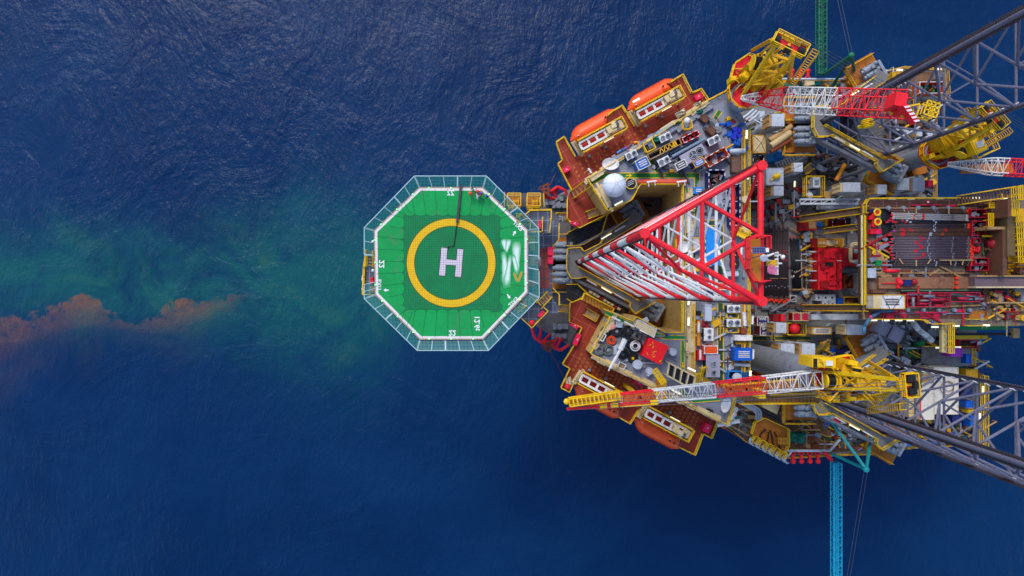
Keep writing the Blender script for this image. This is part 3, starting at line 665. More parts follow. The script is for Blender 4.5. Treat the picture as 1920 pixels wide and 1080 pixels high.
b = MB(); b.tube(fr.p(0, 0, 61), fr.p(0, 0, 63), .06, 6); fr.box(b, 15, -1, 6, 8, 62.9, 63.1); part('bracket', b, WHT, sp)
b = MB(); b.tube(W(1430, 484, 62), W(1452, 475, 62.4), .16, 8, .06); b.ball(W(1432, 484, 62), .35, 8, 6)
aer = solo('wind_turbine', 'small white wind generator with pale blade beside the solar panel', 'wind generator', b, WHT)
b = MB(); b.tube(W(1458, 472, 58), W(1458, 515, 58), .09, 6); b.tube(W(1450, 494, 58), W(1466, 494, 58), .08, 6); b.tube(W(1452, 478, 58), W(1464, 478, 58), .08, 6); b.tube(W(1438, 487, 60), W(1458, 494, 58), .09, 6)
for y in (474, 480, 486, 500, 514): b.box(W(1456, y, 58.2), (.35, .12, .12))
mast = solo('antenna_mast', 'white horizontal antenna mast reaching out over the black drill pipes', 'antenna mast', b, WHT)
part('sensor_dome', MB().ball(W(1468, 482, 58.3), .22, 10, 8), WHT, mast, True)
b = MB(); b.box(W(1446, 493, 59.2), (.75, .5, .3)); b.rail(PW([(1439, 490), (1452, 490), (1452, 498), (1439, 498)], 59), .8, .3, .04, False); solo('instrument_cage', 'small yellow instrument cage hanging off the top of the front leg', 'cage', b, YEL2)
b = MB(); b.ball(W(1446, 504, 59.3), .5, 10, 6, (.8, 1, .3), .2); b.box(W(1452, 508, 59.3), (.45, .6, .1)); wsk = solo('folded_wind_sock', 'pink folded wind sock with a dark yellow-dotted plate below the antenna', 'wind sock', b, mat('pink_cloth', (235, 130, 165), .8))
b = MB(); b.path([W(x, y, 61.4) for x, y in ((1428, 479), (1409, 484), (1403, 490), (1404, 498), (1412, 507))], .05); b.tube(W(1428, 479, 61.4), W(1447, 476, 61.6), .05, 6); solo('signal_cable', 'thin grey cable looped over the ochre leg platform', 'cable', b, DGR)
# ------------------------------------------------------------------ jacking frames
def jack_frame(key, label):
    ax, ay = LEGS[key]; dx = ax - LEGS['fore'][0]; dy = ay - LEGS['fore'][1]; D = Vector((dx, dy, 0))
    T = thing('jacking_frame', label, 'jacking frame', Vector((ax - 1, ay, MAIN)))
    q = lambda pts, z: [W(x, y, z) + D for x, y in pts]
    outer = [(1064, 466), (1088, 464), (1094, 472), (1124, 457), (1127, 441), (1140, 437), (1177, 417), (1177, 410), (1187, 394), (1206, 404), (1203, 417), (1093, 482), (1077, 490), (1084, 500), (1197, 563), (1227, 566), (1190, 588), (1179, 575), (1181, 567), (1097, 519), (1085, 522), (1070, 522), (1062, 506), (1062, 480)]
    part('walkway_plate', MB().prism([(v.x, v.y) for v in q(outer, JACK)], JACK, JACK - .3), JDECK, T)
    for pts in ([(1177, 410), (1140, 437), (1124, 457), (1094, 472), (1088, 464), (1064, 466), (1062, 480), (1062, 506), (1070, 522), (1085, 522), (1097, 519), (1181, 567), (1179, 575), (1190, 588), (1227, 566)], [(1093, 482), (1200, 418)], [(1084, 500), (1197, 563)]): part('railing', MB().rail(q(pts, JACK), 1.1, 1.5), YEL2, T)
    for pts in ([(1066, 470), (1197, 404)], [(1066, 518), (1190, 582)]):
        a, c = q(pts, 0); part('frame_girder', MB().bar(Vector((a.x, a.y, .6)), Vector((c.x, c.y, .6)), .5, 1.8), GRY, T)
        for t in (.1, .5, .9): e_ = a.lerp(c, t); part('frame_column', MB().tube(Vector((e_.x, e_.y, 0)), Vector((e_.x, e_.y, MAIN)), .35, 10), GRY, T)
    for rel, rot in (((-2.7, 1.9), 0), ((-2.7, -2.2), 0), ((9.6, 8.9), .52), ((13.2, -8.6), -.52)):
        g = MB(); c = Vector((ax + rel[0], ay + rel[1], 0)); R = Matrix.Rotation(rot, 3, 'Z')
        for i in range(3):
            o = R @ Vector((0, (i - 1) * 1.1, 0)); g.tube(c + o + R @ Vector((-1.5, 0, .2)), c + o + R @ Vector((1.2, 0, .2)), .5, 12); g.tube(c + o + R @ Vector((-2.0, 0, .2)), c + o + R @ Vector((-1.5, 0, .2)), .32, 10)
            g.tube(c + o + Vector((0, 0, .2)), c + o + Vector((0, 0, .95)), .36, 10); g.ball(c + o + R @ Vector((.9, .3, .6)), .42, 8, 6)
        g.box(c + Vector((0, 0, -.5)), (2.6, 3.5, .9), rot); g.box(c + R @ Vector((1.3, 0, .3)), (.5, 3.2, 1.6), rot)
        part('jacking_gearbox', g, GEAR, T)
        pl = MB(); pl.box((c.x - .2, c.y, -2.2), (6.0, 6.8 if rot else 5.2, .25), rot); part('service_platform', pl, ORG, T)
        r = MB(); cor = [c + R @ Vector((x, y, 0)) for x, y in ((2.6, -3.2), (-3.1, -3.2), (-3.1, 3.2), (2.6, 3.2))]; r.rail([Vector((v.x, v.y, -2.1)) for v in cor], 1.0, 1.3); part('railing', r, YEL, T)
    for i, (x, y) in enumerate(((1108, 530), (1135, 544), (1160, 556), (1135, 444), (1160, 430))):
        p = q([(x, y)], JACK)[0]; t = radians(-30 if i < 3 else 30); part('light_fitting', MB().box(p + Vector((0, 0, 1.4)), (2.0, .22, .18), t), LAMP if i % 2 else WHT, T)
    return T
jack_frame('fore', 'grey yellow-railed jacking frame at the foot of the striped front leg')
jack_frame('port', 'grey yellow-railed jacking frame at the foot of the upper grey leg')
jack_frame('star', 'grey yellow-railed jacking frame at the foot of the lower grey leg')
# ------------------------------------------------------------------ lattice booms and cranes
def lattice(T, name, p0, p1, w0, h0, w1, h1, bays, segs, rc=.11, rl=.05, up=Vector((0, 0, 1))):
    """four chords with zigzag lacing from p0 to p1; segs = [(fraction_end, material)]"""
    p0 = Vector(p0); p1 = Vector(p1); d = (p1 - p0).normalized(); x = d.cross(up).normalized(); y = x.cross(d).normalized()
    def cr(t):
        c = p0.lerp(p1, t); w = w0 + (w1 - w0) * min(1, t * 3.2) if w0 < w1 else w0 + (w1 - w0) * t; h = h0 + (h1 - h0) * min(1, t * 3.2) if h0 < h1 else h0 + (h1 - h0) * t
        return [c + x * sx * w / 2 + y * sy * h / 2 for sx, sy in ((-1, -1), (1, -1), (1, 1), (-1, 1))]
    k = 0
    for i, (te, m) in enumerate(segs):
        ts = segs[i - 1][0] if i else 0.0; b = MB(); n = max(1, int(round((te - ts) * bays)))
        for j in range(n):
            a = cr(ts + (te - ts) * j / n); c = cr(ts + (te - ts) * (j + 1) / n)
            for q in range(4):
                b.tube(a[q], c[q], rc, 6); r = (q + 1) % 4
                b.tube(a[q] if (j + q) % 2 else a[r], c[r] if (j + q) % 2 else c[q], rl, 5); b.tube(a[q], a[r], rl, 5)
        part(name, b, m, T)
def cage(T, fr, u0, v0, u1, v1, z, m=YEL, h=1.1, name='railing'):
    part(name, MB().rail([fr.p(u0, v0, z), fr.p(u1, v0, z), fr.p(u1, v1, z), fr.p(u0, v1, z), fr.p(u0, v0, z)], h, 1.2), m, T)
def crane(label, foot, zf, floorpts, zfl, heads, headz, boom0, boom1, bz0, bz1, segs, w, hdims, pedr, ang, extras=None, bays=26):
    T = thing('pedestal_crane', label, 'crane', W(foot[0], foot[1], zfl) - Vector((0, 0, zfl - MAIN)))
    c = W(foot[0], foot[1], zfl)
    part('pedestal', MB().tube(Vector((c.x, c.y, MAIN)), Vector((c.x, c.y, zfl - 2.2)), pedr, 28, pedr * .92).tube(Vector((c.x, c.y, zfl - 2.2)), Vector((c.x, c.y, zfl - .4)), pedr * 1.15, 28), GRY, T)
    fp = [(v.x, v.y) for v in PW(floorpts, zfl)]
    part('machinery_deck', MB().prism(fp, zfl, zfl - .4), RED, T)
    part('railing', MB().rail([Vector((x, y, zfl)) for x, y in fp + fp[:1]], 1.1, 1.1, .12), YEL2, T)
    # A-frame: two raking front legs, two back legs and a head platform
    (h1, h2), (b1, b2), (r1, r2) = heads
    H1, H2 = W(h1[0], h1[1], headz), W(h2[0], h2[1], headz); B1, B2 = W(b1[0], b1[1], zfl), W(b2[0], b2[1], zfl); R1, R2 = W(r1[0], r1[1], zfl), W(r2[0], r2[1], zfl)
    for a, b_, t in ((B1, H1, .45), (B2, H2, .45), (R1, H1, .32), (R2, H2, .32)): part('gantry_leg', MB().bar(a, b_, t, t), YEL2, T)
    for t in (.25, .5, .75, 1): part('cross_beam', MB().bar(B1.lerp(H1, t), B2.lerp(H2, t), .34 if t < 1 else .7), YEL, T)
    g = MB()
    g.bar(B1.lerp(H1, .25), B2.lerp(H2, .5), .24).bar(B2.lerp(H2, .25), B1.lerp(H1, .5), .24).bar(B1.lerp(H1, .5), B2.lerp(H2, .75), .24).bar(B2.lerp(H2, .5), B1.lerp(H1, .75), .24)
    part('diagonal_bracing', g, YEL, T)
    mid = (H1 + H2) / 2; dv = (H2 - H1); L = dv.length; an = math.atan2(dv.y, dv.x)
    tn = Vector((-sin(an), cos(an), 0)); outw = tn if tn.dot(mid - (B1 + B2) / 2) > 0 else -tn
    p = MB(); p.box(mid + outw * .7 + Vector((0, 0, .2)), (L + 1.6, 1.5, .12), an); part('head_platform', p, RED, T)
    e = [mid + outw * (.7 + sy * .75) + dv.normalized() * sx * (L / 2 + .8) + Vector((0, 0, .25)) for sx, sy in ((-1, -1.1), (1, -1.1), (1, 1.1), (-1, 1.1), (-1, -1.1))]
    part('railing', MB().rail(e, 1.0, .9), YEL2, T)
    for t in (-.15, .5, 1.1):
        s_ = H1.lerp(H2, t) + Vector((0, 0, .7)) + outw * (1.5 if t == .5 else .9); part('sheave', MB().tube(s_ - dv.normalized() * .38, s_ + dv.normalized() * .38, .5, 16), BLK, T); part('sheave_bracket', MB().bar(H1.lerp(H2, t), s_ + outw * .5, .3), YEL2, T)
    for t, tt in ((-.25, 0), (1.2, 1)): a_ = R1.lerp(R2, t) + Vector((0, 0, 1.2)); b_ = H1.lerp(H2, t * .8) - Vector((0, 0, 2.0)); part('side_walkway', MB().bar(a_, b_, .5, .15), YEL, T); part('railing', MB().rail([a_, b_], 1.0, 1.2, .1, False), YEL2, T)
    # ladder with safety hoops up the back legs
    l = MB(); off = dv.normalized() * 1.6
    A, Bz = R2 + off, H2 + off
    for s_ in (-.4, .4): l.bar(A + outw * s_, Bz + outw * s_, .12); l.bar(A + off * .5 + outw * s_, Bz + off * .5 + outw * s_, .1)
    n = 16
    for i in range(n + 1): q = A.lerp(Bz, i / n); l.bar(q - outw * .4, q + outw * .4, .09); l.bar(q + off * .5 - outw * .4, q + off * .5 + outw * .4, .08); l.bar(q - outw * .4, q + off * .5 - outw * .4, .08)
    part('ladder', l, YEL, T)
    # boom
    P0 = W(boom0[0], boom0[1], bz0); P1 = W(boom1[0], boom1[1], bz1)
    lattice(T, 'boom_section', P0, P1, hdims[0], hdims[1], w, hdims[2], bays, segs)
    bd = (P1 - P0).normalized(); sdv = bd.cross(Vector((0, 0, 1))).normalized()
    pend = MB()
    for s_ in (-.6, -.2, .2, .6): pend.tube(mid + Vector((0, 0, 1.2)) + sdv * s_, P1 + sdv * s_ + Vector((0, 0, 1.0)), .035, 4, caps=False)
    part('pendant_rope', pend, DGR, T)
    return T, P0, P1, bd, sdv, c
def greebles(T, fpx, z, n, seed, mats=None, h=1.6):
    rnd = random.Random(seed); xs = [p[0] for p in fpx]; ys = [p[1] for p in fpx]; mats = mats or (YEL, YEL2, YEL2, DGR)
    for k, m in enumerate(mats):
        b = MB()
        for i in range(n // len(mats)):
            c = W(rnd.uniform(min(xs), max(xs)), rnd.uniform(min(ys), max(ys)), z); a = rnd.choice((.8, .8 + pi / 2, 0)); hh = rnd.uniform(.3, h)
            if i % 2: b.box(c + Vector((0, 0, hh / 2)), (rnd.uniform(.2, 1.3), rnd.uniform(.15, .6), hh), a)
            else: d = Vector((cos(a), sin(a), 0)) * rnd.uniform(.3, 1.6); q = c + Vector((0, 0, hh)); b.tube(q - d, q + d, .07, 5).tube(q + d, q + d - Vector((0, 0, hh)), .06, 5).tube(q - d, q - d - Vector((0, 0, hh)), .06, 5)
        tagit(part('machinery_fitting', b, m, T), kind='stuff')
def machinery(T, items):
    for (nm, px, py, z0, z1, w, h, ang, m) in items:
        fr = LF(px, py, ang, z1); b = MB(); fr.box(b, 0, 0, w, h, z0, z1); fr.box(b, 0, 0, w * .8, h * .8, z1, z1 + .12)
        for u in (-.35, 0, .35): fr.box(b, w * u, 0, w * .05, h * 1.04, z0 + .1, z1 + .05)
        part(nm, b, m, T)
def drum(T, px, py, z, ln, r, ang, rm=BLK):
    fr = LF(px, py, ang, z); b = MB(); a, c = fr.p(-ln / 2, 0), fr.p(ln / 2, 0); b.tube(a, c, r, 18)
    for i in range(int(ln / 1.6)): q = a.lerp(c, (i + .5) / int(ln / 1.6)); d = (c - a).normalized() * .04; b.tube(q - d, q + d, r + .05, 18)
    o = part('winch_drum', b, rm, T); 
    for q in (a, c): d = (c - a).normalized() * .1; part('drum_flange', MB().tube(q - d, q + d, r + .25, 18), YEL2, T)
# crane 1, upper left
c1, P0, P1, bd, sv, cc1 = crane('yellow pedestal crane at the top edge with a red floor and white-footed striped boom', (1394, 182), 15,
    [(1363, 170), (1367, 150), (1375, 121), (1402, 103), (1432, 118), (1452, 150), (1440, 182), (1420, 198), (1400, 207), (1380, 202), (1367, 188)], 15,
    [((1464, 68), (1500, 86)), ((1390, 182), (1432, 176)), ((1416, 110), (1462, 150))], 37, (1391, 184), (1700, 196), 17, 33,
    [(.12, WHT), (.32, RED), (.62, WHT), (1.0, RED)], 2.9, (.5, .5, 2.5), 1.6, 0)
machinery(c1, [('machinery_house', 1420, 122, 15, 19, 24, 30, 45, YEL), ('machinery_house', 1400, 140, 15, 17.6, 14, 14, 55, YEL2), ('control_cabinet', 1375, 147, 15, 17, 9, 9, 5, YEL2), ('engine_box', 1438, 140, 15, 20, 16, 26, 42, YEL), ('control_cabinet', 1424, 104, 17, 20, 10, 7, -5, YEL2), ('engine_box', 1447, 112, 19, 24, 14, 20, 45, YEL)])
drum(c1, 1419, 119, 20.5, 16, .9, -8); drum(c1, 1424, 152, 17.5, 9, .8, 65)
b = MB(); b.ring(Vector((cc1.x, cc1.y, 15.15)), 2.0, .25, 28, 6); part('slewing_ring', b, GRY, c1, True)
hh = W(1690, 188, 40)
b = MB(); fr = LF(1690, 186, -12, 41); fr.box(b, 0, 0, 22, 26, 38.6, 41); fr.box(b, 12, -14, 10, 16, 38.6, 40.8); part('boom_head', b, RED, c1)
b = MB(); fr2 = LF(1708, 212, -55, 41.5)
for i in range(5): b.add([fr2.p(-18 + i * 8, -4.5, 41.6), fr2.p(-14 + i * 8, -4.5, 41.6), fr2.p(-10 + i * 8, 4.5, 41.6), fr2.p(-14 + i * 8, 4.5, 41.6)], [(0, 1, 2, 3)])
b2 = MB(); fr2.box(b2, 0, 0, 42, 9, 40.4, 41.5); part('boom_head', b2, RED, c1); part('chevron_marking', b, WHT, c1)
b = MB(); fr3 = LF(1732, 211, -18, 40); b.rail([fr3.p(-12, -13), fr3.p(12, -13), fr3.p(12, 13), fr3.p(-12, 13), fr3.p(-12, -13)], 1.6, 1.2, .14)
for i in (-4, 4): b.bar(fr3.p(i, -13, 41.6), fr3.p(i, 13, 41.6), .14)
for i in (-4, 4): b.bar(fr3.p(-12, i, 41.6), fr3.p(12, i, 41.6), .14)
b.bar(fr3.p(-12, 13), W(1678, 204, 39.5), .2).bar(fr3.p(-12, -13), W(1668, 212, 38.5), .25).bar(W(1665, 204, 38), W(1710, 222, 39), .5, .2)
part('tip_walkway', b, YEL2, c1)
fr = LF(1627, 231, 10, 20); b = MB()
for i in range(5): b.ball(fr.p(0, (i - 2) * 3.2), .95, 14, 6, (1.15 - abs(i - 2) * .12, .18, .9), rot=fr.a)
fr.box(b, 0, 0, 14, 16, 19.4, 20.2); b.tube(fr.p(0, 0, 19), fr.p(0, 0, 17.5), .3, 8)
hb1 = solo('hook_block', 'yellow slatted hook block hanging below the striped boom near the upper grey leg', 'hook block', b, YEL2)
b = MB()
for u in (-3, -1, 1, 3): b.tube(fr.p(u, 0, 20.5), P1 + sv * u * .1, .03, 4, caps=False)
part('hoist_rope', b, DGR, hb1)
fr = LF(1456, 331, 15, -1); b = MB(); b.ball(fr.p(0, 0), .7, 12, 8, (1.1, .75, .8), rot=fr.a); b.tube(fr.p(-3, -1), fr.p(-12, -5), .14, 6); b.ball(fr.p(3, 2), .4, 8, 6)
hb2 = solo('hook_ball', 'small yellow hook ball resting on the flat grey hatch box', 'hook', b, YEL2)
part('hoist_rope', MB().path([fr.p(4, 2, 0), W(1690, 230, 36)], .03, 4), BLK, hb2)
greebles(c1, [(1405, 112), (1455, 172)], 15, 60, 5, h=6); greebles(c1, [(1370, 130), (1410, 165)], 15, 20, 6, h=1.5)
# crane 2, right
c2, P0, P1, bd, sv, cc2 = crane('yellow pedestal crane partly behind the upper grey leg near the right edge', (1757, 286), 6,
    [(1724, 278), (1734, 262), (1760, 250), (1800, 240), (1812, 262), (1800, 292), (1780, 312), (1755, 318), (1734, 306), (1724, 292)], 6,
    [((1852, 201), (1874, 226)), ((1740, 262), (1772, 292)), ((1786, 240), (1822, 262))], 27, (1777, 308), (2050, 322), 8, 14,
    [(.42, WHT), (1.0, RED)], 2.4, (.5, .5, 2.2), 1.7, 0, bays=24)
machinery(c2, [('machinery_house', 1782, 262, 6, 10, 30, 26, 28, YEL), ('machinery_house', 1810, 244, 8, 13, 32, 26, 28, YEL2), ('control_cabinet', 1748, 292, 6, 8, 11, 9, 20, YEL2), ('engine_box', 1793, 280, 7, 10, 20, 16, 35, YEL), ('operator_cabin', 1836, 272, 9, 13, 26, 28, 25, YEL2)])
drum(c2, 1803, 285, 10.5, 12, .8, 60); part('cabin_roof_hatch', MB().box(W(1838, 270, 13.2), (1.2, 1.0, .15), .3), WHT, c2)
cage(c2, LF(1836, 272, 25, 9), -22, -20, 22, 20, 9, YEL2, 1.3); b = MB(); b.ring(Vector((cc2.x, cc2.y, 6.15)), 2.0, .25, 28, 6); part('slewing_ring', b, GRY, c2, True)
bp = MB(); bp.box(W(1850, 316, 5), (9, 1.6, .2), .02); part('boom_catwalk', bp, ORG, c2)
greebles(c2, [(1745, 245), (1815, 300)], 6, 60, 7, h=5); greebles(c2, [(1820, 210), (1860, 250)], 18, 24, 17, h=2)
# crane 3, lower
c3, P0, P1, bd, sv, cc3 = crane('yellow pedestal crane at the bottom with twin black winches and boom laid left', (1556, 708), 24,
    [(1520, 706), (1526, 690), (1545, 672), (1590, 664), (1601, 684), (1600, 735), (1585, 752), (1548, 752), (1530, 735)], 24,
    [((1688, 712), (1690, 731)), ((1544, 697), (1544, 728)), ((1622, 690), (1628, 744))], 40, (1536, 711), (1062, 759), 26, 27,
    [(.22, WHT), (.42, RED), (.66, WHT), (1.0, RED)], 1.25, (2.4, 2.0, 1.0), 2.4, 0, bays=34)
machinery(c3, [('operator_cabin', 1545, 680, 24, 28.5, 44, 19, -2, YEL2), ('machinery_house', 1596, 694, 24, 27, 34, 18, -10, YEL), ('machinery_house', 1625, 716, 24, 28, 34, 30, -2, YEL), ('engine_box', 1612, 745, 24, 26, 50, 9, -6, YEL), ('control_cabinet', 1569, 748, 24, 26, 12, 13, 0, YEL2), ('engine_box', 1600, 681, 24, 28, 18, 10, -15, YEL2)])
part('cabin_roof_hatch', MB().box(W(1555, 681, 28.8), (.95, .7, .12)), WHT, c3); part('cabin_window', MB().box(W(1527, 680, 28.3), (.5, 1.2, .7)), BLK, c3)
drum(c3, 1556, 714, 26.5, 17, .75, 0); drum(c3, 1575, 714, 26.5, 13, .75, 0); drum(c3, 1607, 694, 28.5, 9, .5, 80)
b = MB(); fr = LF(1112, 746, 8, 28.5)
for v in (-7, 7):
    for z in (0, 1.3): b.bar(fr.p(-46, v, 28.5 + z), fr.p(48, v, 28.5 + z), .16)
for i in range(13):
    u = -46 + i * 7.8
    for z in (0, 1.3): b.bar(fr.p(u, -7, 28.5 + z), fr.p(u, 7, 28.5 + z), .12)
    b.bar(fr.p(u, -7), fr.p(u, -7, 29.8), .1).bar(fr.p(u, 7), fr.p(u, 7, 29.8), .1)
b.ball(fr.p(-50, 0), .45, 8, 6); part('tip_walkway', b, YEL2, c3)
fr = LF(1112, 746, 8, 28.4); b = MB(); fr.box(b, 0, 0, 92, 13, 28.38, 28.44); part('walkway_grating', b, YGRAT, c3)
for x, y in ((1131, 762), (1152, 760), (1226, 754)): part('sheave', MB().box(W(x, y, 27.5), (1.0, .6, .5), .1), YEL2, c3)
b = MB(); fr = LF(1425, 738, 1, 20); fr.box(b, 0, 0, 12, 15, 18, 21); hk = solo('hook_block', 'yellow hook block tucked under the lower boom above the brown catwalk', 'hook block', b, YEL2); b = MB(); fr.box(b, 11, -1, 9, 7, 19, 20.5); part('sheave', b, BLK, hk)
greebles(c3, [(1532, 688), (1640, 745)], 24, 90, 8, h=4)
# boom rest gantry catwalk below crane 3
b = MB(); b.prism([(v.x, v.y) for v in PW([(1378, 740), (1540, 733), (1548, 745), (1535, 756), (1400, 757)], 14)], 14, 13.7)
cw = solo('boom_rest_catwalk', 'long brown catwalk with yellow rails running under the lower crane boom', 'catwalk', b, mat('catwalk_brown', (165, 118, 58), .6, grime=.4, grid=(.6, 3), gridc=(110, 70, 30), gridw=.12))
part('railing', MB().rail(PW([(1385, 756), (1530, 755), (1546, 770)], 14), 1.1, 1.5), YEL2, cw); part('railing', MB().rail(PW([(1440, 740), (1538, 736)], 14), 1.1, 1.5), YEL2, cw)
b = MB()
for t in (1400, 1440, 1480, 1520): p = W(t, 748, 13.6); b.bar(p, Vector((p.x, p.y, MAIN if t > 1410 else ROOF)), .3)
part('support_post', b, TAN, cw)
for (x0, x1, y) in ((1344, 1406, 728), (1190, 1232, 745), (1442, 1530, 722)):
    pass
b = MB(); b.prism([(v.x, v.y) for v in PW([(1360, 722), (1528, 708), (1530, 724), (1362, 745)], 17)], 17, 16.8); brt = solo('boom_rest', 'orange boom rest platform seen through the lower crane boom', 'boom rest', b, ORG)
b = MB()
for x in (1370, 1400, 1440, 1480, 1520): p = W(x, 730, 17); b.bar(p, Vector((p.x, p.y, MAIN if x > 1405 else ROOF)), .35)
part('support_post', b, YEL, brt); part('railing', MB().rail(PW([(1360, 722), (1528, 707)], 17), 1.0, 1.4), YEL, brt)
b = MB(); b.prism([(v.x, v.y) for v in PW([(1167, 738), (1230, 728), (1231, 756), (1169, 760)], 20)], 20, 19.8); brt = solo('boom_tip_rest', 'orange landing with yellow rails under the lower boom above the lifeboat deck', 'boom rest', b, ORG)
part('support_post', MB().bar(W(1200, 745, 20), W(1200, 745, 20) - Vector((0, 0, 14)), .5), YEL, brt); part('railing', MB().rail(PW([(1169, 760), (1231, 756), (1230, 728)], 20), 1.0, 1.4), YEL2, brt)
# ------------------------------------------------------------------ burner booms
def burner(label, x, y0, y1, z, m, ax, anchors, w=1.5):
    A = W(x, y0, z); T = thing('burner_boom', label, 'burner boom', A); B = W(x, y1, z); B.x = A.x + (B.x - A.x)
    lattice(T, 'boom_truss', A, B, w, 1.3, w + .001, 1.3, 34, [(1.0, m)], .1, .055)
    for k in (-.45, -.15, .15): part('burner_pipe', MB().tube(A + Vector((k, 0, .3)), B + Vector((k, 0, .3)), .12, 8), m, T)
    ap = W(ax[0], ax[1], ax[2])
    for q in anchors: part('king_post', MB().tube(W(*q), ap, .28, 10), TEAL if m is TEALB else TEALG, T)
    part('king_post_head', MB().ball(ap, .55, 10, 8), TEAL if m is TEALB else TEALG, T)
    r = MB()
    for s_ in (-.3, .3): r.tube(ap + Vector((s_, 0, 0)), B + Vector((s_, 0, 1)), .035, 4)
    part('stay_rope', r, DGR, T)
burner('turquoise lattice burner boom standing out from the bottom edge of the rig', 1568, 868, 1190, -6, TEALB, (1624, 880, 4), ((1549, 777, -2), (1634, 815, -2), (1562, 852, -6)))
burner('dark green lattice burner boom pointing to the top edge of the photo', 1540, 140, -130, -7, TEALG, (1596, 104, 2), ((1544, 140, -7), (1560, 163, -8), (1609, 168, -8)))
# ------------------------------------------------------------------ lifeboats and davits
def lifeboat(cx, cy, ang, flip, label):
    z = 1.2; fr = LF(cx, cy, ang, z); T = thing('lifeboat', label, 'lifeboat', fr.p(0, 0), 'orange lifeboats hanging in their davits')
    n = 26; k = 16; L = 9.6; b = MB(); s = fr.s
    for i in range(n + 1):
        t = i / n; x = (t - .5) * L
        wd_ = 1.75 * (1 - max(0, (.30 - t) / .30) ** 2.2 * .93) * (1 - max(0, (t - .86) / .14) ** 2 * .28); hh = 1.65 * (1 - max(0, (.26 - t) / .26) ** 2 * .55) * (1 - max(0, (t - .78) / .22) ** 2 * .5)
        for j in range(k):
            a = 2 * pi * j / k; y = wd_ * cos(a); zz = (hh if sin(a) > 0 else 1.4 * wd_ / 1.75) * (abs(sin(a)) ** .85) * (1 if sin(a) > 0 else -1)
            b.v.append(fr.p(x * s, y * s * flip, z + zz))
    for i in range(n):
        for j in range(k): b.f.append((i * k + j, (i + 1) * k + j, (i + 1) * k + (j + 1) % k, i * k + (j + 1) % k)); b.m.append(0)
    b.f.append(tuple(range(k))[::-1]); b.m.append(0); b.f.append(tuple(range(n * k, n * k + k))); b.m.append(0)
    part('hull', b, ORNG, T, True)
    for t0, t1 in ((-4.0, 3.9),):
        for sg in (-1, 1):
            m = MB(); pts = []
            for i in range(14):
                t = i / 13; x = t0 + (t1 - t0) * t; tt = x / L + .5; w_ = 1.79 * (1 - max(0, (.30 - tt) / .30) ** 2.2 * .93) * (1 - max(0, (tt - .86) / .14) ** 2 * .28); pts.append(fr.p(x * s, sg * w_ * s, z + .1))
            m.path(pts, .09, 6); part('fender_strip', m, mat('boat_fender', (215, 60, 10), .5), T)
    c = fr.p(2.7 * s, 0, z + 1.55); part('steering_cupola', MB().ball(c, .75, 14, 8, (1.2, 1, .55)), ORNG, T, True)
    for dx in (-.45, .45): part('window', MB().box(fr.p((2.7 + dx) * s, 6 * flip, z + 1.85), (.3, .2, .25), fr.a), BLK, T)
    for x, y in ((-3, .5), (-1.3, .7), (.6, .7), (1.7, .8), (3.7, .4)):
        part('hatch', MB().box(fr.p(x * s, -y * s * flip, z + 1.55 - (x < -2) * .3), (.42, .3, .12), fr.a), mat('hatch_orange', (235, 130, 70), .5), T)
    for x in (-3.4, 3.2): part('lifting_hook', MB().box(fr.p(x * s, 0, z + 1.5), (.3, .12, .5), fr.a), WHT, T)
    return T
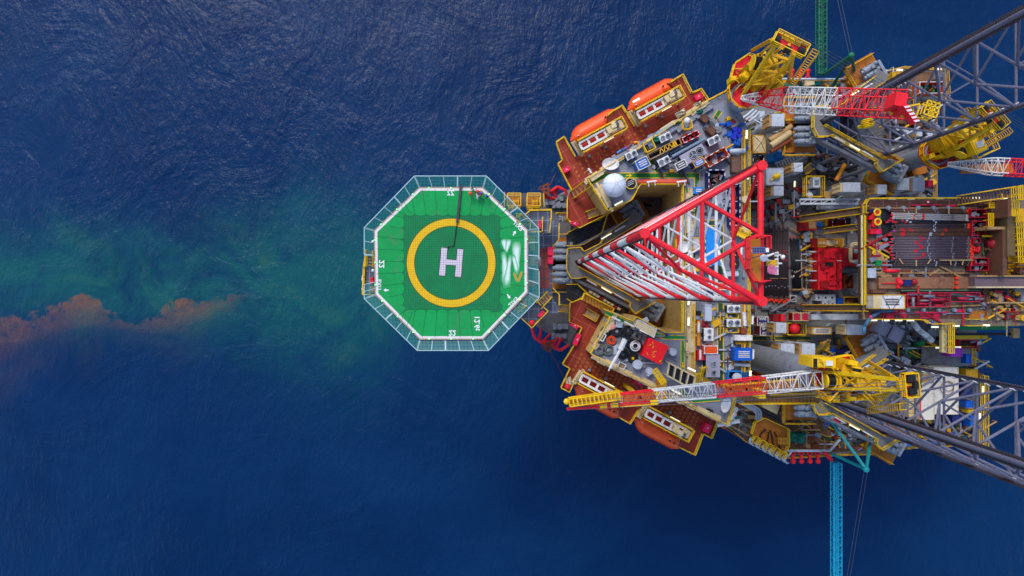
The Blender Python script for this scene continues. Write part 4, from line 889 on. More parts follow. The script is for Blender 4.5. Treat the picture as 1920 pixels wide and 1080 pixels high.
def davit(cx, cy, ang, side, label):
    z = 8.5; fr = LF(cx, cy, ang, z); o = -side   # outboard is +v*side
    T = thing('davit', label, 'davit', fr.p(0, 0, BOAT), 'cream davits over the lifeboats')
    f = MB()
    for v in (-6 * side, 7 * side): f.bar(fr.p(-42, v), fr.p(46, v), .34, .45)
    for u in (-42, -25, -8, 10, 24, 46): f.bar(fr.p(u, -6 * side), fr.p(u, 7 * side), .38, .3)
    part('beam_frame', f, WHT, T)
    cp = MB(); fr.box(cp, -9, .5 * side, 62, 10, z - 1.6, z - 1.5); part('shaded_canopy_panel', cp, mat('canopy_shade_red', (205, 45, 35), .5, grime=.3), T)  # added sheet for the boat roof, its shade mixed into the red
    mh = MB()
    for u, v, w, h, hh in ((18, 1, 9, 13, 1.0), (27, 3, 9, 8, 1.5), (36, 0, 8, 11, .7), (44, 0, 6, 14, .4), (14, -5, 6, 5, .6)): fr.box(mh, u, v * side, w, h, z - .2, z + hh)
    mh.tube(fr.p(20, -4, z + .8), fr.p(30, -4, z + .8), .45, 12); mh.tube(fr.p(26, 5 * side, z + 1), fr.p(34, 5 * side, z + 1), .5, 12); part('boat_winch', mh, CRM, T)
    part('winch_drum', MB().tube(fr.p(33, 0, z + 1), fr.p(33, 8 * side, z + 1), .5, 12), DGR, T)
    for dx in (-51, -46):
        part('davit_arm', MB().bar(fr.p(dx, 17 * side, z - 1), fr.p(dx + 4, -10 * side, z - 2), .35).bar(fr.p(-50, 12 * side, z + .4), fr.p(-38, -12 * side, z - 1.2), .3), CRM, T)
    g = MB(); g.bar(fr.p(-44, 12 * side, z - .2), fr.p(50, 12 * side, z - .2), .12, .3).bar(fr.p(-44, -12 * side, z - .4), fr.p(50, -12 * side, z - .4), .2, .3); part('side_girder', g, YEL2, T)
    part('railing', MB().rail([fr.p(-44, 12 * side), fr.p(50, 12 * side), fr.p(50, -12 * side), fr.p(-44, -12 * side)], 1.0, 1.3), YEL2, T)
    fl = MB(); fr.box(fl, 0, 10 * side, 90, 3, z - .45, z - .38); fr.box(fl, 46, 0, 8, 22, z - .45, z - .38); part('grating', fl, YGRAT, T)
    for u in (-30, 6): q = MB(); fr.box(q, u, -19 * side, 5, 5, BOAT + .004, BOAT + .9); part('bollard_box', q, GRY, T)
    for u in (-42, 0, 46): p = fr.p(u, -12 * side); part('post', MB().bar(p, Vector((p.x, p.y, BOAT)), .3), CRM, T)
    part('light_fitting', MB().box(fr.p(10, -14 * side, z + .3), (1.8, .15, .12), fr.a), LAMP, T)
    return T
for i, (bx, by, dx, dy, ang, sd_, fl, l1, l2) in enumerate((
    (1114, 241, 1126, 255, 28.5, 1, 1, 'orange lifeboat nearest the helideck on the upper side', 'cream davit frame above the upper-side boat nearest the helideck'),
    (1221, 184, 1234, 197, 28.5, 1, 1, 'orange lifeboat on the upper side nearest the yellow crane', 'cream davit frame above the upper-side boat nearest the yellow crane'),
    (1122, 748, 1127, 728, -28, -1, -1, 'orange lifeboat on the lower side half hidden by the crane boom tip', 'cream davit frame half covered by the yellow boom tip'),
    (1233, 806, 1250, 793, -28, -1, -1, 'orange lifeboat on the lower side fully in view beside the red-brown finger deck', 'cream davit frame above the lowest orange boat'))):
    lifeboat(bx, by, ang, fl, l1); davit(dx, dy, ang, sd_, l2)
# ------------------------------------------------------------------ equipment builders
FRAMES = {}
def basez(T, z): pass
def ac(cx, cy, w, h, ang, z0, label, fans=((-.24, 0), (.24, 0)), m=None, hgt=1.6, spin=0, group=None):
    z1 = z0 + hgt; fr = LF(cx, cy, ang, z1); T = thing('air_conditioner', label, 'air conditioner', fr.p(0, 0, z0), group or 'rooftop air conditioning units')
    b = MB(); fr.box(b, 0, 0, w, h, z0 + .25, z1); fr.box(b, 0, 0, w * 1.02, h * 1.03, z1 - .12, z1 - .06)
    for u in (-.42, .42): fr.box(b, u * w, 0, w * .04, h * .98, z0, z0 + .3)
    part('housing', b, m or WHT, T)
    b = MB(); fr.box(b, -w * .5 - .3, 0, .6, h * .86, z0 + .35, z1 - .2); part('intake_grille', b, BLK, T)
    r = min(h * .36, w * .2) / fr.s
    for i, (u, v) in enumerate(fans):
        c = fr.p(u * w, v * h, z1); g = MB(); g.tube(c, c + Vector((0, 0, .12)), r, 20); disc_ = part('fan', g, BLK if i % 2 == spin else DGR, T)
        k = MB()
        for j in range(3):
            a = j * 2 * pi / 3 + i; k.box(c + Vector((cos(a) * r * .48, sin(a) * r * .48, .15)), (r * .85, r * .38, .02), a)
        k.tube(c + Vector((0, 0, .1)), c + Vector((0, 0, .2)), r * .2, 10)
        part('blade', k, GRY if i % 2 == spin else BLK, disc_)
        part('fan_guard', MB().ring(c + Vector((0, 0, .18)), r, .035, 20, 4).ring(c + Vector((0, 0, .2)), r * .62, .02, 16, 4), WGR, disc_)
    return T
def writing(fr, z, w, h, rows, m, T, u0=0, v0=0, seed=3):
    b = MB(); rnd = random.Random(seed)
    for r in range(rows):
        v = v0 + h * (.5 - (r + .5) / rows); u = -w / 2
        while u < w / 2: l = rnd.uniform(.05, .13) * w; fr.box(b, u0 + u + l / 2, v, l * .8, h / rows * .55, z, z + .012); u += l
    part('marking', b, m, T)
def container(cx, cy, w, h, ang, z0, hgt, m, label, cat='container', frame=None, lid=None, rib=.55, write=None, open_top=False, inner=None, group=None, fill=None, fillm=None, hazard=None, name=None):
    z1 = z0 + hgt; fr = LF(cx, cy, ang, z1); T = thing(name or ('open_basket' if open_top else 'container'), label, cat, fr.p(0, 0, z0), group)
    s = fr.s; t = .12 * s; b = MB()
    if open_top:
        fr.box(b, -w / 2 + t / 2, 0, t, h, z0, z1); fr.box(b, w / 2 - t / 2, 0, t, h, z0, z1); fr.box(b, 0, -h / 2 + t / 2, w - 2 * t, t, z0, z1); fr.box(b, 0, h / 2 - t / 2, w - 2 * t, t, z0, z1)
        part('side_wall', b, m, T); f = MB(); fr.box(f, 0, 0, w - 2 * t, h - 2 * t, z0 + .02, z0 + .12); part('floor', f, inner or RUSTM, T)
    else:
        fr.box(b, 0, 0, w - .1 * s, h - .1 * s, z0 + .1, z1 - .03)
        n = max(2, int(w / s / rib))
        for i in range(n):
            u = -w / 2 + (i + .5) * w / n; fr.box(b, u, 0, w / n * .5, h - .02 * s, z0 + .15, z1 - .15); fr.box(b, u, 0, w / n * .4, h * .9, z1 - .03, z1)
        n = max(2, int(h / s / rib))
        for i in range(n): fr.box(b, 0, -h / 2 + (i + .5) * h / n, w - .02 * s, h / n * .5, z0 + .15, z1 - .15)
        part('body', b, m, T)
    f = MB(); q = .11 * s
    for zz in (z0 + .02, z1 - .08):
        for sv_ in (-1, 1): fr.box(f, 0, sv_ * (h / 2 - q / 2), w, q, zz, zz + .12); fr.box(f, sv_ * (w / 2 - q / 2), 0, q, h - 2 * q, zz, zz + .12)
    for su in (-1, 1):
        for sv_ in (-1, 1): fr.box(f, su * (w / 2 - q / 2), sv_ * (h / 2 - q / 2), q * 1.1, q * 1.1, z0, z1 + .06); fr.box(f, su * (w / 2 - q * 1.6), sv_ * (h / 2 - q * 1.6), q * .9, q * .9, z1, z1 + .2)
    part('frame', f, frame or m, T)
    if hazard:
        g = MB()
        for sv_ in (-1, 1):
            n = max(4, int(w / s / .5))
            for i in range(0, n, 2): fr.box(g, -w / 2 + (i + .5) * w / n, sv_ * (h / 2 - q / 2), w / n, q * 1.15, z1 + .04, z1 + .05)
        n = max(4, int(h / s / .5))
        for sv_ in (-1, 1):
            for i in range(0, n, 2): fr.box(g, sv_ * (w / 2 - q / 2), -h / 2 + (i + .5) * h / n, q * 1.15, h / n, z1 + .04, z1 + .05)
        part('hazard_stripes', g, hazard, T)
    if lid: g = MB(); fr.box(g, 0, 0, w * .8, h * .8, z1 - .02, z1 + .05); part('lid', g, lid, T)
    if write: writing(fr, z1 + .06, w * .6, h * .6, write[0], write[1], T, seed=int(cx))
    if fill:
        rnd = random.Random(int(cx * 7 + cy)); fm = fillm or DGR
        if fill == 'pipes':
            n = int((h - 2 * t) / s / .34)
            for i in range(n): v = -h / 2 + t * 1.5 + i * (h - 3 * t) / max(1, n - 1); zz = z0 + hgt * rnd.uniform(.35, .8); part('stored_pipe', MB().tube(fr.p(-w / 2 * rnd.uniform(.8, .93), v, zz), fr.p(w / 2 * rnd.uniform(.75, .93), v, zz), .13, 8), fm if i % 3 else GRY, T)
        else:
            for i in range(fill): 
                u, v = rnd.uniform(-.4, .4) * w, rnd.uniform(-.38, .38) * h; k = MB(); c = fr.p(u, v, z0 + rnd.uniform(.3, hgt * .7)); a = rnd.uniform(0, 3)
                if i % 3: k.tube(c, c + Vector((cos(a) * rnd.uniform(.4, 1.2), sin(a) * .8, .15)), rnd.uniform(.12, .25), 8)
                else: k.box(c, (rnd.uniform(.4, .9), rnd.uniform(.3, .7), .4), a)
                part('stored_item', k, (fm, GRY, RUSTM)[i % 3], T)
    return T
def vent(cx, cy, w, h, ang, z1, label, hgt=3.6, m=None, lm=None, stack=True, name='vent_housing'):
    z0 = z1 - hgt; fr = LF(cx, cy, ang, z1); T = thing(name, label, 'vent housing', fr.p(0, 0, MAIN), 'box-shaped vent housings on their trunks')
    b = MB(); fr.box(b, 0, 0, w, h, z0, z1 - .05); fr.box(b, 0, 0, w * .97, h * .97, z1 - .05, z1)
    for u, v in ((-.3, .3), (.3, -.3), (.2, .25)): fr.box(b, w * u, h * v, 1.4, 1.4, z1, z1 + .1)
    part('housing', b, m or WGR, T)
    l = MB(); fr.box(l, -w / 2 - .2 * fr.s, 0, .35 * fr.s, h * .9, z0 + .2, z1 - .2)
    for i in range(6):
        zz = z0 + .4 + i * (hgt - .6) / 6; fr.box(l, -w / 2 - .42 * fr.s, 0, .16 * fr.s, h * .92, zz, zz + .1)
    for v in (-.45, 0, .45): fr.box(l, -w / 2 - .42 * fr.s, v * h, .2 * fr.s, .1 * fr.s, z0 + .2, z1 - .2)
    part('louvre', l, lm or TAN, T)
    if stack: c = fr.p(0, 0, MAIN); r = min(w, h) / fr.s * .46; part('trunk', MB().tube(c, Vector((c.x, c.y, z0)), r, 20).tube(Vector((c.x, c.y, z0 - 1)), Vector((c.x, c.y, z0 - .8)), r + .12, 20), WGR if not m else m, T)
    return T
def cyl(px, py, z, r_px, hgt, m, name, label, cat, group=None, n=20, ribs=2):
    c = W(px, py, z); r = r_px / S(z); b = MB(); b.tube(c - Vector((0, 0, hgt)), c, r, n); 
    for i in range(ribs): q = c - Vector((0, 0, hgt * (i + .5) / max(1, ribs))); b.tube(q, q + Vector((0, 0, .06)), r + .04, n)
    b.tube(c, c + Vector((0, 0, .05)), r * .86, n); b.tube(c + Vector((r * .5, 0, .05)), c + Vector((r * .5, 0, .12)), r * .12, 8)
    return solo(name, label, cat, b, m, group)
def lying(p, q, z, r, m, name, label, cat, group=None, endm=None, n=16, caps=True):
    A, B = W(p[0], p[1], z), W(q[0], q[1], z); b = MB(); b.tube(A, B, r, n); d = (B - A).normalized()
    L = (B - A).length
    for i in range(int(L / 1.8)): c = A + d * (i + .9) * 1.8; b.tube(c, c + d * .08, r + .035, n)
    o = solo(name, label, cat, b, m, group)
    if endm: part('open_end', MB().tube(B, B + d * .1, r * 1.12, n), endm, o); part('bore', MB().tube(B + d * .1, B + d * .11, r * .85, n), BLK, o)
    return o
def tarp(px, py, w, h, ang, z0, hgt, m, label, name='covered_load', cat='tarpaulin'):
    fr = LF(px, py, ang, z0 + hgt * .6); b = MB(); rnd = random.Random(int(px + py)); n = 12; vs = []
    for i in range(n + 1):
        for j in range(n + 1):
            u, v = i / n * 2 - 1, j / n * 2 - 1; e = max(abs(u), abs(v)); zz = z0 + hgt * (1 - max(0, (e - .55) / .45) ** 2) * (.8 + .25 * sin(u * 5 + v * 3) * cos(v * 4)) if e < .99 else z0
            vs.append(fr.p(u * w / 2 * (1 - .07 * rnd.random()), v * h / 2 * (1 - .1 * rnd.random()), max(z0, zz)))
    b.add(vs, [(i * (n + 1) + j, (i + 1) * (n + 1) + j, (i + 1) * (n + 1) + j + 1, i * (n + 1) + j + 1) for i in range(n) for j in range(n)])
    o = solo(name, label, cat, b, m, None, True)
    part('lashing_rope', MB().path([fr.p(-w * .1, -h / 2, z0 + .1), fr.p(-w * .1, -h * .25, z0 + hgt * .98), fr.p(-w * .1, h * .25, z0 + hgt * .98), fr.p(-w * .1, h / 2, z0 + .1)], .03, 5), BLK, o)
    return o
def coil(px, py, r_px, z0, turns, m, label, group='coiled hoses on the lower roof deck', name='hose_coil', core=None):
    c = W(px, py, z0 + .3); R = r_px / S(z0 + .3); rnd = random.Random(int(px * 3 + py)); T = thing(name, label, 'hose coil', W(px, py, z0), group)
    for i in range(turns):
        lev = i // 3; k = i % 3
        part('hose_turn', MB().ring(c + Vector((rnd.uniform(-.08, .08), rnd.uniform(-.08, .08), lev * .2)), R * (1 - k * .2) - .08 * lev, .11, 22, 6), m, T, True)
    if core: part('coupling', MB().tube(c - Vector((0, 0, .2)), c + Vector((0, 0, .4)), R * .3, 12), core, T)
    return T
def yellow_frame(cx, cy, w, h, ang, z0, hgt, label, name='lifting_basket', cat='basket', m=None, floor=None, contents=None):
    z1 = z0 + hgt; fr = LF(cx, cy, ang, z1); T = thing(name, label, cat, fr.p(0, 0, z0)); m = m or YEL2
    f = MB(); s = fr.s; K_ = [(-.5, -.5), (.5, -.5), (.5, .5), (-.5, .5)]
    for z in (z0 + .1, (z0 + z1) / 2, z1):
        for (a, b_), (c, d) in zip(K_, K_[1:] + K_[:1]): f.bar(fr.p(a * w, b_ * h, z), fr.p(c * w, d * h, z), .12)
    nx, ny = max(1, int(w / s / 1.0)), max(1, int(h / s / 1.0))
    for i in range(nx + 1):
        for v in (-.5, .5): f.bar(fr.p((i / nx - .5) * w, v * h, z0), fr.p((i / nx - .5) * w, v * h, z1), .1)
    for i in range(ny + 1):
        for u in (-.5, .5): f.bar(fr.p(u * w, (i / ny - .5) * h, z0), fr.p(u * w, (i / ny - .5) * h, z1), .1)
    part('frame', f, m, T); g = MB(); fr.box(g, 0, 0, w * .96, h * .96, z0, z0 + .1); part('floor', g, floor or ORG, T)
    if contents:
        rnd = random.Random(int(cx))
        for i, cm in enumerate(contents):
            k = MB(); u, v = rnd.uniform(-.25, .25) * w, (i - (len(contents) - 1) / 2) / len(contents) * h * .8; c = fr.p(u, v, z0 + .4)
            if i % 2: k.ball(c + Vector((0, 0, .2)), min(w, h) / s * .2, 10, 8)
            else: k.box(c, (w / s * .45, h / s / len(contents) * .6, .8), fr.a); k.tube(c, c + Vector((0, 0, .8)), .2, 8)
            part('stored_item', k, cm, T)
    return T
def lightbar(px, py, ln, ang, z, label, lit=True, w=.28, posts=True, par=None):
    fr = LF(px, py, ang, z); b = MB(); fr.box(b, 0, 0, ln, w * fr.s, z - .12, z + .1)
    fr.box(b, 0, 0, ln * .9, w * fr.s * .5, z + .1, z + .14); o = solo('light_fitting', label, 'light fitting', b, LAMP if lit else WHT, 'tube light fittings round the decks')
    a = fr.p(0, -w * fr.s); part('bracket', MB().bar(fr.p(-ln * .3, 0, z - .12), fr.p(-ln * .3, -6, z - .5), .07).bar(fr.p(ln * .3, 0, z - .12), fr.p(ln * .3, -6, z - .5), .07), CRM, o)
    return o
R = ROOF
# ------------------------------------------------------------------ upper wing of the roof
def dish(px, py, rx, ry, ang, z, label, m=WHT):
    fr = LF(px, py, ang, z); s = fr.s; b = MB(); n = 28; vs = [fr.p(0, 0, z - .35)]
    for k, q in ((1, .5), (2, 1.0)):
        for i in range(n): a = 2 * pi * i / n; vs.append(fr.p(rx * q * cos(a), ry * q * sin(a), z - .35 * (1 - q * q)))
    fs = [(0, 1 + i, 1 + (i + 1) % n) for i in range(n)] + [(1 + i, 1 + n + i, 1 + n + (i + 1) % n, 1 + (i + 1) % n) for i in range(n)]
    b.add(vs, fs); b.add([v - Vector((0, 0, .06)) for v in vs], [f[::-1] for f in fs]); o = solo('satellite_dish', label, 'dish', b, m, None, False)
    part('dish_mount', MB().tube(fr.p(0, 0, z - .4), fr.p(0, 0, R), .22, 10).tube(fr.p(0, -ry * .9, z - .2), fr.p(0, -ry * 1.3, z - .4), .05, 6), GRY, o); return o
dish(1145, 307, 16, 11.5, 0, R + 1.2, 'flat pale oval dish left of the blue lettered container')
T = thing('radome', 'large white ball radome beside the green walkway above the front leg', 'radome', W(1150, 352, R))
rc = W(1152, 347.5, 15.2); b = MB(); b.ball(rc, 1.86, 40, 24, lo=-.85); part('shell', b, mat('radome_white', (222, 228, 238), .35, grime=.06), T, True)
b = MB()
for i in range(5):
    a = i * 2 * pi / 5 + .5; pts = [rc + Vector((1.87 * sin(t) * cos(a), 1.87 * sin(t) * sin(a), 1.87 * cos(t))) for t in [.12 + k * .12 for k in range(11)]]; b.path(pts, .018, 4)
b.ring(rc + Vector((0, 0, 1.86)), .22, .02, 12, 4); part('panel_seam', b, GRY, T); part('pedestal', MB().tube(Vector((rc.x, rc.y, R)), rc - Vector((0, 0, 1.4)), .8, 16), GRY, T)
T = thing('cable_reel_pit', 'round yellow-rimmed dark basket tucked behind the white radome', 'basket', W(1181, 348, R)); c = W(1183, 344, R + 1.4)
part('rim', MB().ring(c, .88, .07, 24, 6), YEL2, T); part('bin', MB().tube(Vector((c.x, c.y, R)), c - Vector((0, 0, .3)), .82, 20), BLK, T)
for i in range(3): part('stored_tube', MB().tube(c + Vector((-.5, -.4 + i * .3, -.2)), c + Vector((.5, .1 + i * .3, 0)), .06, 6), WGR, T)
ac(1184, 290, 22.5, 13, 27, R, 'white twin-fan air conditioner right of the flat oval dish'); ac(1247.5, 257, 22.5, 13.5, 27, R, 'white twin-fan air conditioner beside the green tarpaulin on the upper wing')
ac(1245, 302, 23, 13.5, 26, R, 'white twin-fan air conditioner just above the green walkway', hgt=2.4); ac(1338.5, 262.5, 23, 13.5, 27, R, 'white twin-fan air conditioner above the orange open basket')
ac(1300, 290, 48, 21, 30, R, 'long pale lilac air handling unit between the two container rows', fans=((-.02, 0), (.28, 0)), m=LAV, hgt=2)
container(1205, 306, 25, 20, 26, R, 2.7, BLUE, 'bright blue container with white framed lettered top beside the upper walkway', frame=mat('pale_frame', (215, 215, 170), .5), write=(3, WHT))
container(1277, 309, 22, 14, 27, R, 2.4, WGR, 'small white container with black lettered oval top by the green walkway', frame=WHT, lid=BLK, write=(2, WHT))
container(1311, 304.5, 22, 13, 28, R, 2.4, NAVY, 'small navy container with blue lettered top beside the orange basket', frame=YEL, lid=BLUE, write=(2, WHT))
container(1344, 294.5, 45, 20, 30, R, 1.7, ORBX, 'long orange open basket with rusty floor and white edge stripes', cat='basket', open_top=True, hazard=WHT, fill=5, fillm=RUSTM, inner=RUSTM)
container(1295.5, 256, 34, 12, 27, R, 1.5, RED, 'narrow red open basket with white striped rim and dark scrap inside', cat='basket', open_top=True, hazard=WHT, inner=BLK, fill=7, fillm=RED2)
container(1246, 279.5, 68, 12.5, 27, R, 1.5, BRN, 'long dark pipe basket with yellow zigzag bars across the upper wing', cat='basket', open_top=True, inner=BLK, fill='pipes', fillm=TAN, frame=TAN)
b = MB(); fr = LF(1246, 279.5, 27, R + 1.6)
for i in range(4): b.bar(fr.p(-12 + i * 9, -5), fr.p(-6 + i * 9, 5), .12).bar(fr.p(-6 + i * 9, 5), fr.p(-3 + i * 9, -5), .12)
fr.box(b, 22, 0, 7, 11, R + .4, R + 1.5); solo('zigzag_brace', 'yellow zigzag lashing bars on the long dark pipe basket', 'lashing bars', b, YEL)
yellow_frame(1217.5, 273, 19, 18, 27, R, 1.3, 'yellow mesh basket with tan floor left of the pipe basket', floor=TAN, contents=(GRY,))
yellow_frame(1289, 233, 17, 15, 10, R, 1.4, 'yellow frame stand holding a small white dome antenna', floor=GRY, name='equipment_stand', cat='stand')
b = MB(); b.ball(W(1288.5, 226, R + 3), .5, 16, 12); b.tube(W(1288.5, 226, R + 3), W(1288.5, 226, R + 3) - Vector((0, 0, 2.8)), .12, 8); solo('dome_antenna', 'small white dome antenna on the yellow frame stand', 'antenna', b, WHT, None, True)
tarp(1231, 261, 17, 16, 20, R, 1.4, TARP, 'green tarpaulin bundle between yellow mesh basket and air conditioner')
tarp(1312, 209, 17, 10, 25, R, 1.2, TARP, 'green tarpaulin near the cream canvas bags'); tarp(1268, 232, 22, 12, 30, R, .9, DGRN, 'dark green net heap by the white dome antenna')
tarp(1279, 211, 19, 13, 30, R, 1.7, BAG, 'larger cream canvas bundle on the upper parapet', 'canvas_bundle', 'bundle'); tarp(1310, 194, 14, 9, 25, R, 1.5, BAG, 'smaller cream canvas bundle near the red box', 'canvas_bundle', 'bundle')
for i, (a, c, z, r) in enumerate((((1230, 252), (1262, 233), R + .5, .32), ((1260, 294), (1322, 260), R + .8, .26), ((1256, 288), (1310, 258), R + .4, .14))):
    lying(a, c, z, r, mat('blue_grey_pipe', (125, 150, 175), .4), 'steel_pipe', ('thick blue-grey pipe lying beside the green net heap', 'long blue-grey pipe lying above the pale lilac unit', 'thin blue-grey pipe beside the long one')[i], 'pipe')
lying((1196, 341), (1287, 341), R + .6, .42, mat('salmon_paint', (235, 92, 62), .5), 'ventilation_duct', 'long salmon red duct lying along the beige notch edge', 'duct')
for x in (1222, 1278): b = MB(); fr = LF(x, 340, 8, R + 1.6); fr.box(b, 0, 0, 18, 3, R + 1.4, R + 1.6); fr.box(b, -6, -4, 1.2, 9, R + 1, R + 1.5); fr.box(b, 6, -4, 1.2, 9, R + 1, R + 1.5); solo('floodlight', 'white floodlight bracket over the %s end of the salmon duct' % ('left' if x < 1250 else 'right'), 'floodlight', b, WHT)
b = MB(); b.path(PW([(1188, 268), (1194, 266), (1198, 269), (1200, 275)], R + .5), .2, 8); solo('bent_pipe', 'short orange bent pipe beside the red-brown deck rail', 'pipe', b, mat('bright_orange', (245, 150, 10), .4))
for i in range(5):
    o = lying((1157 + i * 5, 287 - i * 2.5), (1164 + i * 5, 282 - i * 3), R + .5, .16, (LBLU, DGR, BLUE, CRIM, DGR)[i], 'gas_bottle', 'bottle in the row of blue, black and red cylinders by the upper rail', 'gas bottle', 'coloured cylinders by the upper rail')
for i, (x, y, w, h, a, m, l) in enumerate(((1334, 244, 17, 13, -38, BRN, 'brown flat box beside the topmost green walkway piece'), (1381, 308.5, 18, 29, 0, mat('worn_timber', (120, 88, 72), .7, grime=.6, rust=.3), 'long worn brown crate left of the yellow pipe rack'), (1322, 222, 14, 13, -40, BRN, 'brown grating square right of the white dome antenna'), (1145, 384, 7, 7, 20, NAVY, 'small navy box at the pointed roof corner below the radome'), (1328.5, 586.5, 13, 31, 0, WGR, 'tall pale grey cabinet right of the cream cable trays'), (1324, 371, 7, 9, 0, GRY, 'little grey cabinet beside the dark green walkway'), (1183, 300, 5, 5, 25, DGR, 'tiny dark junction box below the first air conditioner'), (1260, 320, 8, 4, 0, YEL, 'tiny yellow box by the green walkway'), (1367, 232, 8, 8, 20, BLUE, 'small blue crate above the round fender'), (1366, 222, 6, 6, 20, YEL2, 'small yellow crate above the blue one'))):
    container(x, y, w, h, a, R, 1.1 if i != 4 else 1.8, m, l, cat='box', rib=.7, name='storage_box')
for x, y, w, h, a, l, z in ((1310, 181, 14, 9, 28, 'glossy red box at the upper corner of the lifeboat deck', BOAT), (1062, 317.5, 9, 14, -62, 'pink-red box at the left edge of the upper lifeboat deck', BOAT), (1326, 803, 13, 16, -25, 'square red box at the lower corner of the lifeboat deck', BOAT), (1198.5, 718, 19, 9, -26, 'red box on the square-dotted deck below the white tank lids', BOAT), (1082, 637, 8, 22, -24, 'long pink-red box on the left arm of the lower red-brown deck', BOAT), (1077, 419, 14, 6, -22, 'pink-red box at the foot of the upper red-brown deck', BOAT), (1077, 611, 16, 6, -30, 'pink-red box by the bow winch on the lower side', BOAT)):
    T = container(x, y, w, h, a, z, 1.3, PINK, l, cat='locker', rib=3, name='equipment_locker'); fr = LF(x, y, a, z + 1.3); b = MB(); fr.box(b, 0, 0, 2.5, 1, z + 1.36, z + 1.38); fr.box(b, 1, 1.5, 1, 2, z + 1.37, z + 1.39); part('marking', b, WHT, T)
# right strip of the roof
container(1344, 336, 31, 36, 0, R, 2.2, NAVY, 'navy open basket of small pipes left of the striped leg chord', cat='basket', open_top=True, hazard=WHT, inner=BLK, fill=16)
ac(1353.5, 375, 19, 40, 0, R, 'pale four-fan air handling unit seen behind the top red beam', fans=((.2, .27), (.2, .02), (-.2, -.25), (.2, -.28)), m=LAV, hgt=1.8)
container(1378, 384, 20, 78, 0, R, 1.5, NAVY, 'long navy open basket of pipes running down behind the red leg members', cat='basket', open_top=True, hazard=WHT, inner=BLK, fill=12, fillm=GRY)
container(1310, 357, 17, 12, 0, R, 1.6, LBLU, 'small blue container beside the beige notch corner', write=(2, WHT)); container(1337, 461.5, 30, 75, 0, R, 3.0, LBLU, 'tall bright blue container standing on end inside the front leg triangle', rib=.9, frame=mat('pale_frame', (215, 215, 170), .5), hazard=BLK)
dish(1283, 463, 9, 11, 0, R + 1.5, 'curved white dish in a yellow frame seen through the leg'); yellow_frame(1280, 462, 22, 30, 0, R, 1.0, 'yellow frame around the curved white dish', name='equipment_stand', cat='stand', floor=GRY)
container(1306, 457, 12, 24, 0, R, 1.6, WGR, 'small pale cabinet in a yellow frame right of the curved dish', cat='box', frame=YEL, name='storage_box')
T = thing('tyre_stack', 'pair of black tyres with yellow marks left of the ochre leg platform', 'tyres', W(1377, 482, R))
for y in (477, 494): part('tyre', MB().ring(W(1377, y, R + .5), .55, .28, 22, 8), RUB, T, True); part('marking', MB().box(W(1377, y, R + .85), (.35, .5, .05), .4), YEL2, T)
b = MB(); fr = LF(1388, 438, -35, R + 1); b.stairs(fr.p(-16, 0, R + .2), fr.p(12, 0, R + 2.2), 1.1, 10); solo('access_stairs', 'yellow access stairs left of the ochre leg platform', 'stairs', b, YEL2)
container(1402, 297, 16, 27, 0, R - 3, 1.8, BLUE, 'blue container with yellow frame behind the roof rail', frame=YEL, write=(3, WHT)); 
for x, y, l in ((1399, 374, 'cream cylinder bracket beside the upper part of the red leg members'), (1399, 431, 'cream cylinder bracket beside the lower part of the red leg members')): cyl(x, y, R + 1.6, 7, .8, CRM, 'lamp_bracket', l, 'bracket')
container(1372, 513, 30, 12, 0, R, 1.2, WGR, 'white slatted stand with green ends seen under the leg', cat='stand', frame=TARP, name='slatted_stand'); container(1345, 537, 34, 14, 0, R, 1.6, ORBX, 'orange box seen through the white leg members', frame=WHT)
container(1341, 551, 24, 12, 0, R, 1.4, NAVY, 'navy basket near the bottom chord of the leg', cat='basket', open_top=True, inner=BLK, fill=5); container(1393, 556, 10, 12, 0, R, 1.4, ORBX, 'small orange box at the lower corner of the leg', cat='box', name='storage_box')
container(1305, 500, 12, 18, 0, R, 1.0, YEL, 'small yellow crate inside the leg triangle', cat='box', name='storage_box')
# ------------------------------------------------------------------ lower wing of the roof
for i, (x, y, r, t, m, cm, l) in enumerate(((1135.5, 622, 9, 6, RUB, GRY, 'black hose coil nearest the upper left corner of the hose yard'), (1156, 621, 10, 6, RUB, GRY, 'black and pinkish hose coil under the white folded cap'), (1177, 620, 9, 6, RUB, DGR, 'black hose coil near the beige canopy'), (1171, 631, 6.5, 5, RUB, None, 'small black hose coil in the middle of the yard'), (1194, 630.5, 8, 6, HOSEG, BLK, 'grey hose coil beside the beige canopy'), (1146.5, 638, 8, 6, mat('orange_hose', (240, 75, 25), .5), DGR, 'bright orange hose coil'), (1179, 643, 9, 6, RUB, None, 'black hose coil touching the white telescopic tube'), (1191, 650, 13, 9, RUB, None, 'biggest black hose coil with a white hose on top'), (1123, 656, 10.5, 6, HOSEG, None, 'grey hose coil at the left corner of the yard'), (1140, 656, 10, 6, HOSEG, GRY, 'grey hose coil right of the corner one'), (1168, 663, 10, 7, RUB, None, 'black hose coil below the white telescopic tube'), (1186, 671.5, 9, 6, RUB, YEL, 'lowest black hose coil with a yellow tag'), (1127, 634, 6, 4, RUB, GRY, 'small black coil between orange coil and yard rail'))): coil(x, y, r, R, t, m, l, core=cm)
o = coil(1191, 648, 9, R + .7, 3, WHT, 'white hose coil lying on the biggest black coil')
T = thing('telescopic_tube', 'white telescopic tube lying across the hose yard rail', 'tube', W(1160, 660, R)); A, Bm, E = W(1172, 636, 15), W(1163, 656, 15), W(1144, 690, 15)
part('outer_tube', MB().tube(A, Bm, .42, 16), WHT, T); part('inner_tube', MB().tube(Bm, E, .24, 12).tube(E, E + (E - Bm).normalized() * .5, .12, 10), WHT, T); part('tip', MB().tube(E + (E - Bm).normalized() * .4, W(1141, 693, 15), .1, 8), DGR, T)
for q in (A, Bm): part('stand', MB().tube(Vector((q.x, q.y, R)), q, .15, 8), GRY, T)
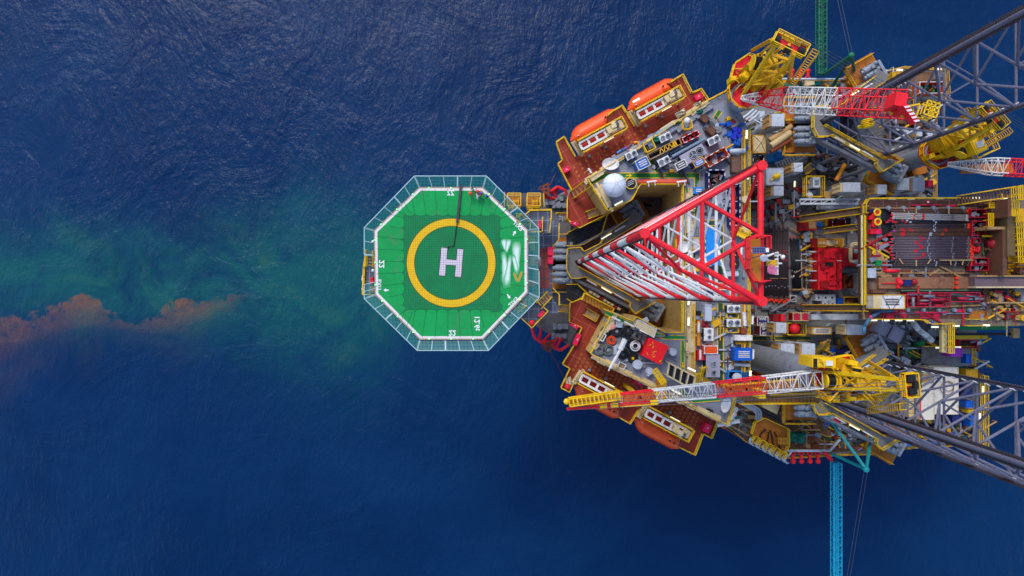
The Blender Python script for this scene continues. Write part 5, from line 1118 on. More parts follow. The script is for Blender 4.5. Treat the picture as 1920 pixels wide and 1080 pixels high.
b = MB(); rdc = PW([(1217, 633), (1254, 649), (1238, 684), (1203, 666)], R + 2.1); b.prism([(v.x, v.y) for v in rdc], R + 2.1, R)
n = 8; T = solo('covered_cargo', 'big bright red tarpaulin-covered cargo in the lower hose yard', 'covered cargo', b, mat('red_tarpaulin', (250, 18, 28), .4, grime=.12, scale=1.5, bump=.5))
b = MB(); rnd = random.Random(11)
for i in range(11): x = rnd.uniform(.1, .9); y = rnd.uniform(.1, .9); q = rdc[0].lerp(rdc[1], x).lerp(rdc[3].lerp(rdc[2], x), y) + Vector((0, 0, .02)); b.tube(q, q + Vector((rnd.uniform(-.5, .5), rnd.uniform(-.5, .5), .02)), .07, 6)
part('lashing_strap', b, YEL, T)
b = MB(); q0 = [(1191, 612), (1197, 600), (1231, 617), (1226, 633)]; b.prism([(v.x, v.y) for v in PW(q0, R + 2.4)], R + 2.4, R + .02); T = solo('shelter', 'smooth beige canopy beside the red tarpaulin-covered cargo', 'shelter', b, CRM); part('roof_edge', MB().path([v + Vector((0, 0, .05)) for v in PW(q0 + q0[:1], R + 2.4)], .06, 5), WHT, T)
container(1161, 609, 12, 10, -5, R, .9, WGR, 'small white square cap between the hose coils', cat='box', rib=3, name='storage_box')
b = MB(); b.ball(W(1148, 614, R + .6), .8, 12, 8, (1, .45, .35), .1, rot=.4); solo('plastic_sheet', 'pale pink folded sheet among the hose coils', 'sheet', b, mat('pale_pink', (245, 150, 140), .6))
for x, y, r, l in ((1196, 684, 8.8, 'larger pale round tank lid below the hose yard'), (1219, 696.5, 6.5, 'small pale round tank lid left of the yellow gantry'), (1262.5, 660.5, 6.8, 'pale round vent cap right of the red cargo'), (1216, 704, 2, 'tiny grey vent by the tank lids')): cyl(x, y, R + 1.3, r, 1.3, WGR, 'round_vent', l, 'vent')
for x, y, a, l in ((1129, 632, 62, 'small white framed hatch by the orange hose coil'), (1166, 686, -27, 'small white framed window on the lower parapet')):
    fr = LF(x, y, a, R + .8); b = MB()
    for u, v, w, h in ((0, -5, 14, 1.6), (0, 5, 14, 1.6), (-6.5, 0, 1.6, 9), (6.5, 0, 1.6, 9)): fr.box(b, u, v, w, h, R + .3, R + .9)
    T = solo('roof_hatch', l, 'hatch', b, WHT); g = MB(); fr.box(g, 0, 0, 11, 8, R + .2, R + .5); part('panel', g, TAN, T)
T = thing('roof_gantry', 'orange and yellow davit gantry standing near the lower crane boom', 'gantry', W(1243, 735, R)); b = MB(); fr = LF(1243.5, 732, 0, R + 3); fr.box(b, 0, 0, 12, 44, R, R + 3); part('column', b, mat('gantry_orange', (225, 150, 20), .5, grime=.3), T)
b = MB(); fr = LF(1236, 706, -55, R + 5); [b.bar(fr.p(-16, v), fr.p(16, v), .16) for v in (-5, -2, 2, 5)]; [b.bar(fr.p(u, -5), fr.p(u, 5), .14) for u in range(-16, 17, 6)]; part('jib', b, YEL2, T)
T = thing('panel_rack', 'cream ladder-like rack with four dark panels over the lower green walkway', 'rack', W(1276, 704, R)); z = R + 3; cor = [W(1255, 681, z), W(1304, 706, z), W(1298, 730, z), W(1251, 704, z)]
f = MB()
for a, c in zip(cor, cor[1:] + cor[:1]): f.bar(a, c, .25)
for t in (.25, .5, .75): f.bar(cor[0].lerp(cor[1], t), cor[3].lerp(cor[2], t), .22)
for c in cor: f.bar(c, Vector((c.x, c.y, R)), .16)
part('frame', f, CRM, T)
for k in range(4): a, c = k / 4 + .03, (k + 1) / 4 - .03; part('dark_panel', MB().add([p - Vector((0, 0, .5)) for p in (cor[3].lerp(cor[2], a), cor[3].lerp(cor[2], c), cor[0].lerp(cor[1], c), cor[0].lerp(cor[1], a))], [(0, 1, 2, 3)]), BLK, T)
b = MB(); b.stairs(W(1318, 688, R + 2), W(1316, 708, R + .2), 1.0, 8); solo('access_stairs', 'short yellow stairs left of the large lilac unit', 'stairs', b, YEL2)
b = MB(); b.stairs(W(1306, 700, R + 2), W(1304, 722, R + .2), .7, 8); solo('access_stairs', 'narrow yellow ladder beside the cream panel rack', 'stairs', b, YEL2)
ac(1329, 627, 17.5, 23.5, 0, R, 'white air conditioner with pale upright fans above the orange box', fans=((.05, .26), (.05, -.22))); ac(1337, 686, 26, 42, 0, R, 'large pale lilac unit with two dark fans below the orange box', fans=((.02, .08), (.04, -.3)), m=LAV, hgt=2.0)
ac(1376, 579, 24, 14, 0, R, 'white twin-fan air conditioner just below the leg corner'); ac(1376, 605.5, 26, 14, 0, R, 'white twin-fan air conditioner second below the leg corner')
container(1333, 656, 26, 16, 0, R, 2.2, ORBX, 'orange box with white cross frame on the lower wing', frame=WHT, lid=ORBX); container(1315, 666.5, 13, 18, 0, R, 1.4, RED, 'plain red box left of the large lilac unit', cat='box', rib=3, name='storage_box')
container(1394, 664.5, 33, 23, 0, R, 2.4, BLUE, 'blue container with white lettering by the lower roof rail', write=(4, WHT)); container(1378, 704, 26, 16, 0, R, 1.5, LBLU, 'bright blue open basket holding a white lid by the crane boom', cat='basket', open_top=True, inner=BLK)
cyl(1383, 708, R + 1.7, 8, .6, WGR, 'cover_disc', 'white round lid inside the bright blue basket', 'lid'); container(1397, 704, 14, 12, 0, R, 1.1, mat('deep_teal_blue', (20, 80, 140), .4), 'dark blue crate beside the bright blue basket', cat='box', name='storage_box')
container(1394, 633.5, 33, 10, 0, R, 1.6, WHT, 'long white cabinet above the blue lettered container', cat='box', rib=2.5, name='storage_box'); container(1390, 643, 20, 5, 0, R, .8, YEL, 'low yellow crate below the long white cabinet', cat='box', name='storage_box')
for x, y, l in ((1374, 592, 'yellow cage of grey valves between the two air conditioners'), (1374, 619, 'yellow cage of grey valves below the air conditioners')): yellow_frame(x, y, 22, 9, 0, R, .9, l, name='valve_cage', cat='cage', floor=GRY, contents=(GRY, DGR))
cyl(1395, 621, R + 1.3, 6, 1.2, RUSTM, 'drum', 'rusty brown drum right of the lower yellow valve cage', 'drum'); lying((1310, 601), (1310, 648), R + .7, .3, mat('bright_orange', (245, 150, 10), .4), 'gas_pipe', 'upright orange pipe beside the cream cable trays', 'pipe')
for i, (x, y) in enumerate(((1321, 603), (1325, 608), (1319, 609), (1326, 613))): cyl(x, y, R + 1, 3.5, 1, RED2, 'fire_extinguisher', 'dark red cylinder in the cluster left of the upright-fan air conditioner', 'cylinder', 'dark red cylinders')
tarp(1311, 588, 10, 12, 0, R, 1.0, RUB, 'black sack between cream trays and grey cabinet', 'sack', 'sack'); lying((1377, 683), (1405, 685), R + 1, .28, WGR, 'canoe_tank', 'slim pale tube lying between blue container and blue basket', 'tube'); lying((1395, 585), (1397, 611), R + 1, .28, WHT, 'float_tube', 'slim white tube right of the air conditioners', 'tube')
dish(1361, 760, 9, 14, -15, R + 1.2, 'large white oval dish at the end of the lower wing'); tarp(1332, 771, 14, 7, -20, R, .9, RUB, 'dark brown sack at the lower parapet', 'sack', 'sack')
b = MB(); b.tube(W(1345, 797, 8), W(1387, 789, 9), .35, 12).box(W(1364, 794, 9), (.8, .9, .6), .2); solo('boat_boom', 'white cylindrical boom pointing right at the lower corner of the roof', 'boom', b, WHT)
tarp(1067, 716, 13, 18, 10, BOAT, .8, BAG, 'dirty canvas heap on the lowest left finger deck', 'canvas_bundle', 'bundle'); b = MB(); b.ball(W(1064.5, 724.5, BOAT + 1.5), .5, 16, 12); solo('buoy', 'glossy red round buoy on the lower left finger deck', 'buoy', b, RED, None, True)
# round fender, drums, tarps at the right rim of the roof
b = MB(); b.ring(W(1374, 229.5, R + .5), .72, .32, 26, 8); o = solo('fender', 'grey round fender tyre with a rusty core near the yellow crane', 'fender', b, mat('worn_rubber', (140, 130, 122), .7, grime=.5), None, True); part('core', MB().tube(W(1374, 229.5, R + .2), W(1374, 229.5, R + .6), .35, 14), RED2, o)
BD = mat('blue_drum', (35, 50, 190), .35)
for i, (x, y) in enumerate(((1379, 242), (1387.5, 244), (1380, 250), (1376.5, 257), (1387, 254.5))): cyl(x, y, R + 1, 4.6, 1, BD, 'drum', 'blue plastic drum in the cluster below the round fender', 'drum', 'blue plastic drums', 16)
tarp(1383.5, 267, 16, 20, 0, R, 1.5, BTARP, 'bright blue tarpaulin under the cluster of drums'); b = MB(); b.tube(W(1372, 283.5, R + 1.2), W(1394, 282.5, R + 1.2), .38, 16).ball(W(1372, 283.5, R + 1.2), .38, 12, 8).ball(W(1394, 282.5, R + 1.2), .38, 12, 8); solo('raft_canister', 'long white life raft canister below the blue tarpaulin', 'canister', b, WGR, None, True)
for x, y, ln, a, lit, z, l in ((1400, 252, 16, 88, 1, R + 2, 'white tube light near the drums'), (1388, 190, 18, 30, 1, R + 2, 'white tube light behind the first crane'), (1403, 327, 18, 85, 1, R + 2, 'white tube light beside the red leg corner'), (1390, 470, 16, 90, 0, R + 2, 'unlit tube light behind leg members'), (1310, 614, 18, 88, 0, R + 2, 'white tube light beside the orange pipe'), (1313, 665, 18, 90, 0, R + 2, 'white tube light on the red box'), (1412, 664, 18, 88, 0, R + 2, 'white tube light right of the lettered blue container'), (1411, 600, 16, 88, 0, R + 2, 'white tube light beside the lettered dark red crates'), (1291, 603, 15, 88, 1, R + 1.2, 'lit tube light on the cream cable trays'), (1291, 568, 8, 88, 1, R + 1.2, 'short lit tube light just below the leg'), (1155, 598, 18, -27, 0, R + 1.2, 'white tube light on the yard rail above the white cap'), (1208, 622, 18, -27, 1, R + 1.2, 'lit tube light along the beige canopy'), (1180, 608, 22, -27, 0, R + 1.2, 'white tube light between yard rail and canopy'), (1236, 648, 18, -27, 0, R + 1.2, 'white tube light by the red cargo edge'), (1160, 381, 17, 28, 1, R + 1.2, 'white tube light at the pointed roof corner'), (1106, 320, 11, -55, 0, R + 1, 'white tube light by the stairs near the dish'), (1297, 693, 16, -25, 1, R + 3.4, 'white tube light across the cream rack'), (1407, 700, 10, 88, 1, R + 2, 'tube light above the boom crossing the roof rail'), (1193, 188, 14, 28, 1, 9, 'tube light in the second davit'), (1374, 778, 20, 65, 0, R, 'white tube light beside the large oval dish'), (1268, 735, 20, -28, 1, R, 'lit tube light under the crane boom')):
    lightbar(x, y, ln, a, z, l, bool(lit))
# ------------------------------------------------------------------ helideck link, bow
def gratdeck(name, label, pts, z, m, rails, posts=(), cat='walkway', rm=None, t=.15, to=-4):
    o = deckblock(name, label, cat, pts, z, z - t, m, m, rails=rails, t=t)
    for x, y in posts: p = W(x, y, z - t); part('support_post', MB().bar(p, Vector((p.x, p.y, to)), .25), GRY, o)
    return o
def stairs_thing(a, b_, za, zb, wd_, label, m=None, steps=None):
    A, B_ = W(a[0], a[1], za), W(b_[0], b_[1], zb); T = thing('stairs', label, 'stairs', B_)
    hz = Vector((B_.x - A.x, B_.y - A.y, 0)); L = hz.length; hz.normalize(); side = Vector((-hz.y, hz.x, 0)) * wd_ / 2; n = steps or max(5, int(L / .45)); t = MB()
    for i in range(n): c = A.lerp(B_, (i + .5) / n); t.bar(c - side, c + side, L / n * .62, .05)
    part('treads', t, m or TAN, T)
    for sg in (-1, 1): part('stringer', MB().bar(A + side * sg, B_ + side * sg, .14, .3).bar(A + side * sg + Vector((0, 0, 1)), B_ + side * sg + Vector((0, 0, 1)), .12).bar(A + side * sg, A + side * sg + Vector((0, 0, 1)), .1).bar(B_ + side * sg, B_ + side * sg + Vector((0, 0, 1)), .1), YEL2, T)
    return T
ZG = 15
gratdeck('landing_platform', 'grey grating landing with yellow rails at the upper corner of the helideck', [(984, 404), (994, 395), (1033, 394), (1033, 408), (1029, 437), (994, 436), (994, 418)], 19, GRAT, [[(984, 404), (994, 395), (1033, 394), (1033, 408), (1030, 437)], [(1017, 408), (1016, 435), (994, 436), (994, 418)]], ((998, 400), (1028, 400)), 'platform')
gratdeck('landing_platform', 'blue-grey grating landing with yellow rails at the lower corner of the helideck', [(989, 554), (1006, 563), (1027, 583), (997, 614), (970, 590), (960, 572)], 19, GRAT, [[(993, 556), (1006, 564), (1014, 572)], [(1018, 575), (1027, 583), (997, 614), (978, 597)]], ((1000, 600), (1018, 582)), 'platform')
gratdeck('link_walkway', 'steel grating walkway linking the helideck landings in front of the quarters', [(1010, 437), (1050, 402), (1060, 410), (1048, 420), (1047, 450), (1036, 462), (1036, 560), (1048, 575), (1048, 588), (1012, 586), (1010, 560)], ZG, GRAT, [[(1048, 420), (1047, 450), (1036, 462)], [(1036, 540), (1048, 552), (1048, 572)]], ((1020, 450), (1020, 520), (1020, 580)))
gratdeck('red_floor_patch', 'rust-red floor panels in the middle of the link walkway', [(1011, 466), (1030, 466), (1030, 540), (1011, 540)], ZG + .06, mat('faded_red_grating', (165, 70, 60), .6, grime=.4, grid=(2.2, 1.6), gridc=(80, 70, 72), gridw=.25), [], t=.04)
gratdeck('monitor_platform', 'small grey platform for two red bottles at the right edge of the helideck', [(989, 482), (1014, 482), (1014, 498), (989, 498)], 20.8, mat('pinkish_grey_paint', (165, 145, 150), .5, grime=.4), [], cat='platform')
for i, y in enumerate((487, 494)): b = MB(); c = W(1007, y, 21); b.tube(c, c + Vector((0, 0, .8)), .18, 12).ball(c + Vector((0, 0, .8)), .18, 10, 6).box(c + Vector((-.25, 0, .4)), (.2, .12, .5)); solo('fire_extinguisher', ('upper', 'lower')[i] + ' of the two red bottles on the small grey platform', 'extinguisher', b, CRIM)
container(1032, 471, 10, 16, 0, ZG, 1.3, PINK, 'upper pink-red box on the link walkway', cat='locker', rib=3, name='equipment_locker'); container(1032, 488, 10, 13, 0, ZG, 1.3, PINK, 'lower pink-red box on the link walkway', cat='locker', rib=3, name='equipment_locker')
container(1012, 421, 4.5, 15, 0, 19, 1.0, PINK, 'slim pink-red box beside the upper landing stairs', cat='locker', rib=3, name='equipment_locker'); container(1015, 589, 14, 6, 45, 19, 1.0, PINK, 'pink-red box on the lower landing edge', cat='locker', rib=3, name='equipment_locker')
stairs_thing((1024, 412), (1024, 437), 19, ZG, 1.1, 'brown tread stairs going down from the upper helideck landing', BRN); stairs_thing((1010, 573), (1030, 552), 19, ZG, 1.1, 'yellow stairs going down from the lower helideck landing')
stairs_thing((972, 409), (990, 424), 21.6, 19.2, 1.2, 'pale brown stairs at the upper corner EXIT marking', TAN); stairs_thing((982, 567), (966, 580), 21.6, 19.2, 1.2, 'pale brown stairs at the lower corner EXIT marking', TAN)
stairs_thing((1046, 406), (1062, 406), ZG, BOAT + 1, 1.1, 'yellow stairs from the link walkway to the upper red-brown deck'); stairs_thing((1048, 577), (1066, 579), ZG, BOAT + 1, 1.1, 'yellow stairs from the link walkway to the lower red-brown deck'); stairs_thing((1106, 342), (1072, 366), ROOF, BOAT, 1.3, 'long yellow stairs from the roof deck beside the radome down to the red-brown deck', TAN)
for i, (x, l) in enumerate(((964, 'yellow cage container nearer the helideck'), (1001, 'yellow cage container farther from the helideck'))):
    T = yellow_frame(x, 374, 25, 24, 0, 4, 5, l, name='cage_container', cat='cage', floor=YGRAT, contents=(YEL,)); g = MB(); f2 = LF(x, 374, 0, 9)
    for k in range(5): f2.box(g, 0, -10 + k * 5, 24, 1.2, 8.9, 9)
    part('roof_slats', g, ORG, T)
gratdeck('cage_platform', 'grey yellow-railed ledge carrying the two yellow cages', [(946, 362), (1020, 362), (1020, 388), (946, 388)], 4, DGR, [[(946, 362), (946, 388)], [(1019, 364), (1020, 388)]], cat='platform', t=.3)
for x, y, m, l, w, h in ((1000, 393, YEL, 'small yellow cabinet under the upper net corner', 10, 9),): pass
for (x, y, w, h, l) in ((997, 450, 12, 16, 'yellow-green cabinet in the upper white frame beside the helideck'), (999, 465, 9, 9, 'small green machine in the second white frame beside the helideck'), (972, 404, 9, 9, 'small yellow box under the net near the upper cages')): container(x, y, w, h, 0, 17, 1.4, mat('yellow_green_paint', (170, 170, 25), .5), l, cat='box', name='storage_box')
container(997, 531, 9, 13, 0, 17, 1.4, CRIM, 'dark red cabinet in the lower white frame beside the helideck', cat='box', name='storage_box')
def fairlead(pts, anchors, label, heavy):
    z = -2.0; P = PW(pts, z); T = thing('anchor_rack', label, 'anchor rack', P[0])
    part('outer_tube', MB().path(P, .28, 10), RED, T)
    for a, c in anchors: part('strut', MB().tube(W(a[0], a[1], z - .2), W(c[0], c[1], z - .8), .25, 10), RED, T)
    A = thing('anchor', heavy[0], 'anchor', W(heavy[1][0], heavy[1][1], -2.5)); x, y = heavy[1]; s_ = heavy[2]
    part('fluke', MB().prism([(v.x, v.y) for v in PW([(x - 14, y + 3 * s_), (x + 6, y + 14 * s_), (x + 4, y + 8 * s_)], -1.4)], -1.2, -1.5), RUSTM, A); part('fluke', MB().prism([(v.x, v.y) for v in PW([(x - 14, y + 3 * s_), (x + 8, y - 12 * s_), (x + 4, y - 4 * s_)], -1.4)], -1.1, -1.4), RUSTM, A)
    part('shank', MB().bar(W(x - 8, y + 1 * s_, -1.2), W(x + 9, y + 2 * s_, -1.2), .35).bar(W(x + 7, y - 12 * s_, -1.2), W(x + 5, y + 13 * s_, -1.2), .3).bar(W(x - 2, y - 7 * s_, -1.2), W(x - 3, y + 8 * s_, -1.2), .3), RUSTM, A)
fairlead([(997, 613), (1002, 632), (1016, 643), (1036, 650), (1051, 657), (1066, 647)], [((1014, 617), (1012, 637)), ((1032, 626), (1018, 641)), ((1053, 634), (1042, 653)), ((1046, 632), (1038, 646)), ((1018, 641), (1040, 640))], 'red tubular anchor rack on the lower bow', ('rusty anchor hanging in the lower red rack', (1026, 648), 1))
fairlead([(1018, 366), (1034, 358), (1046, 350), (1061, 358), (1062, 366)], [((1034, 358), (1043, 368)), ((1020, 370), (1040, 372)), ((1046, 350), (1042, 362))], 'red tubular anchor rack on the upper bow', ('rusty anchor lying in the upper red rack', (1022, 356), -1))
for P_, l in (([(1028, 656), (1044, 680), (1055, 705)], 'thin anchor wire running down from the lower bow'), ([(1030, 348), (1042, 325)], 'thin anchor wire running up from the upper bow')): b = MB(); b.path([W(x, y, -3 - i * 5) for i, (x, y) in enumerate(P_)], .06, 5); solo('anchor_wire', l, 'wire', b, RUSTM)
b = MB(); b.ball(W(997, 605, 20), .42, 14, 10); solo('signal_ball', 'glossy red ball on the tip of the lower landing', 'ball', b, RED, None, True)
b = MB(); b.tube(W(983, 566, 19.2), W(983, 566, 21), .1, 6).box(W(983, 566, 21), (.4, .4, .4)); solo('fire_hydrant', 'small red hydrant on a yellow post on the lower landing', 'hydrant', b, PINK)
# left escape platform
el = gratdeck('escape_platform', 'grey yellow-railed escape platform on the sea side of the helideck', [(683, 502), (703, 502), (703, 552), (682, 552)], 19.5, GRAT, [[(688, 476), (684, 502), (682, 552), (703, 552)]], cat='platform')
stairs_thing((695, 470), (695, 500), 21.5, 19.6, 1.0, 'tan stairs down to the sea-side escape platform')
container(697, 526, 6, 12, 0, 19.5, 1, RED, 'red box on the sea-side escape platform', cat='locker', rib=3, name='equipment_locker'); container(698, 543, 9, 12, 0, 19.5, .8, TAN, 'tan box on the sea-side escape platform', cat='box', name='storage_box')
for y, l in ((453, 'white round lamp on the sea-side net above the escape stairs'), (507, 'white round lamp at the sea-side escape platform')): b = MB(); c = W(699, y, 21.8); b.tube(c - Vector((0, 0, .4)), c, .22, 14).ball(c, .2, 10, 6); solo('round_lamp', l, 'lamp', b, WHT)
for y, l in ((523, 'upper white post outside the escape platform'), (542, 'lower white post outside the escape platform')): b = MB(); b.box(W(680, y, 19.5), (.18, .95, .2)); b.box(W(680, y, 19.3), (.3, .2, .3)); solo('white_bar', l, 'bar', b, WHT)
# black grating floors beside the leg notch
for pts, l in (([(1062, 440), (1065, 436), (1098, 420), (1124, 412), (1138, 402), (1128, 436), (1095, 458), (1083, 461), (1062, 461)], 'black grated floor patch above the foot of the front leg'), ([(1062, 533), (1082, 533), (1112, 560), (1092, 556), (1075, 568), (1062, 560)], 'black grated floor patch below the foot of the front leg')): gratdeck('grated_floor', l, pts, 1, GRATD, [pts[2:] + pts[:2] if 0 else pts], cat='floor')
gratdeck('inner_gangway', 'ochre gangway with yellow rails along the dark lower notch', [(1095, 549), (1150, 578), (1145, 590), (1090, 562)], 8, YGRAT, [[(1090, 562), (1095, 549), (1150, 578), (1145, 590)]])
rnd = random.Random(9)
for i in range(9): x = 1108 + i * 6.6; y = 548 + i * 3.9; b = MB(); fr = LF(x, y, -30, 1.5); fr.box(b, 0, 0, 6, 4.4, -1, 1.5); fr.box(b, 0, 0, 5, 3.6, 1.5, 1.6); solo('stowed_crate', 'cream or red crate in the row below the lower jacking walkway', 'crate', b, (CRM, RED2)[i % 4 == 3], 'crates below the jacking walkway')
# ------------------------------------------------------------------ main deck aft of the roof
Z0 = MAIN
VENTS = ((1459, 225, 24, 24, 0, 0, 'grey vent housing below the boom of the upper-left crane', None), (1497, 313.5, 17, 17, 0, 0, 'small grey vent housing right of the hatch with the hook', None), (1460, 358, 19, 18, 0, 0, 'small grey vent housing just below the flat hatch box', None),
    (1597, 351, 33, 18, 0, 0, 'long grey vent housing with cream louvre below the upper leg', CRM), (1654, 355, 18, 18, 0, 0, 'small grey vent housing above the brown walkway', None), (1694, 345, 23, 23, 0, 0, 'dirty white vent housing in the row at the deck edge', None), (1723, 346, 22, 26, 0, 0, 'lilac vent housing at the end of the row near the red box', None),
    (1465, 615, 20, 19, 0, 0, 'square grey vent housing right of the lettered dark crates', None), (1477, 654, 26, 18, 0, 0, 'grey vent housing behind the yellow ladder', None), (1516, 655, 25, 21, 0, 0, 'grey vent housing with dark round marks on top', None), (1604, 619, 31, 18, 0, 0, 'grey vent housing with cream louvre by the blue pipe', CRM))
for x, y, w, h, a, z, l, lm in VENTS: vent(x, y, w, h, a, z, l, lm=lm)
for x, y, l in ((1656, 615, 'lilac grey square lid nearer the blue pipe'), (1681, 627, 'lilac grey square lid farther from the blue pipe')): container(x, y, 24, 26, -29, -3, 3, LAV, l, cat='housing', rib=1.6, name='vent_housing')
T = container(1453, 331, 32, 32, 0, -3.5, 2.2, WGR, 'flat grey hatch box carrying the yellow hook', cat='hatch', rib=2.2, name='hatch_box')
# tan exhaust cylinders, gear platforms, tanks
lying((1443, 264), (1484, 237), -1.5, .55, TAN, 'exhaust_cylinder', 'uppermost tan exhaust cylinder with dark rusty mouth', 'cylinder', None, RUSTM); lying((1445, 274), (1482, 249), -1, .6, mat('pale_tan', (205, 178, 125), .5, grime=.35, rust=.2), 'exhaust_cylinder', 'middle pale tan exhaust cylinder with orange mouth', 'cylinder', None, ORG); lying((1445, 285), (1483, 262), -1.2, .38, RUSTM, 'exhaust_cylinder', 'thin brown exhaust cylinder below the two tan ones', 'cylinder', None, TAN)
container(1424, 270, 24, 34, 0, -6, 2.4, CRM, 'cream container with crossed slings right of the roof rail', frame=YEL, rib=1.0); container(1401, 268, 18, 28, 0, -4, 2.0, NAVY, 'dark navy container with white lettering left of the cream one', frame=RED2, write=(4, WHT), lid=BLK)
b = MB(); fr = LF(1424, 270, 0, -3.1)
for s_ in (-1, 1): b.path([fr.p(-11 * s_, 16), fr.p(0, 0, -2.2), fr.p(11 * s_, -16)], .05, 5)
solo('lifting_sling', 'crossed lifting slings on the cream container', 'sling', b, BLK)
container(1422, 302, 21, 22, 0, -6, 1.8, NAVY, 'navy open basket below the cream container', cat='basket', open_top=True, hazard=WHT, inner=BLK, fill=8); T = container(1420, 333, 30, 30, 0, -6, 2.6, RED2, 'dark red basket with white lettered dark lid behind the red leg corner', frame=WHT, lid=BLK, write=(4, WHT))
b = MB(); fr = LF(1463, 291, 0, -6)
for u, v, w, h, z in ((0, 0, 14, 10, 2.2), (0, -7, 17, 5, 1.2), (-6, 6, 6, 7, 1.6), (5, 7, 8, 5, 1.0), (-8, -2, 4, 12, .8)): fr.box(b, u, v, w, h, MAIN, -8 + z)
b.tube(fr.p(-6, 3, -6), fr.p(7, 3, -6), .45, 12); solo('pump_unit', 'bright blue pump unit below the exhaust cylinders', 'pump', b, LBLU)
T = thing('white_stairway', 'white ladder stairway bending between gear platform and deck', 'stairway', W(1500, 290, Z0)); pts = PW([(1519, 256), (1522, 272), (1512, 286), (1497, 294), (1476, 302)], -2); pts = [p + Vector((0, 0, -i * 1.3)) for i, p in enumerate(pts)]
for a, c in zip(pts, pts[1:]):
    g = MB(); d = (c - a).normalized(); sd = Vector((-d.y, d.x, 0)).normalized() * .6; g.bar(a + sd, c + sd, .16, .3).bar(a - sd, c - sd, .16, .3); n = max(2, int((c - a).length / .5))
    for i in range(n): q = a.lerp(c, (i + .5) / n); g.bar(q - sd, q + sd, .12, .06)
    part('flight', g, WHT, T)
yellow_frame(1529, 349, 34, 38, 0, -6, 1.6, 'yellow railed skid with dark machinery and a grey lettered box', name='machinery_skid', cat='skid', floor=DGR, contents=(GRY, DGR, YEL)); container(1531, 342, 13, 19, 0, -6, 2.6, WGR, 'grey box with dark lettering on the yellow railed skid', cat='box', write=(4, DGR), name='storage_box')
cyl(1519, 366, -4.5, 5.5, 1, WGR, 'round_vent', 'pale round cap at the corner of the yellow railed skid', 'vent'); cyl(1553, 366, -5, 8, 3, TAN, 'round_tank', 'tan ringed tank beside the long vent housing', 'tank')
lying((1568, 338), (1584, 308), -3, .38, mat('bright_orange', (245, 150, 10), .4), 'ram_cylinder', 'orange ram cylinder slanting below the upper leg', 'cylinder')
# dark machinery heaps: pipework welded to the hull
def heap(px0, py0, px1, py1, n, z, seed, mats, hmax=1.6, ang=None, parent=hull):
    rnd = random.Random(seed); bs = [MB() for _ in mats]
    for i in range(n):
        x, y = rnd.uniform(px0, px1), rnd.uniform(py0, py1); c = W(x, y, z); a = rnd.choice((0, pi / 2, .5, -.5)) if ang is None else ang + rnd.choice((0, pi / 2)); b = bs[rnd.randrange(len(mats))]; h_ = rnd.uniform(.2, hmax); k = rnd.random()
        if k < .45: b.box(c + Vector((0, 0, h_ / 2)), (rnd.uniform(.4, 2.0), rnd.uniform(.3, 1.1), h_), a)
        elif k < .8: d = Vector((cos(a), sin(a), 0)) * rnd.uniform(.6, 3.2); q = c + Vector((0, 0, h_)); b.tube(q - d, q + d, rnd.uniform(.07, .2), 6); b.tube(q + d, q + d - Vector((0, 0, h_)), .1, 6)
        else: b.tube(c, c + Vector((0, 0, h_)), rnd.uniform(.2, .6), 12); b.tube(c + Vector((0, 0, h_)), c + Vector((0, 0, h_ + .1)), .15, 8)
    for b, m in zip(bs, mats):
        if b.v: part('pipework', b, m, parent)
MIXD = (DGR, GRY, BRN, GEAR)
heap(1510, 290, 1572, 335, 70, Z0, 1, (DGR, BRN, GRY, BLK), 2.5); heap(1600, 135, 1700, 175, 90, Z0, 2, (GRY, BRN, WGR, TAN), 2.0); heap(1470, 165, 1600, 180, 60, Z0, 3, (GRY, YEL, WGR, TARP), 1.6); heap(1655, 200, 1750, 262, 110, Z0, 4, (WGR, YEL, DGR, GRY, BRN), 3.5)
heap(1405, 350, 1500, 415, 90, Z0, 5, (DGR, GRY, BRN, RED2), 1.3); heap(1470, 380, 1620, 396, 30, Z0, 6, (DGR, GRY, WGR), 1.2); heap(1505, 430, 1520, 560, 40, Z0, 7, (WGR, TAN, DGR, YEL), 1.4); heap(1410, 570, 1620, 590, 30, Z0, 8, (DGR, GRY, BRN), 1.0); heap(1440, 640, 1500, 692, 40, Z0, 9, MIXD, 1.6); heap(1530, 640, 1600, 668, 50, Z0, 10, (GRY, YEL, DGR, BLUE), 1.8)
heap(1380, 762, 1425, 805, 30, Z0, 11, (BRN, GRY, TAN), 1.2); heap(1475, 770, 1550, 838, 46, Z0, 12, (BRN, GRY, RUSTM, TAN), 1.0); heap(1560, 770, 1640, 840, 80, Z0, 13, (DGR, GRY, BRN, RED2, YEL, WGR), 1.6); heap(1640, 780, 1830, 832, 120, Z0, 14, (YEL, GRY, BLUE, BRN, DGRN, DGR), 2.0); heap(1640, 640, 1830, 690, 120, Z0, 15, (YEL, GRY, DGR, GRN2, WGR, BRN), 2.4); heap(1640, 590, 1770, 640, 60, Z0, 16, (DGR, GRY, BRN, WGR), 2.0)
heap(1630, 300, 1745, 366, 60, Z0, 17, (DGR, GRY, BRN, YEL, GRN2), 1.8); heap(1415, 215, 1440, 245, 14, Z0, 18, (GRY, WGR), 1.0); heap(1700, 690, 1835, 830, 60, Z0, 19, (BRN, BLUE, YEL, NAVY, TAN), 1.4)
for i in range(3): b = MB(); b.path([W(1392 + i * 6, 222 + i * 3, -4), W(1402 + i * 7, 215 + i * 2, -4), W(1413 + i * 6, 205 + i * 2, -4)], .2, 8); solo('loading_pipe', 'pale bent pipe in the trio below the upper-left crane', 'pipe', b, WGR, 'pale bent pipes')
for i, (x, y, m) in enumerate(((1397, 224, BRN), (1403.5, 222.5, ORG), (1410, 221, WGR), (1395, 231, WGR))): cyl(x, y, -6, 4, 2, m, 'drum', ('brown', 'orange', 'white', 'pale grey')[i] + ' drum beside the bent pipes', 'drum')
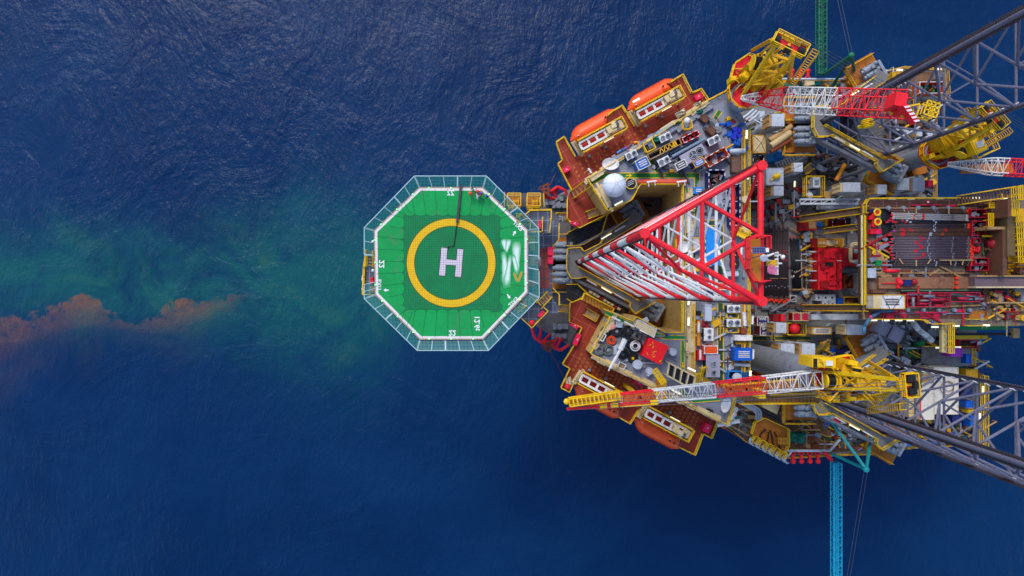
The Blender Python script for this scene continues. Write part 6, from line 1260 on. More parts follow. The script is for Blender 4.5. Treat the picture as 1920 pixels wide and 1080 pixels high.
for i, (x0, x1, y) in enumerate(((1500, 1612, 374), (1500, 1608, 382))): b = MB(); b.bar(W(x0, y, -3), W(x1, y, -3), .35, .3); [b.bar(W(x0 + k * 20, y, -3), W(x0 + k * 20 + (12 if i else 0), y + (7 if not i else -6), -3), .15) for k in range(6)]; solo('truss_beam', ('upper', 'lower')[i] + ' white truss beam lying above the yellow gangway', 'beam', b, WGR)
container(1575, 386, 72, 8, 2, -6, 1.8, WGR, 'long pale ramp-like duct above the yellow gangway', cat='duct', rib=4, name='duct')
container(1570.5, 594.5, 98, 10, 0, -6, 2.0, WGR, 'very long pale duct between the gangway and the vents', cat='duct', rib=4, name='duct')
# lower area crates
T = container(1430, 602, 21, 17, 0, -7.5, 3.4, RED2, 'dark red crate with dark lid lettered in two rows, upper one', frame=WHT, lid=NAVY); text('3953', 1430, 607, -4.05, 5.2, 180, WHT, T, up=.02); text('ANE', 1430, 597.5, -4.05, 5.2, 180, WHT, T, up=.02)
T = container(1436, 620.5, 22, 18, 0, -7.5, 3.4, RED2, 'dark red crate with dark lid lettered in two rows, lower one', frame=WHT, lid=NAVY); text('ANE', 1436, 616, -4.05, 5.2, 0, WHT, T, up=.02); text('5275', 1436, 625.5, -4.05, 5.2, 0, WHT, T, up=.02)
container(1461, 596, 22, 13, 0, -9, 1.8, RED2, 'dark red machine right of the upper lettered crate', cat='machine', rib=.9, name='machine'); container(1468, 596, 8, 13, 0, -8, 1.8, RED, 'bright red cover on the dark red machine', cat='cover', rib=2, name='machine_cover')
for x, l in ((1494, 'cream framed red crate, left of the pair'), (1510, 'cream framed red crate, right of the pair')): container(x, 594, 15, 16, 0, -8, 2.4, RED2, l, frame=CRM, lid=CRIM)
yellow_frame(1494, 617, 34, 22, 0, -9, 2.2, 'yellow framed skid holding a red round tank', name='machinery_skid', cat='skid', floor=RED2, contents=(RED2, DGR)); b = MB(); b.ball(W(1490, 616, -6.6), .95, 18, 12, (1, 1, .8)); solo('pressure_vessel', 'bright red round tank inside the yellow framed skid', 'tank', b, RED, None, True)
container(1541, 620.5, 38, 13, 0, -8, 2.6, CRM, 'cream container with pale lettered lid left of the cream-louvred vent', write=(2, BRN), lid=WHT, frame=YEL)
container(1435, 664, 28, 26, 0, -8, 3.0, RUSTM, 'rusty open skip with cream rim right of the blue lettered container', cat='skip', open_top=True, frame=CRM, inner=RUSTM, fill=4, fillm=RUSTM); container(1458, 667, 15, 12, 0, -8, 1.8, RED2, 'dark red box right of the rusty skip', cat='box', name='storage_box')
container(1425, 699, 33, 13, 0, -8, 1.8, ORBX, 'orange basket of red items just above the lower crane boom', cat='basket', open_top=True, hazard=WHT, inner=BLK, fill=10, fillm=RED)
stairs_thing((1546, 640), (1531, 664), -4, Z0, 1.4, 'yellow stairs beside the vent with dark round marks'); stairs_thing((1446, 650), (1472, 650), -4, -8, 1.4, 'yellow ladder bridge left of the grey vent housing'); stairs_thing((1478, 669), (1512, 676), -5, -6, 1.2, 'yellow walkway ladder below the grey vents'); stairs_thing((1508, 322), (1520, 312), -5, -8, 1.2, 'small curved yellow stairs right of the small grey vent')
stairs_thing((1680, 440), (1680, 441), -9, -9, .2, 'x') if 0 else None
# blue and white equipment frame near the lower leg
T = container(1617, 660, 56, 24, 28, -6, 3.2, WHT, 'white framed unit of hoses with blue parts above the lower crane', cat='unit', open_top=True, inner=WGR, fill=14, fillm=WHT, frame=CRM, name='hose_unit'); container(1634, 654, 8, 20, 24, -6, 3.6, BLUE, 'blue box inside the white framed hose unit', cat='box', name='storage_box'); container(1601, 655, 44, 10, 29, -6.5, 3.0, NAVY, 'navy side tank along the white framed hose unit', cat='tank', name='side_tank')
tarp(1660, 669, 22, 13, 10, -6, 2.2, mat('steel_blue_sheet', (25, 100, 150), .5, grime=.4, bump=.6), 'steel-blue tarpaulin at the tip of the white framed hose unit')
b = MB(); b.path(PW([(1619, 627), (1621, 612), (1632, 596), (1651, 583), (1676, 582)], 9), .3, 10); o = solo('blue_hose', 'thick blue-grey hose with red ends crossing the lower walkway', 'hose', b, mat('hose_blue', (65, 110, 145), .5), None, True)
for x, y in ((1632, 595), (1678, 582)): part('red_band', MB().tube(W(x - 1.5, y + .8, 9), W(x + 1.5, y - .8, 9), .36, 10), PINK, o)
# bottom edge: ochre platform with hoses, baskets and goosenecks
op = gratdeck('hose_platform', 'ochre platform with dark hoses and yellow baskets at the bottom edge of the rig', [(1413, 790), (1430, 782), (1476, 803), (1476, 834), (1467, 852), (1407, 815)], -6, ORG, [[(1407, 812), (1413, 790), (1430, 782), (1476, 803), (1476, 834), (1467, 852)]], cat='platform', to=-10)
for i in range(5): x, y = 1415 + i * 12.7, 823 + i * 7.1; b = MB(); fr = LF(x, y, -28, -5.5); b.rail([fr.p(-5, -7), fr.p(5, -7), fr.p(5, 6), fr.p(-5, 6), fr.p(-5, -7)], 1.0, .6, .1); [b.bar(fr.p(-5, v), fr.p(5, v), .1) for v in (-4, -1, 2, 5)]; part('basket', b, YEL2, op)
for i in range(6):
    x, y = 1404 + i * 12.4, 826 + i * 6.6
    for k in range(3): b = MB(); pts = [W(x + k * 2.6 + dx, y + k * 1.4 + dy, -5.5 - dz) for dx, dy, dz in ((4, -6, 0), (1, 0, -.3), (1.5, 5, .3), (5, 7, 1.2), (8, 6, 2.5))]; b.path(pts, .14, 7); solo('gooseneck_pipe', 'pale grey gooseneck pipe in the row under the ochre platform', 'pipe', b, WGR, 'gooseneck pipes along the bottom edge', True)
for P_ in ([(1436, 805), (1427, 812), (1424, 822)], [(1444, 807), (1448, 820), (1450, 838)], [(1452, 810), (1458, 822), (1463, 842)], [(1441, 810), (1440, 822), (1437, 830)]): b = MB(); b.path(PW(P_, -5.7), .14, 7); part('hose', b, BLK, op, True)
b = MB(); fr = LF(1467, 827, 0, -4.8); fr.box(b, 0, 0, 16, 13, -6, -4.8); solo('yellow_grate_box', 'square yellow grated box at the right end of the ochre platform', 'box', b, YGRAT)
tarp(1497, 822, 35, 23, -8, Z0, 2.2, TARP, 'big green tarpaulin at the bottom edge beside the ochre platform'); q0 = [(1433, 741), (1466, 750), (1457, 777), (1429, 763)]; b = MB(); b.prism([(v.x, v.y) for v in PW(q0, -5)], -5, -8); T = solo('canvas_shelter', 'cream canvas shelter below the brown catwalk', 'shelter', b, CRM); part('ridge', MB().bar(W(1431, 752, -4.9), W(1461, 764, -4.9), .1), WHT, T)
for i, (x, y) in enumerate(((1379, 768), (1376, 777), (1372, 786))): cyl(x, y, -3, 5.5, 4, WHT, 'white_tank', ('topmost', 'middle', 'lowest')[i] + ' of the three white tanks beside the large oval dish', 'tank', 'three white tanks')
cyl(1382, 786, -4, 5, 3, TARP, 'green_tank', 'green tank beside the three white ones', 'tank')
for i in range(3): b = MB(); b.path([W(1380 + i * 2, 752 - i * 3, -4), W(1414 + i * 4, 770 - i * 2, -4), W(1418 + i * 4.5, 776 - i * 1.5, -4), W(1417 + i * 4.5, 786, -5)], .2, 8); solo('process_pipe', 'silver pipe in the trio slanting left of the cream shelter', 'pipe', b, GEAR, 'slanting silver pipes')
for i in range(4): lying((1385 + i * 2, 745 + i * 2), (1470 + i * 3, 790 + i * 2), -8.5, .22, (DGR, GRY, DGR, BLK)[i], 'deck_pipe', 'dark pipe in the slanting bundle under the cream shelter', 'pipe', 'dark slanting pipes')
lying((1360, 803), (1407, 829), -9.5, .25, BRN, 'boom_pipe', 'brown outboard pipe hanging over the sea at the bottom', 'pipe'); b = MB(); b.path([W(1358, 801, -8), W(1352, 796, -7), W(1348, 793, -6)], .4, 8); solo('orange_cowl', 'orange cowl at the head of the outboard brown pipe', 'cowl', b, ORBX, None, True)
def davits(xs, y0, y1, par_label, group):
    for i, x in enumerate(xs):
        b = MB(); A, B_ = W(x, y0, -8.5), W(x + 2, y1, -8.5); b.bar(A, B_, .45, .5).bar(A - Vector((.5, 0, 0)), A + Vector((.5, 0, 0)), .5).ball(B_, .5, 10, 6, (1, 1, .8)); b.bar(A, A + Vector((0, 0, -2)), .4); solo('hose_saddle', par_label, 'saddle', b, RED, group)
davits((1485.5, 1501, 1517, 1532), 849, 865, 'red hook-shaped saddle in the row hanging from the bottom edge', 'red saddles along the bottom edge'); davits((1483, 1498, 1513), 147, 133, 'red hook-shaped saddle in the row at the top edge', 'red saddles along the top edge')
b = MB(); b.path(PW([(1468, 848), (1476, 857), (1484, 847)], -8), .22, 8).path(PW([(1470, 845), (1556, 845), (1575, 824)], -8), .25, 8); solo('edge_pipe', 'long pale pipe along the bottom edge of the deck', 'pipe', b, WGR, None, True); b = MB(); b.path(PW([(1464, 148), (1600, 149), (1618, 147)], -8), .22, 8); solo('edge_pipe', 'long pale pipe along the top edge of the deck', 'pipe', b, WGR, None, True); b = MB(); b.path(PW([(1545, 848), (1560, 864)], -8), .35, 8).bar(W(1486, 847, -8.4), W(1548, 846, -8.4), .25); solo('red_rail_bar', 'red bar joining the bottom row of saddles', 'bar', b, RED)
container(1518, 155, 18, 10, 8, Z0, 2, CRM, 'cream box on the deck edge at the top by the green boom', cat='box', name='storage_box'); container(1480, 161, 18, 6, 0, Z0, 1.6, TARP, 'green box near the topmost row of red saddles', cat='box', name='storage_box'); container(1531, 156, 16, 6, 0, Z0, 1.2, TEAL, 'teal box beside the cream box at the top', cat='box', name='storage_box')
container(1748, 164, 48, 22, 0, -8, 2.2, ORBX, 'red-orange machinery skid open on top under the upper leg', cat='skid', open_top=True, inner=DGRN, fill=16, fillm=GRN2, frame=WHT); container(1683, 141, 20, 14, 5, -8, 2.2, YEL, 'yellow cabinet near the top edge by the leg', cat='box', name='storage_box'); container(1633, 158, 30, 24, -25, -8, 3, WGR, 'pale slanted machinery box at the top edge', cat='machine', rib=1.2, name='machine'); tarp(1765, 141, 18, 13, 0, -9, 1.5, GRY, 'grey round canvas at the top edge under the leg')
for x, y, l in ((1687, 131, 'lit tube light at the top edge'), (1759, 130, 'lit tube light at the top edge, nearer the right side'), (1490, 345, 'lit tube light below the small grey vent')): lightbar(x, y, 11, 0 if y < 200 else 88, -5, l)
tarp(1598, 150, 26, 30, 35, -9, 2.0, ORG, 'ochre netted cover between green boom and leg')
# white cabins at lower right
def cabin(x, y, w, h, label, red):
    T = container(x, y, w, h, 0, -9, 5.5, mat('cabin_white', (232, 222, 200), .5, grime=.2, rust=.08), label, cat='cabin', rib=1.5, name='deck_cabin')
    fr = LF(x, y, 0, -3.5); b = MB(); fr.box(b, -w / 2 - 6, 0, 11, h * .96, -8, -5)
    for i in range(9): fr.box(b, -w / 2 - 6, -h * .45 + i * h * .11, 11, 1.2, -5, -4.8)
    part('side_louvre', b, CRM, T)
    if red: b = MB(); fr.box(b, -w / 2 + 1, 0, 2, h * .98, -3.45, -3.4); part('red_edge', b, RED, T)
    return T
cabin(1738, 753, 27, 68, 'white deck cabin with red left edge seen through the lower leg', True); cabin(1774, 733, 46, 88, 'larger white deck cabin right of the red-edged one', False)
b = MB(); c = W(1776, 728, -3.2); b.ring(c, 1.2, .06, 24, 5).ring(c + Vector((.3, .4, .05)), .9, .06, 24, 5); solo('rope_coil', 'loose rope coil on the roof of the larger white cabin', 'rope', b, BRN)
T = container(1793, 661, 23, 16, 0, -6, 2.6, PURP, 'vivid purple box near the right edge of the hull', cat='box', rib=3, name='storage_box'); container(1816, 673, 10, 17, 0, -6, 1.4, BLUE, 'blue box at the right edge near the purple one', cat='box', name='storage_box')
for x, y, w, h, m, l in ((1815, 735, 16, 22, NAVY, 'navy crate right of the larger white cabin, upper'), (1828, 790, 18, 22, BLUE, 'blue crate right of the larger white cabin, lower'), (1818, 758, 14, 12, BLUE, 'small blue crate between the navy and the blue ones'), (1824, 772, 20, 5, YEL2, 'yellow bar-like box between blue crates'), (1765, 818, 17, 9, LBLU, 'light blue tank below the larger white cabin, left'), (1784, 822, 14, 9, LBLU, 'light blue tank below the larger white cabin, right'), (1702, 833, 40, 7, BLUE, 'long blue tank at the bottom edge under the leg'), (1794, 786, 18, 14, NAVY, 'navy crate at the lower corner of the larger cabin'), (1738, 806, 11, 5, CRIM, 'small crimson box below the red-edged cabin'), (1733, 817, 13, 6, YEL2, 'small yellow box below the red-edged cabin'), (1822, 702, 22, 18, YEL, 'yellow frame box near the right hull edge')): container(x, y, w, h, 0, -9, 2.0, m, l, cat='box', name='storage_box')
for y, l in ((731, 'upper lit tube light on the right hull edge'), (782, 'lower lit tube light on the right hull edge')): lightbar(1843 if y < 750 else 1837, y, 14, 88, -6, l)
for pts, l in (([(1838, 704), (1846, 704), (1846, 762), (1838, 762)], 'narrow yellow-railed ledge on the right hull edge, upper'), ([(1836, 767), (1846, 767), (1846, 838), (1836, 838)], 'narrow yellow-railed ledge on the right hull edge, lower')): gratdeck('side_ledge', l, pts, -7, NAVY, [pts + pts[:1]], cat='ledge')
gratdeck('deckhouse_roof', 'grey roof patch with yellow rails near the purple box', [(1728, 649), (1822, 649), (1822, 685), (1760, 690), (1728, 680)], -7, MDECK, [[(1728, 649), (1822, 649), (1822, 685)]], cat='roof')
container(1732, 328, 1, 1, 0, Z0, .2, RED, 'x') if 0 else None
container(1745, 344, 9, 12, 0, -6, 2, CRIM, 'crimson box at the right hull edge beside the vents', cat='box', name='storage_box'); container(1724, 319, 28, 16, 12, -6, 2, ORG, 'ochre box below the right crane', cat='box', name='storage_box'); container(1712, 322, 1, 1, 0, 0, 0.1, RED, 'y') if 0 else None
T = container(1815, 645, 35, 16, 0, -7, 1.6, CRIM, 'red framed open skid with green machine over the sea edge', cat='skid', open_top=True, inner=BRN, fill=3, fillm=GRN2); b = MB(); fr = LF(1816, 626, 0, -6)
# boom-rest fan and spool items on bottom right platform
b = MB(); b.ring(W(1550, 796, -8.5), .42, .14, 20, 6); solo('hose_coil_blue', 'blue hose ring below the turquoise mast foot', 'hose', b, BLUE, None, True); container(1569, 790, 12, 12, 20, -9, 1.6, RED, 'red hatch box beside the turquoise mast foot', cat='box', name='storage_box'); cyl(1561, 783, -7.5, 4.5, 1.5, WGR, 'drum', 'pale drum under the turquoise mast', 'drum')
# ------------------------------------------------------------------ central pipe rack area on the main deck
PIPEM = mat('drill_pipe_steel', (84, 72, 78), .4, metal=.3, grime=.5, rust=.3, scale=1.2); PIPEG = mat('drill_pipe_grey', (112, 96, 106), .4, metal=.2, grime=.4, rust=.15, scale=1.2); PIPEB = mat('drill_pipe_black', (30, 32, 42), .4, grime=.4); PIPEW = mat('drill_pipe_pale', (188, 180, 172), .45, grime=.35, rust=.1)
PIPEN = mat('drill_pipe_brown', (112, 78, 60), .5, grime=.4, rust=.3); CAPO = mat('orange_protector', (255, 60, 15), .5, grime=.1); CAPR = mat('red_protector', (240, 20, 50), .5, grime=.1)
def pipe(p, q, z, r, m, cap, label, group, bands=(), name='drill_pipe', capstart=None):
    A, B_ = W(p[0], p[1], z), W(q[0], q[1], z); d = (B_ - A).normalized(); b = MB(); b.tube(A, B_, r, 8); b.tube(A, A + d * .5, r * 1.35, 8).tube(B_ - d * .5, B_, r * 1.35, 8)
    o = solo(name, label, 'pipe', b, m, group, True)
    if cap: part('thread_protector', MB().tube(B_, B_ + d * .45, r * 1.5, 8), cap, o)
    if capstart: part('thread_protector', MB().tube(A - d * .35, A, r * 1.3, 8), capstart, o)
    for t, L_, bm in bands: L_ = L_ * (.3 if bm is WGR else .55); c = A.lerp(B_, t); part('paint_band', MB().tube(c, c + d * L_, r * 1.06, 8), bm, o)
    return o
rnd = random.Random(21)
for i in range(18):
    x = 1427 + i * 2.95; y0 = 427 + rnd.uniform(-5, 3); y1 = 561 + rnd.uniform(-3, 4)
    bd = []
    if 6 < i: bd.append((rnd.uniform(.3, .45), rnd.uniform(.3, .7), CAPR))
    if i % 2: bd.append((.82, .35, WGR))
    pipe((x, y0), (x + .6, y1), Z0 + .55 + (i % 2) * .02, .135, PIPEM, CAPO, 'dark drill pipe with orange end in the upright row under the leg corner', 'dark drill pipes under the leg corner', bd)
for y, x0, x1 in ((522, 1443, 1459), (522, 1462, 1476)): lying((x0, y), (x1, y), Z0 + .75, .07, TAN, 'timber_strap', 'tan strap across the dark drill pipes, ' + ('left' if x0 < 1450 else 'right'), 'strap')
for i in range(8):
    x = 1482 + i * 2.2; pipe((x, 446 + (i % 3) * 2), (x + 5, 548 + (i % 2) * 2), Z0 + .55, .12, PIPEB, None, 'black drill collar in the slanting upright bundle', 'black drill collars', [(.02, .3, CAPR)] if i % 2 else [(.6, .2, WHT)], capstart=CAPR if i % 3 == 0 else None)
for i, (x0, x1, y0, y1, m) in enumerate(((1499, 1500, 452, 552, LBLU), (1502, 1504, 462, 554, PIPEW), (1505, 1506, 447, 557, PIPEN), (1508, 1509, 447, 556, PIPEM), (1512, 1512, 444, 562, PIPEW), (1515, 1517, 447, 560, PIPEN), (1519, 1520, 500, 556, PIPEM))):
    pipe((x0, y0), (x1, y1), Z0 + .5, .11, m, None, ('light blue tube right of the black drill collars', 'short pale tube right of the black drill collars', 'brown tube in the thin upright bundle', 'dark tube in the thin upright bundle', 'longest pale tube of the thin upright bundle', 'brown tube nearest the red pump unit', 'short dark tube beside the red pump unit')[i], 'thin tubes beside the drill collars', name='steel_tube')
b = MB(); [b.box(W(x, y, Z0 + .2), (9.5, .35, .4), 0) for x, y in ((1470, 455), (1470, 500), (1470, 545))]; solo('rack_sleeper', 'brown timber sleepers under the upright pipe rows', 'sleepers', b, BRN)
T = container(1556, 504, 44, 78, 0, Z0, 3.4, RED, 'large bright red cementing pump unit with pipes on top', cat='pump unit', rib=1.4, name='pump_unit'); z1 = Z0 + 3.4
for x, y, w, h, m in ((1560, 478, 9, 12, RED), (1560, 511, 9, 12, RED), (1554, 495, 14, 8, BLK), (1542, 488, 8, 34, RED2), (1570, 504, 5, 70, RED2), (1544, 533, 14, 12, RED2), (1562, 532, 18, 6, CRIM)): b = MB(); f2 = LF(x, y, 0, z1); f2.box(b, 0, 0, w, h, z1, z1 + .35); part('top_hatch', b, m, T)
rn = random.Random(4)
for i in range(22): x, y = rn.uniform(1537, 1576), rn.uniform(468, 540); b = MB(); c = W(x, y, z1 + .4); a = rn.choice((0, pi / 2, .6)); d = Vector((cos(a), sin(a), 0)) * rn.uniform(.4, 1.6); b.tube(c - d, c + d, .07, 6).tube(c + d, c + d - Vector((0, 0, .5)), .09, 6); part('pipe', b, (RED, RED2, CRIM, WHT)[i % 4 if i > 16 else i % 3], T)
container(1595, 482, 32, 34, 0, Z0, 2.2, RED2, 'dark red tank box right of the large pump unit', cat='tank', rib=1.2, name='tank_box'); container(1595, 506, 32, 11, 0, Z0, 1.6, DGR, 'dark grey box between dark red tank and rusty bin', cat='box', name='storage_box'); container(1592, 528, 17, 26, 0, Z0, 1.9, RUSTM, 'rusty orange-brown bin right of the large pump unit', cat='bin', open_top=True, inner=RUSTM, fill=3, fillm=RUSTM)
for i in range(2): b = MB(); b.path(PW([(1613, 456 + i * 3), (1598 + i * 2, 456 + i * 3), (1593 + i * 3, 464), (1593 + i * 3, 488), (1597 + i * 2, 491 - i), (1602, 491 - i)], Z0 + 4.4), .2, 10); solo('bent_pipe', ('outer', 'inner')[i] + ' cream U-shaped pipe above the dark red tank box', 'pipe', b, CRM, None, True)
for y in (471, 491): lying((1600, y), (1615, y), Z0 + 4, .4, GEAR, 'filter_cylinder', ('upper' if y < 480 else 'lower') + ' grey cylinder at the end of the cream U-pipes', 'cylinder')
container(1552, 455.5, 60, 16, 0, Z0, 1.8, YGRAT, 'long ochre and cream manifold skid with red left end', cat='skid', rib=.9, name='manifold_skid', frame=YEL, write=(1, CRM)); container(1527, 456, 11, 17, 0, Z0, 1.9, RED2, 'dark red end box of the ochre manifold skid', cat='box', name='storage_box'); container(1558, 455.5, 15, 11, 0, Z0 + 1.8, .4, CRM, 'cream block in the middle of the ochre manifold skid', cat='block', name='valve_block')
T = container(1516, 423, 29, 17, 2, Z0, 2.0, RED2, 'dark red crate with pale square lid below the long gangway', frame=RED); b = MB(); f2 = LF(1523, 422, 2, Z0 + 2.1); f2.box(b, 0, 0, 13, 13, Z0 + 2.05, Z0 + 2.12); part('lid', b, TAN, T)
for x, y, m, l in ((1534.5, 420.5, LBLU, 'left light blue drum by the dark red crate'), (1541, 421, LBLU, 'right light blue drum by the dark red crate'), (1549.5, 413, YEL, 'upper yellow drum below the long gangway'), (1549.5, 420, YEL, 'lower yellow drum below the long gangway')): cyl(x, y, Z0 + 1, 3.6, 1, m, 'drum', l, 'drum', n=14)
container(1573, 418, 25, 17, 0, Z0, 1.8, RED2, 'dark red open basket with white striped rim below the long gangway', cat='basket', open_top=True, hazard=WHT, inner=RED2, fill=4, fillm=RED2); container(1590, 417, 10, 16, 0, Z0, 1.8, BLK, 'black box right of the striped dark red basket', cat='box', name='storage_box')
for i, (x, y) in enumerate(((1535, 558), (1548, 558), (1560.5, 558), (1547, 570), (1561, 570))): T = container(x, y, 12, 12, 0, Z0, 1.7, WGR, 'white cube tank in the cluster below the red pump unit', cat='tank', group='white cube tanks', rib=3, name='cube_tank'); part('cap', MB().tube(W(x, y, Z0 + 1.7), W(x, y, Z0 + 1.85), .18, 10), BLK, T)
container(1575, 564.5, 11, 12, 0, Z0, 1.3, BLUE, 'blue crate beside the white cube tanks', cat='box', name='storage_box'); container(1600, 563, 36, 13, 0, Z0, 1.2, YEL, 'ochre yellow basket holding a black hose coil', cat='basket', open_top=True, inner=ORG); coil(1607, 564, 7, Z0 + .6, 5, RUB, 'black hose coil in the ochre yellow basket', 'coiled hoses on the main deck')
container(1487, 560, 12, 12, 0, Z0, .8, WHT, 'white open frame at the foot of the black drill collars', cat='frame', open_top=True, inner=BRN, name='open_rack'); tarp(1450, 408, 7, 8, 30, Z0, 1, YEL2, 'tiny red and yellow bundle above the dark drill pipes', 'bundle', 'bundle')
for i in range(4): b = MB(); c0 = W(1519, 472 + i * 18, -7.5); b.bar(c0, c0 + Vector((1.8, 0, 0)), .25).box(c0 + Vector((1.9, 0, 0)), (.6, .8, .6)).tube(c0, c0 - Vector((0, 0, 2.5)), .15, 8); solo('pipe_clamp_post', 'pale clamp post in the row left of the red pump unit', 'post', b, WGR, 'pale clamp posts')
for i in range(5): container(1415 + i * 17, 388 + (i % 2) * 8, 10, 8, (i * 7) % 20, Z0, 1.1, (BRN, DGR, RED2, GRY, YEL)[i], ('brown', 'dark grey', 'dark red', 'grey', 'yellow')[i] + ' tool crate in the loose row above the dark drill pipes', cat='crate', name='tool_crate', rib=.8)
# gangways
def gangway(a, b_, za, zb, w, label, m=GRATB, posts=True):
    A, B_ = W(a[0], a[1], za), W(b_[0], b_[1], zb); d = (B_ - A); L = d.length; h = Vector((d.x, d.y, 0)).normalized(); sd = Vector((-h.y, h.x, 0)) * w / 2; T = thing('gangway', label, 'gangway', Vector((A.x, A.y, min(za, zb))))
    t = MB(); n = int(L / .42)
    for i in range(n): c = A.lerp(B_, (i + .5) / n); t.bar(c - sd, c + sd, .34, .05)
    part('treads', t, m, T)
    for s_ in (-1, 1):
        part('side_beam', MB().bar(A + sd * s_, B_ + sd * s_, .16, .4), YEL2, T); part('railing', MB().rail([A + sd * s_, B_ + sd * s_], 1.1, 1.8, .12, False), YEL2, T)
    return T
TRD = mat('tread_brown', (120, 92, 72), .6, grime=.4, rust=.2)
gangway((1501, 411), (1622, 394), -7, CANT, 1.15, 'long brown gangway with yellow rails climbing to the pipe deck', TRD); gangway((1545, 433), (1604, 426), -8, 0, 1.0, 'short brown gangway below the dark red striped basket', TRD); gangway((1506, 577), (1621, 577), -8, CANT, 1.1, 'straight brown gangway with yellow rails below the white cube tanks', TRD)
# ------------------------------------------------------------------ cantilever pipe deck
cd = deckblock('pipe_deck', 'brown cantilever pipe deck with yellow rails reaching the right edge of the photo', 'pipe deck', [(1616, 384), (1624, 374), (1790, 373), (1960, 373), (2060, 373), (2060, 610), (1845, 610), (1740, 606), (1728, 599), (1618, 599)], CANT, CANT - 1.5, mat('cantilever_deck', (140, 124, 104), .65, grime=.6, rust=.4, scale=.35), BRN, rails=[[(1618, 400), (1618, 384), (1624, 373), (1790, 372)], [(1632, 598), (1728, 599), (1740, 607), (1770, 607)]])
def girder(x0, y0, x1, y1, z0, z1, m, name, label): b = MB(); b.prism([(v.x, v.y) for v in PW([(x0, y0), (x1, y0), (x1, y1), (x0, y1)], z1)], z1, z0); return solo(name, label, 'beam', b, m)
WB = mat('brown_walk_plate', (105, 62, 46), .6, grime=.45, rust=.2, grid=(2.2, 30), gridc=(150, 125, 110), gridw=.08)
sheet('walkway_plate', [(1624, 376), (1900, 376), (1900, 388), (1624, 388)], CANT, WB, cd, .1); sheet('walkway_plate', [(1622, 388), (1633, 388), (1633, 596), (1622, 596)], CANT, WB, cd, .1); sheet('walkway_plate', [(1633, 585), (1846, 585), (1846, 597), (1633, 597)], CANT, WB, cd, .1); sheet('walkway_plate', [(1816, 583), (1852, 583), (1852, 597), (1816, 597)], CANT + .1, ORG, cd, .05)
b = MB(); b.rail(PW([(1614, 404), (1614, 572)], CANT), 1.1, 1.5); part('railing', b, YEL2, cd)
for i, (x, m) in enumerate(((1616, WHT), (1618.2, GRN2), (1620.4, mat('lime_pipe', (130, 170, 40), .4)), (1622.6, YEL2))):
    b = MB(); b.tube(W(x, 404, CANT + .5), W(x + .5, 571, CANT + .5), .12, 8); solo('service_pipe', ('white', 'green', 'lime green', 'yellow')[i] + ' service pipe along the left edge of the pipe deck', 'pipe', b, m)
b = MB(); [b.bar(W(1633, y, CANT + .35), W(1832, y, CANT + .35), .18, .3) for y in (390, 512)]
for x in (1690, 1755): b.bar(W(x, 390, CANT + .2), W(x, 500, CANT + .2), .4, .3)
part('rack_beam', b, TAN, cd); b = MB(); b.prism([(v.x, v.y) for v in PW([(1652, 391), (1671, 391), (1671, 510), (1652, 510)], CANT + .1)], CANT + .1, CANT + .01); part('dark_floor', b, BLK, cd)
def row(n, x0, x1, y0, y1, dy, m, cap, capst, label, group, r=.125, bandf=None, z=CANT + .6, slope=0):
    for i in range(n):
        y = y0 + i * dy; j = rnd.uniform(-3, 3); pipe((x0 + rnd.uniform(-6, 5), y), (x1 + j * .6, y + slope), z + (i % 2) * .03, r, m, cap, label, group, bandf(i) if bandf else (), capstart=capst if i % 2 else None)
row(3, 1670, 1812, 392, 0, 3.1, PIPEN, CAPO, None, 'brown pipe of the uppermost trio on the pipe deck', 'brown pipes on the pipe deck', bandf=lambda i: [(.2, .5, CAPR if i == 0 else WGR), (.6, .3, WGR)])
row(4, 1672, 1816, 400, 0, 3.1, PIPEW, None, CAPR, 'pale pipe of the slanting quartet on the pipe deck', 'pale pipes on the pipe deck', bandf=lambda i: [(.27, .5, CAPR), (.38, .8, CAPR)] if i % 2 else [(.4, .5, CAPR)], slope=4)
row(2, 1660, 1826, 413.5, 0, 3.2, PIPEB, CAPO, CAPR, 'long black pipe with red joints on the pipe deck', 'long black pipes on the pipe deck', bandf=lambda i: [(.05, 1.6, CAPR), (.2, .6, CAPR), (.25, 1.2, WGR), (.55, .9, WGR)])
row(3, 1676, 1814, 421, 0, 3.0, PIPEM, CAPO, None, 'dark pipe of the middle trio on the pipe deck', 'dark middle pipes on the pipe deck', bandf=lambda i: [(.55, .5, WGR)])
row(2, 1676, 1822, 430, 0, 3.2, PIPEN, CAPO, PURP, 'brown pipe with purple or red joint on the pipe deck', 'brown jointed pipes on the pipe deck', bandf=lambda i: [(.1, .9, CAPR), (.2, .7, CAPR), (.5, 1.0, WGR), (.65, .5, CAPR)])
row(2, 1664, 1830, 437.5, 0, 3.4, PIPEN, CAPO, CAPR, 'longest brown pipe of the pipe deck', 'longest brown pipes', bandf=lambda i: [(.12, 1.4, CAPR), (.45, 1.6, WGR), (.6, .4, CAPO)])
row(14, 1674, 1818, 445, 0, 3.05, PIPEG, CAPO, CAPR, 'grey-brown drill pipe with orange end in the big middle stack', 'grey-brown drill pipes in the big stack', bandf=lambda i: [(.33 + .05 * sin(i * 1.3), .8, CAPR), (.46, .3, WGR), (.77, .3, WGR)])
row(4, 1674, 1818, 488.5, 0, 3.0, PIPEM, CAPO, None, 'dark pipe of the lowest group on the pipe deck', 'dark lowest pipes on the pipe deck', bandf=lambda i: [(.55, .5, WGR), (.8, .5, WGR)])
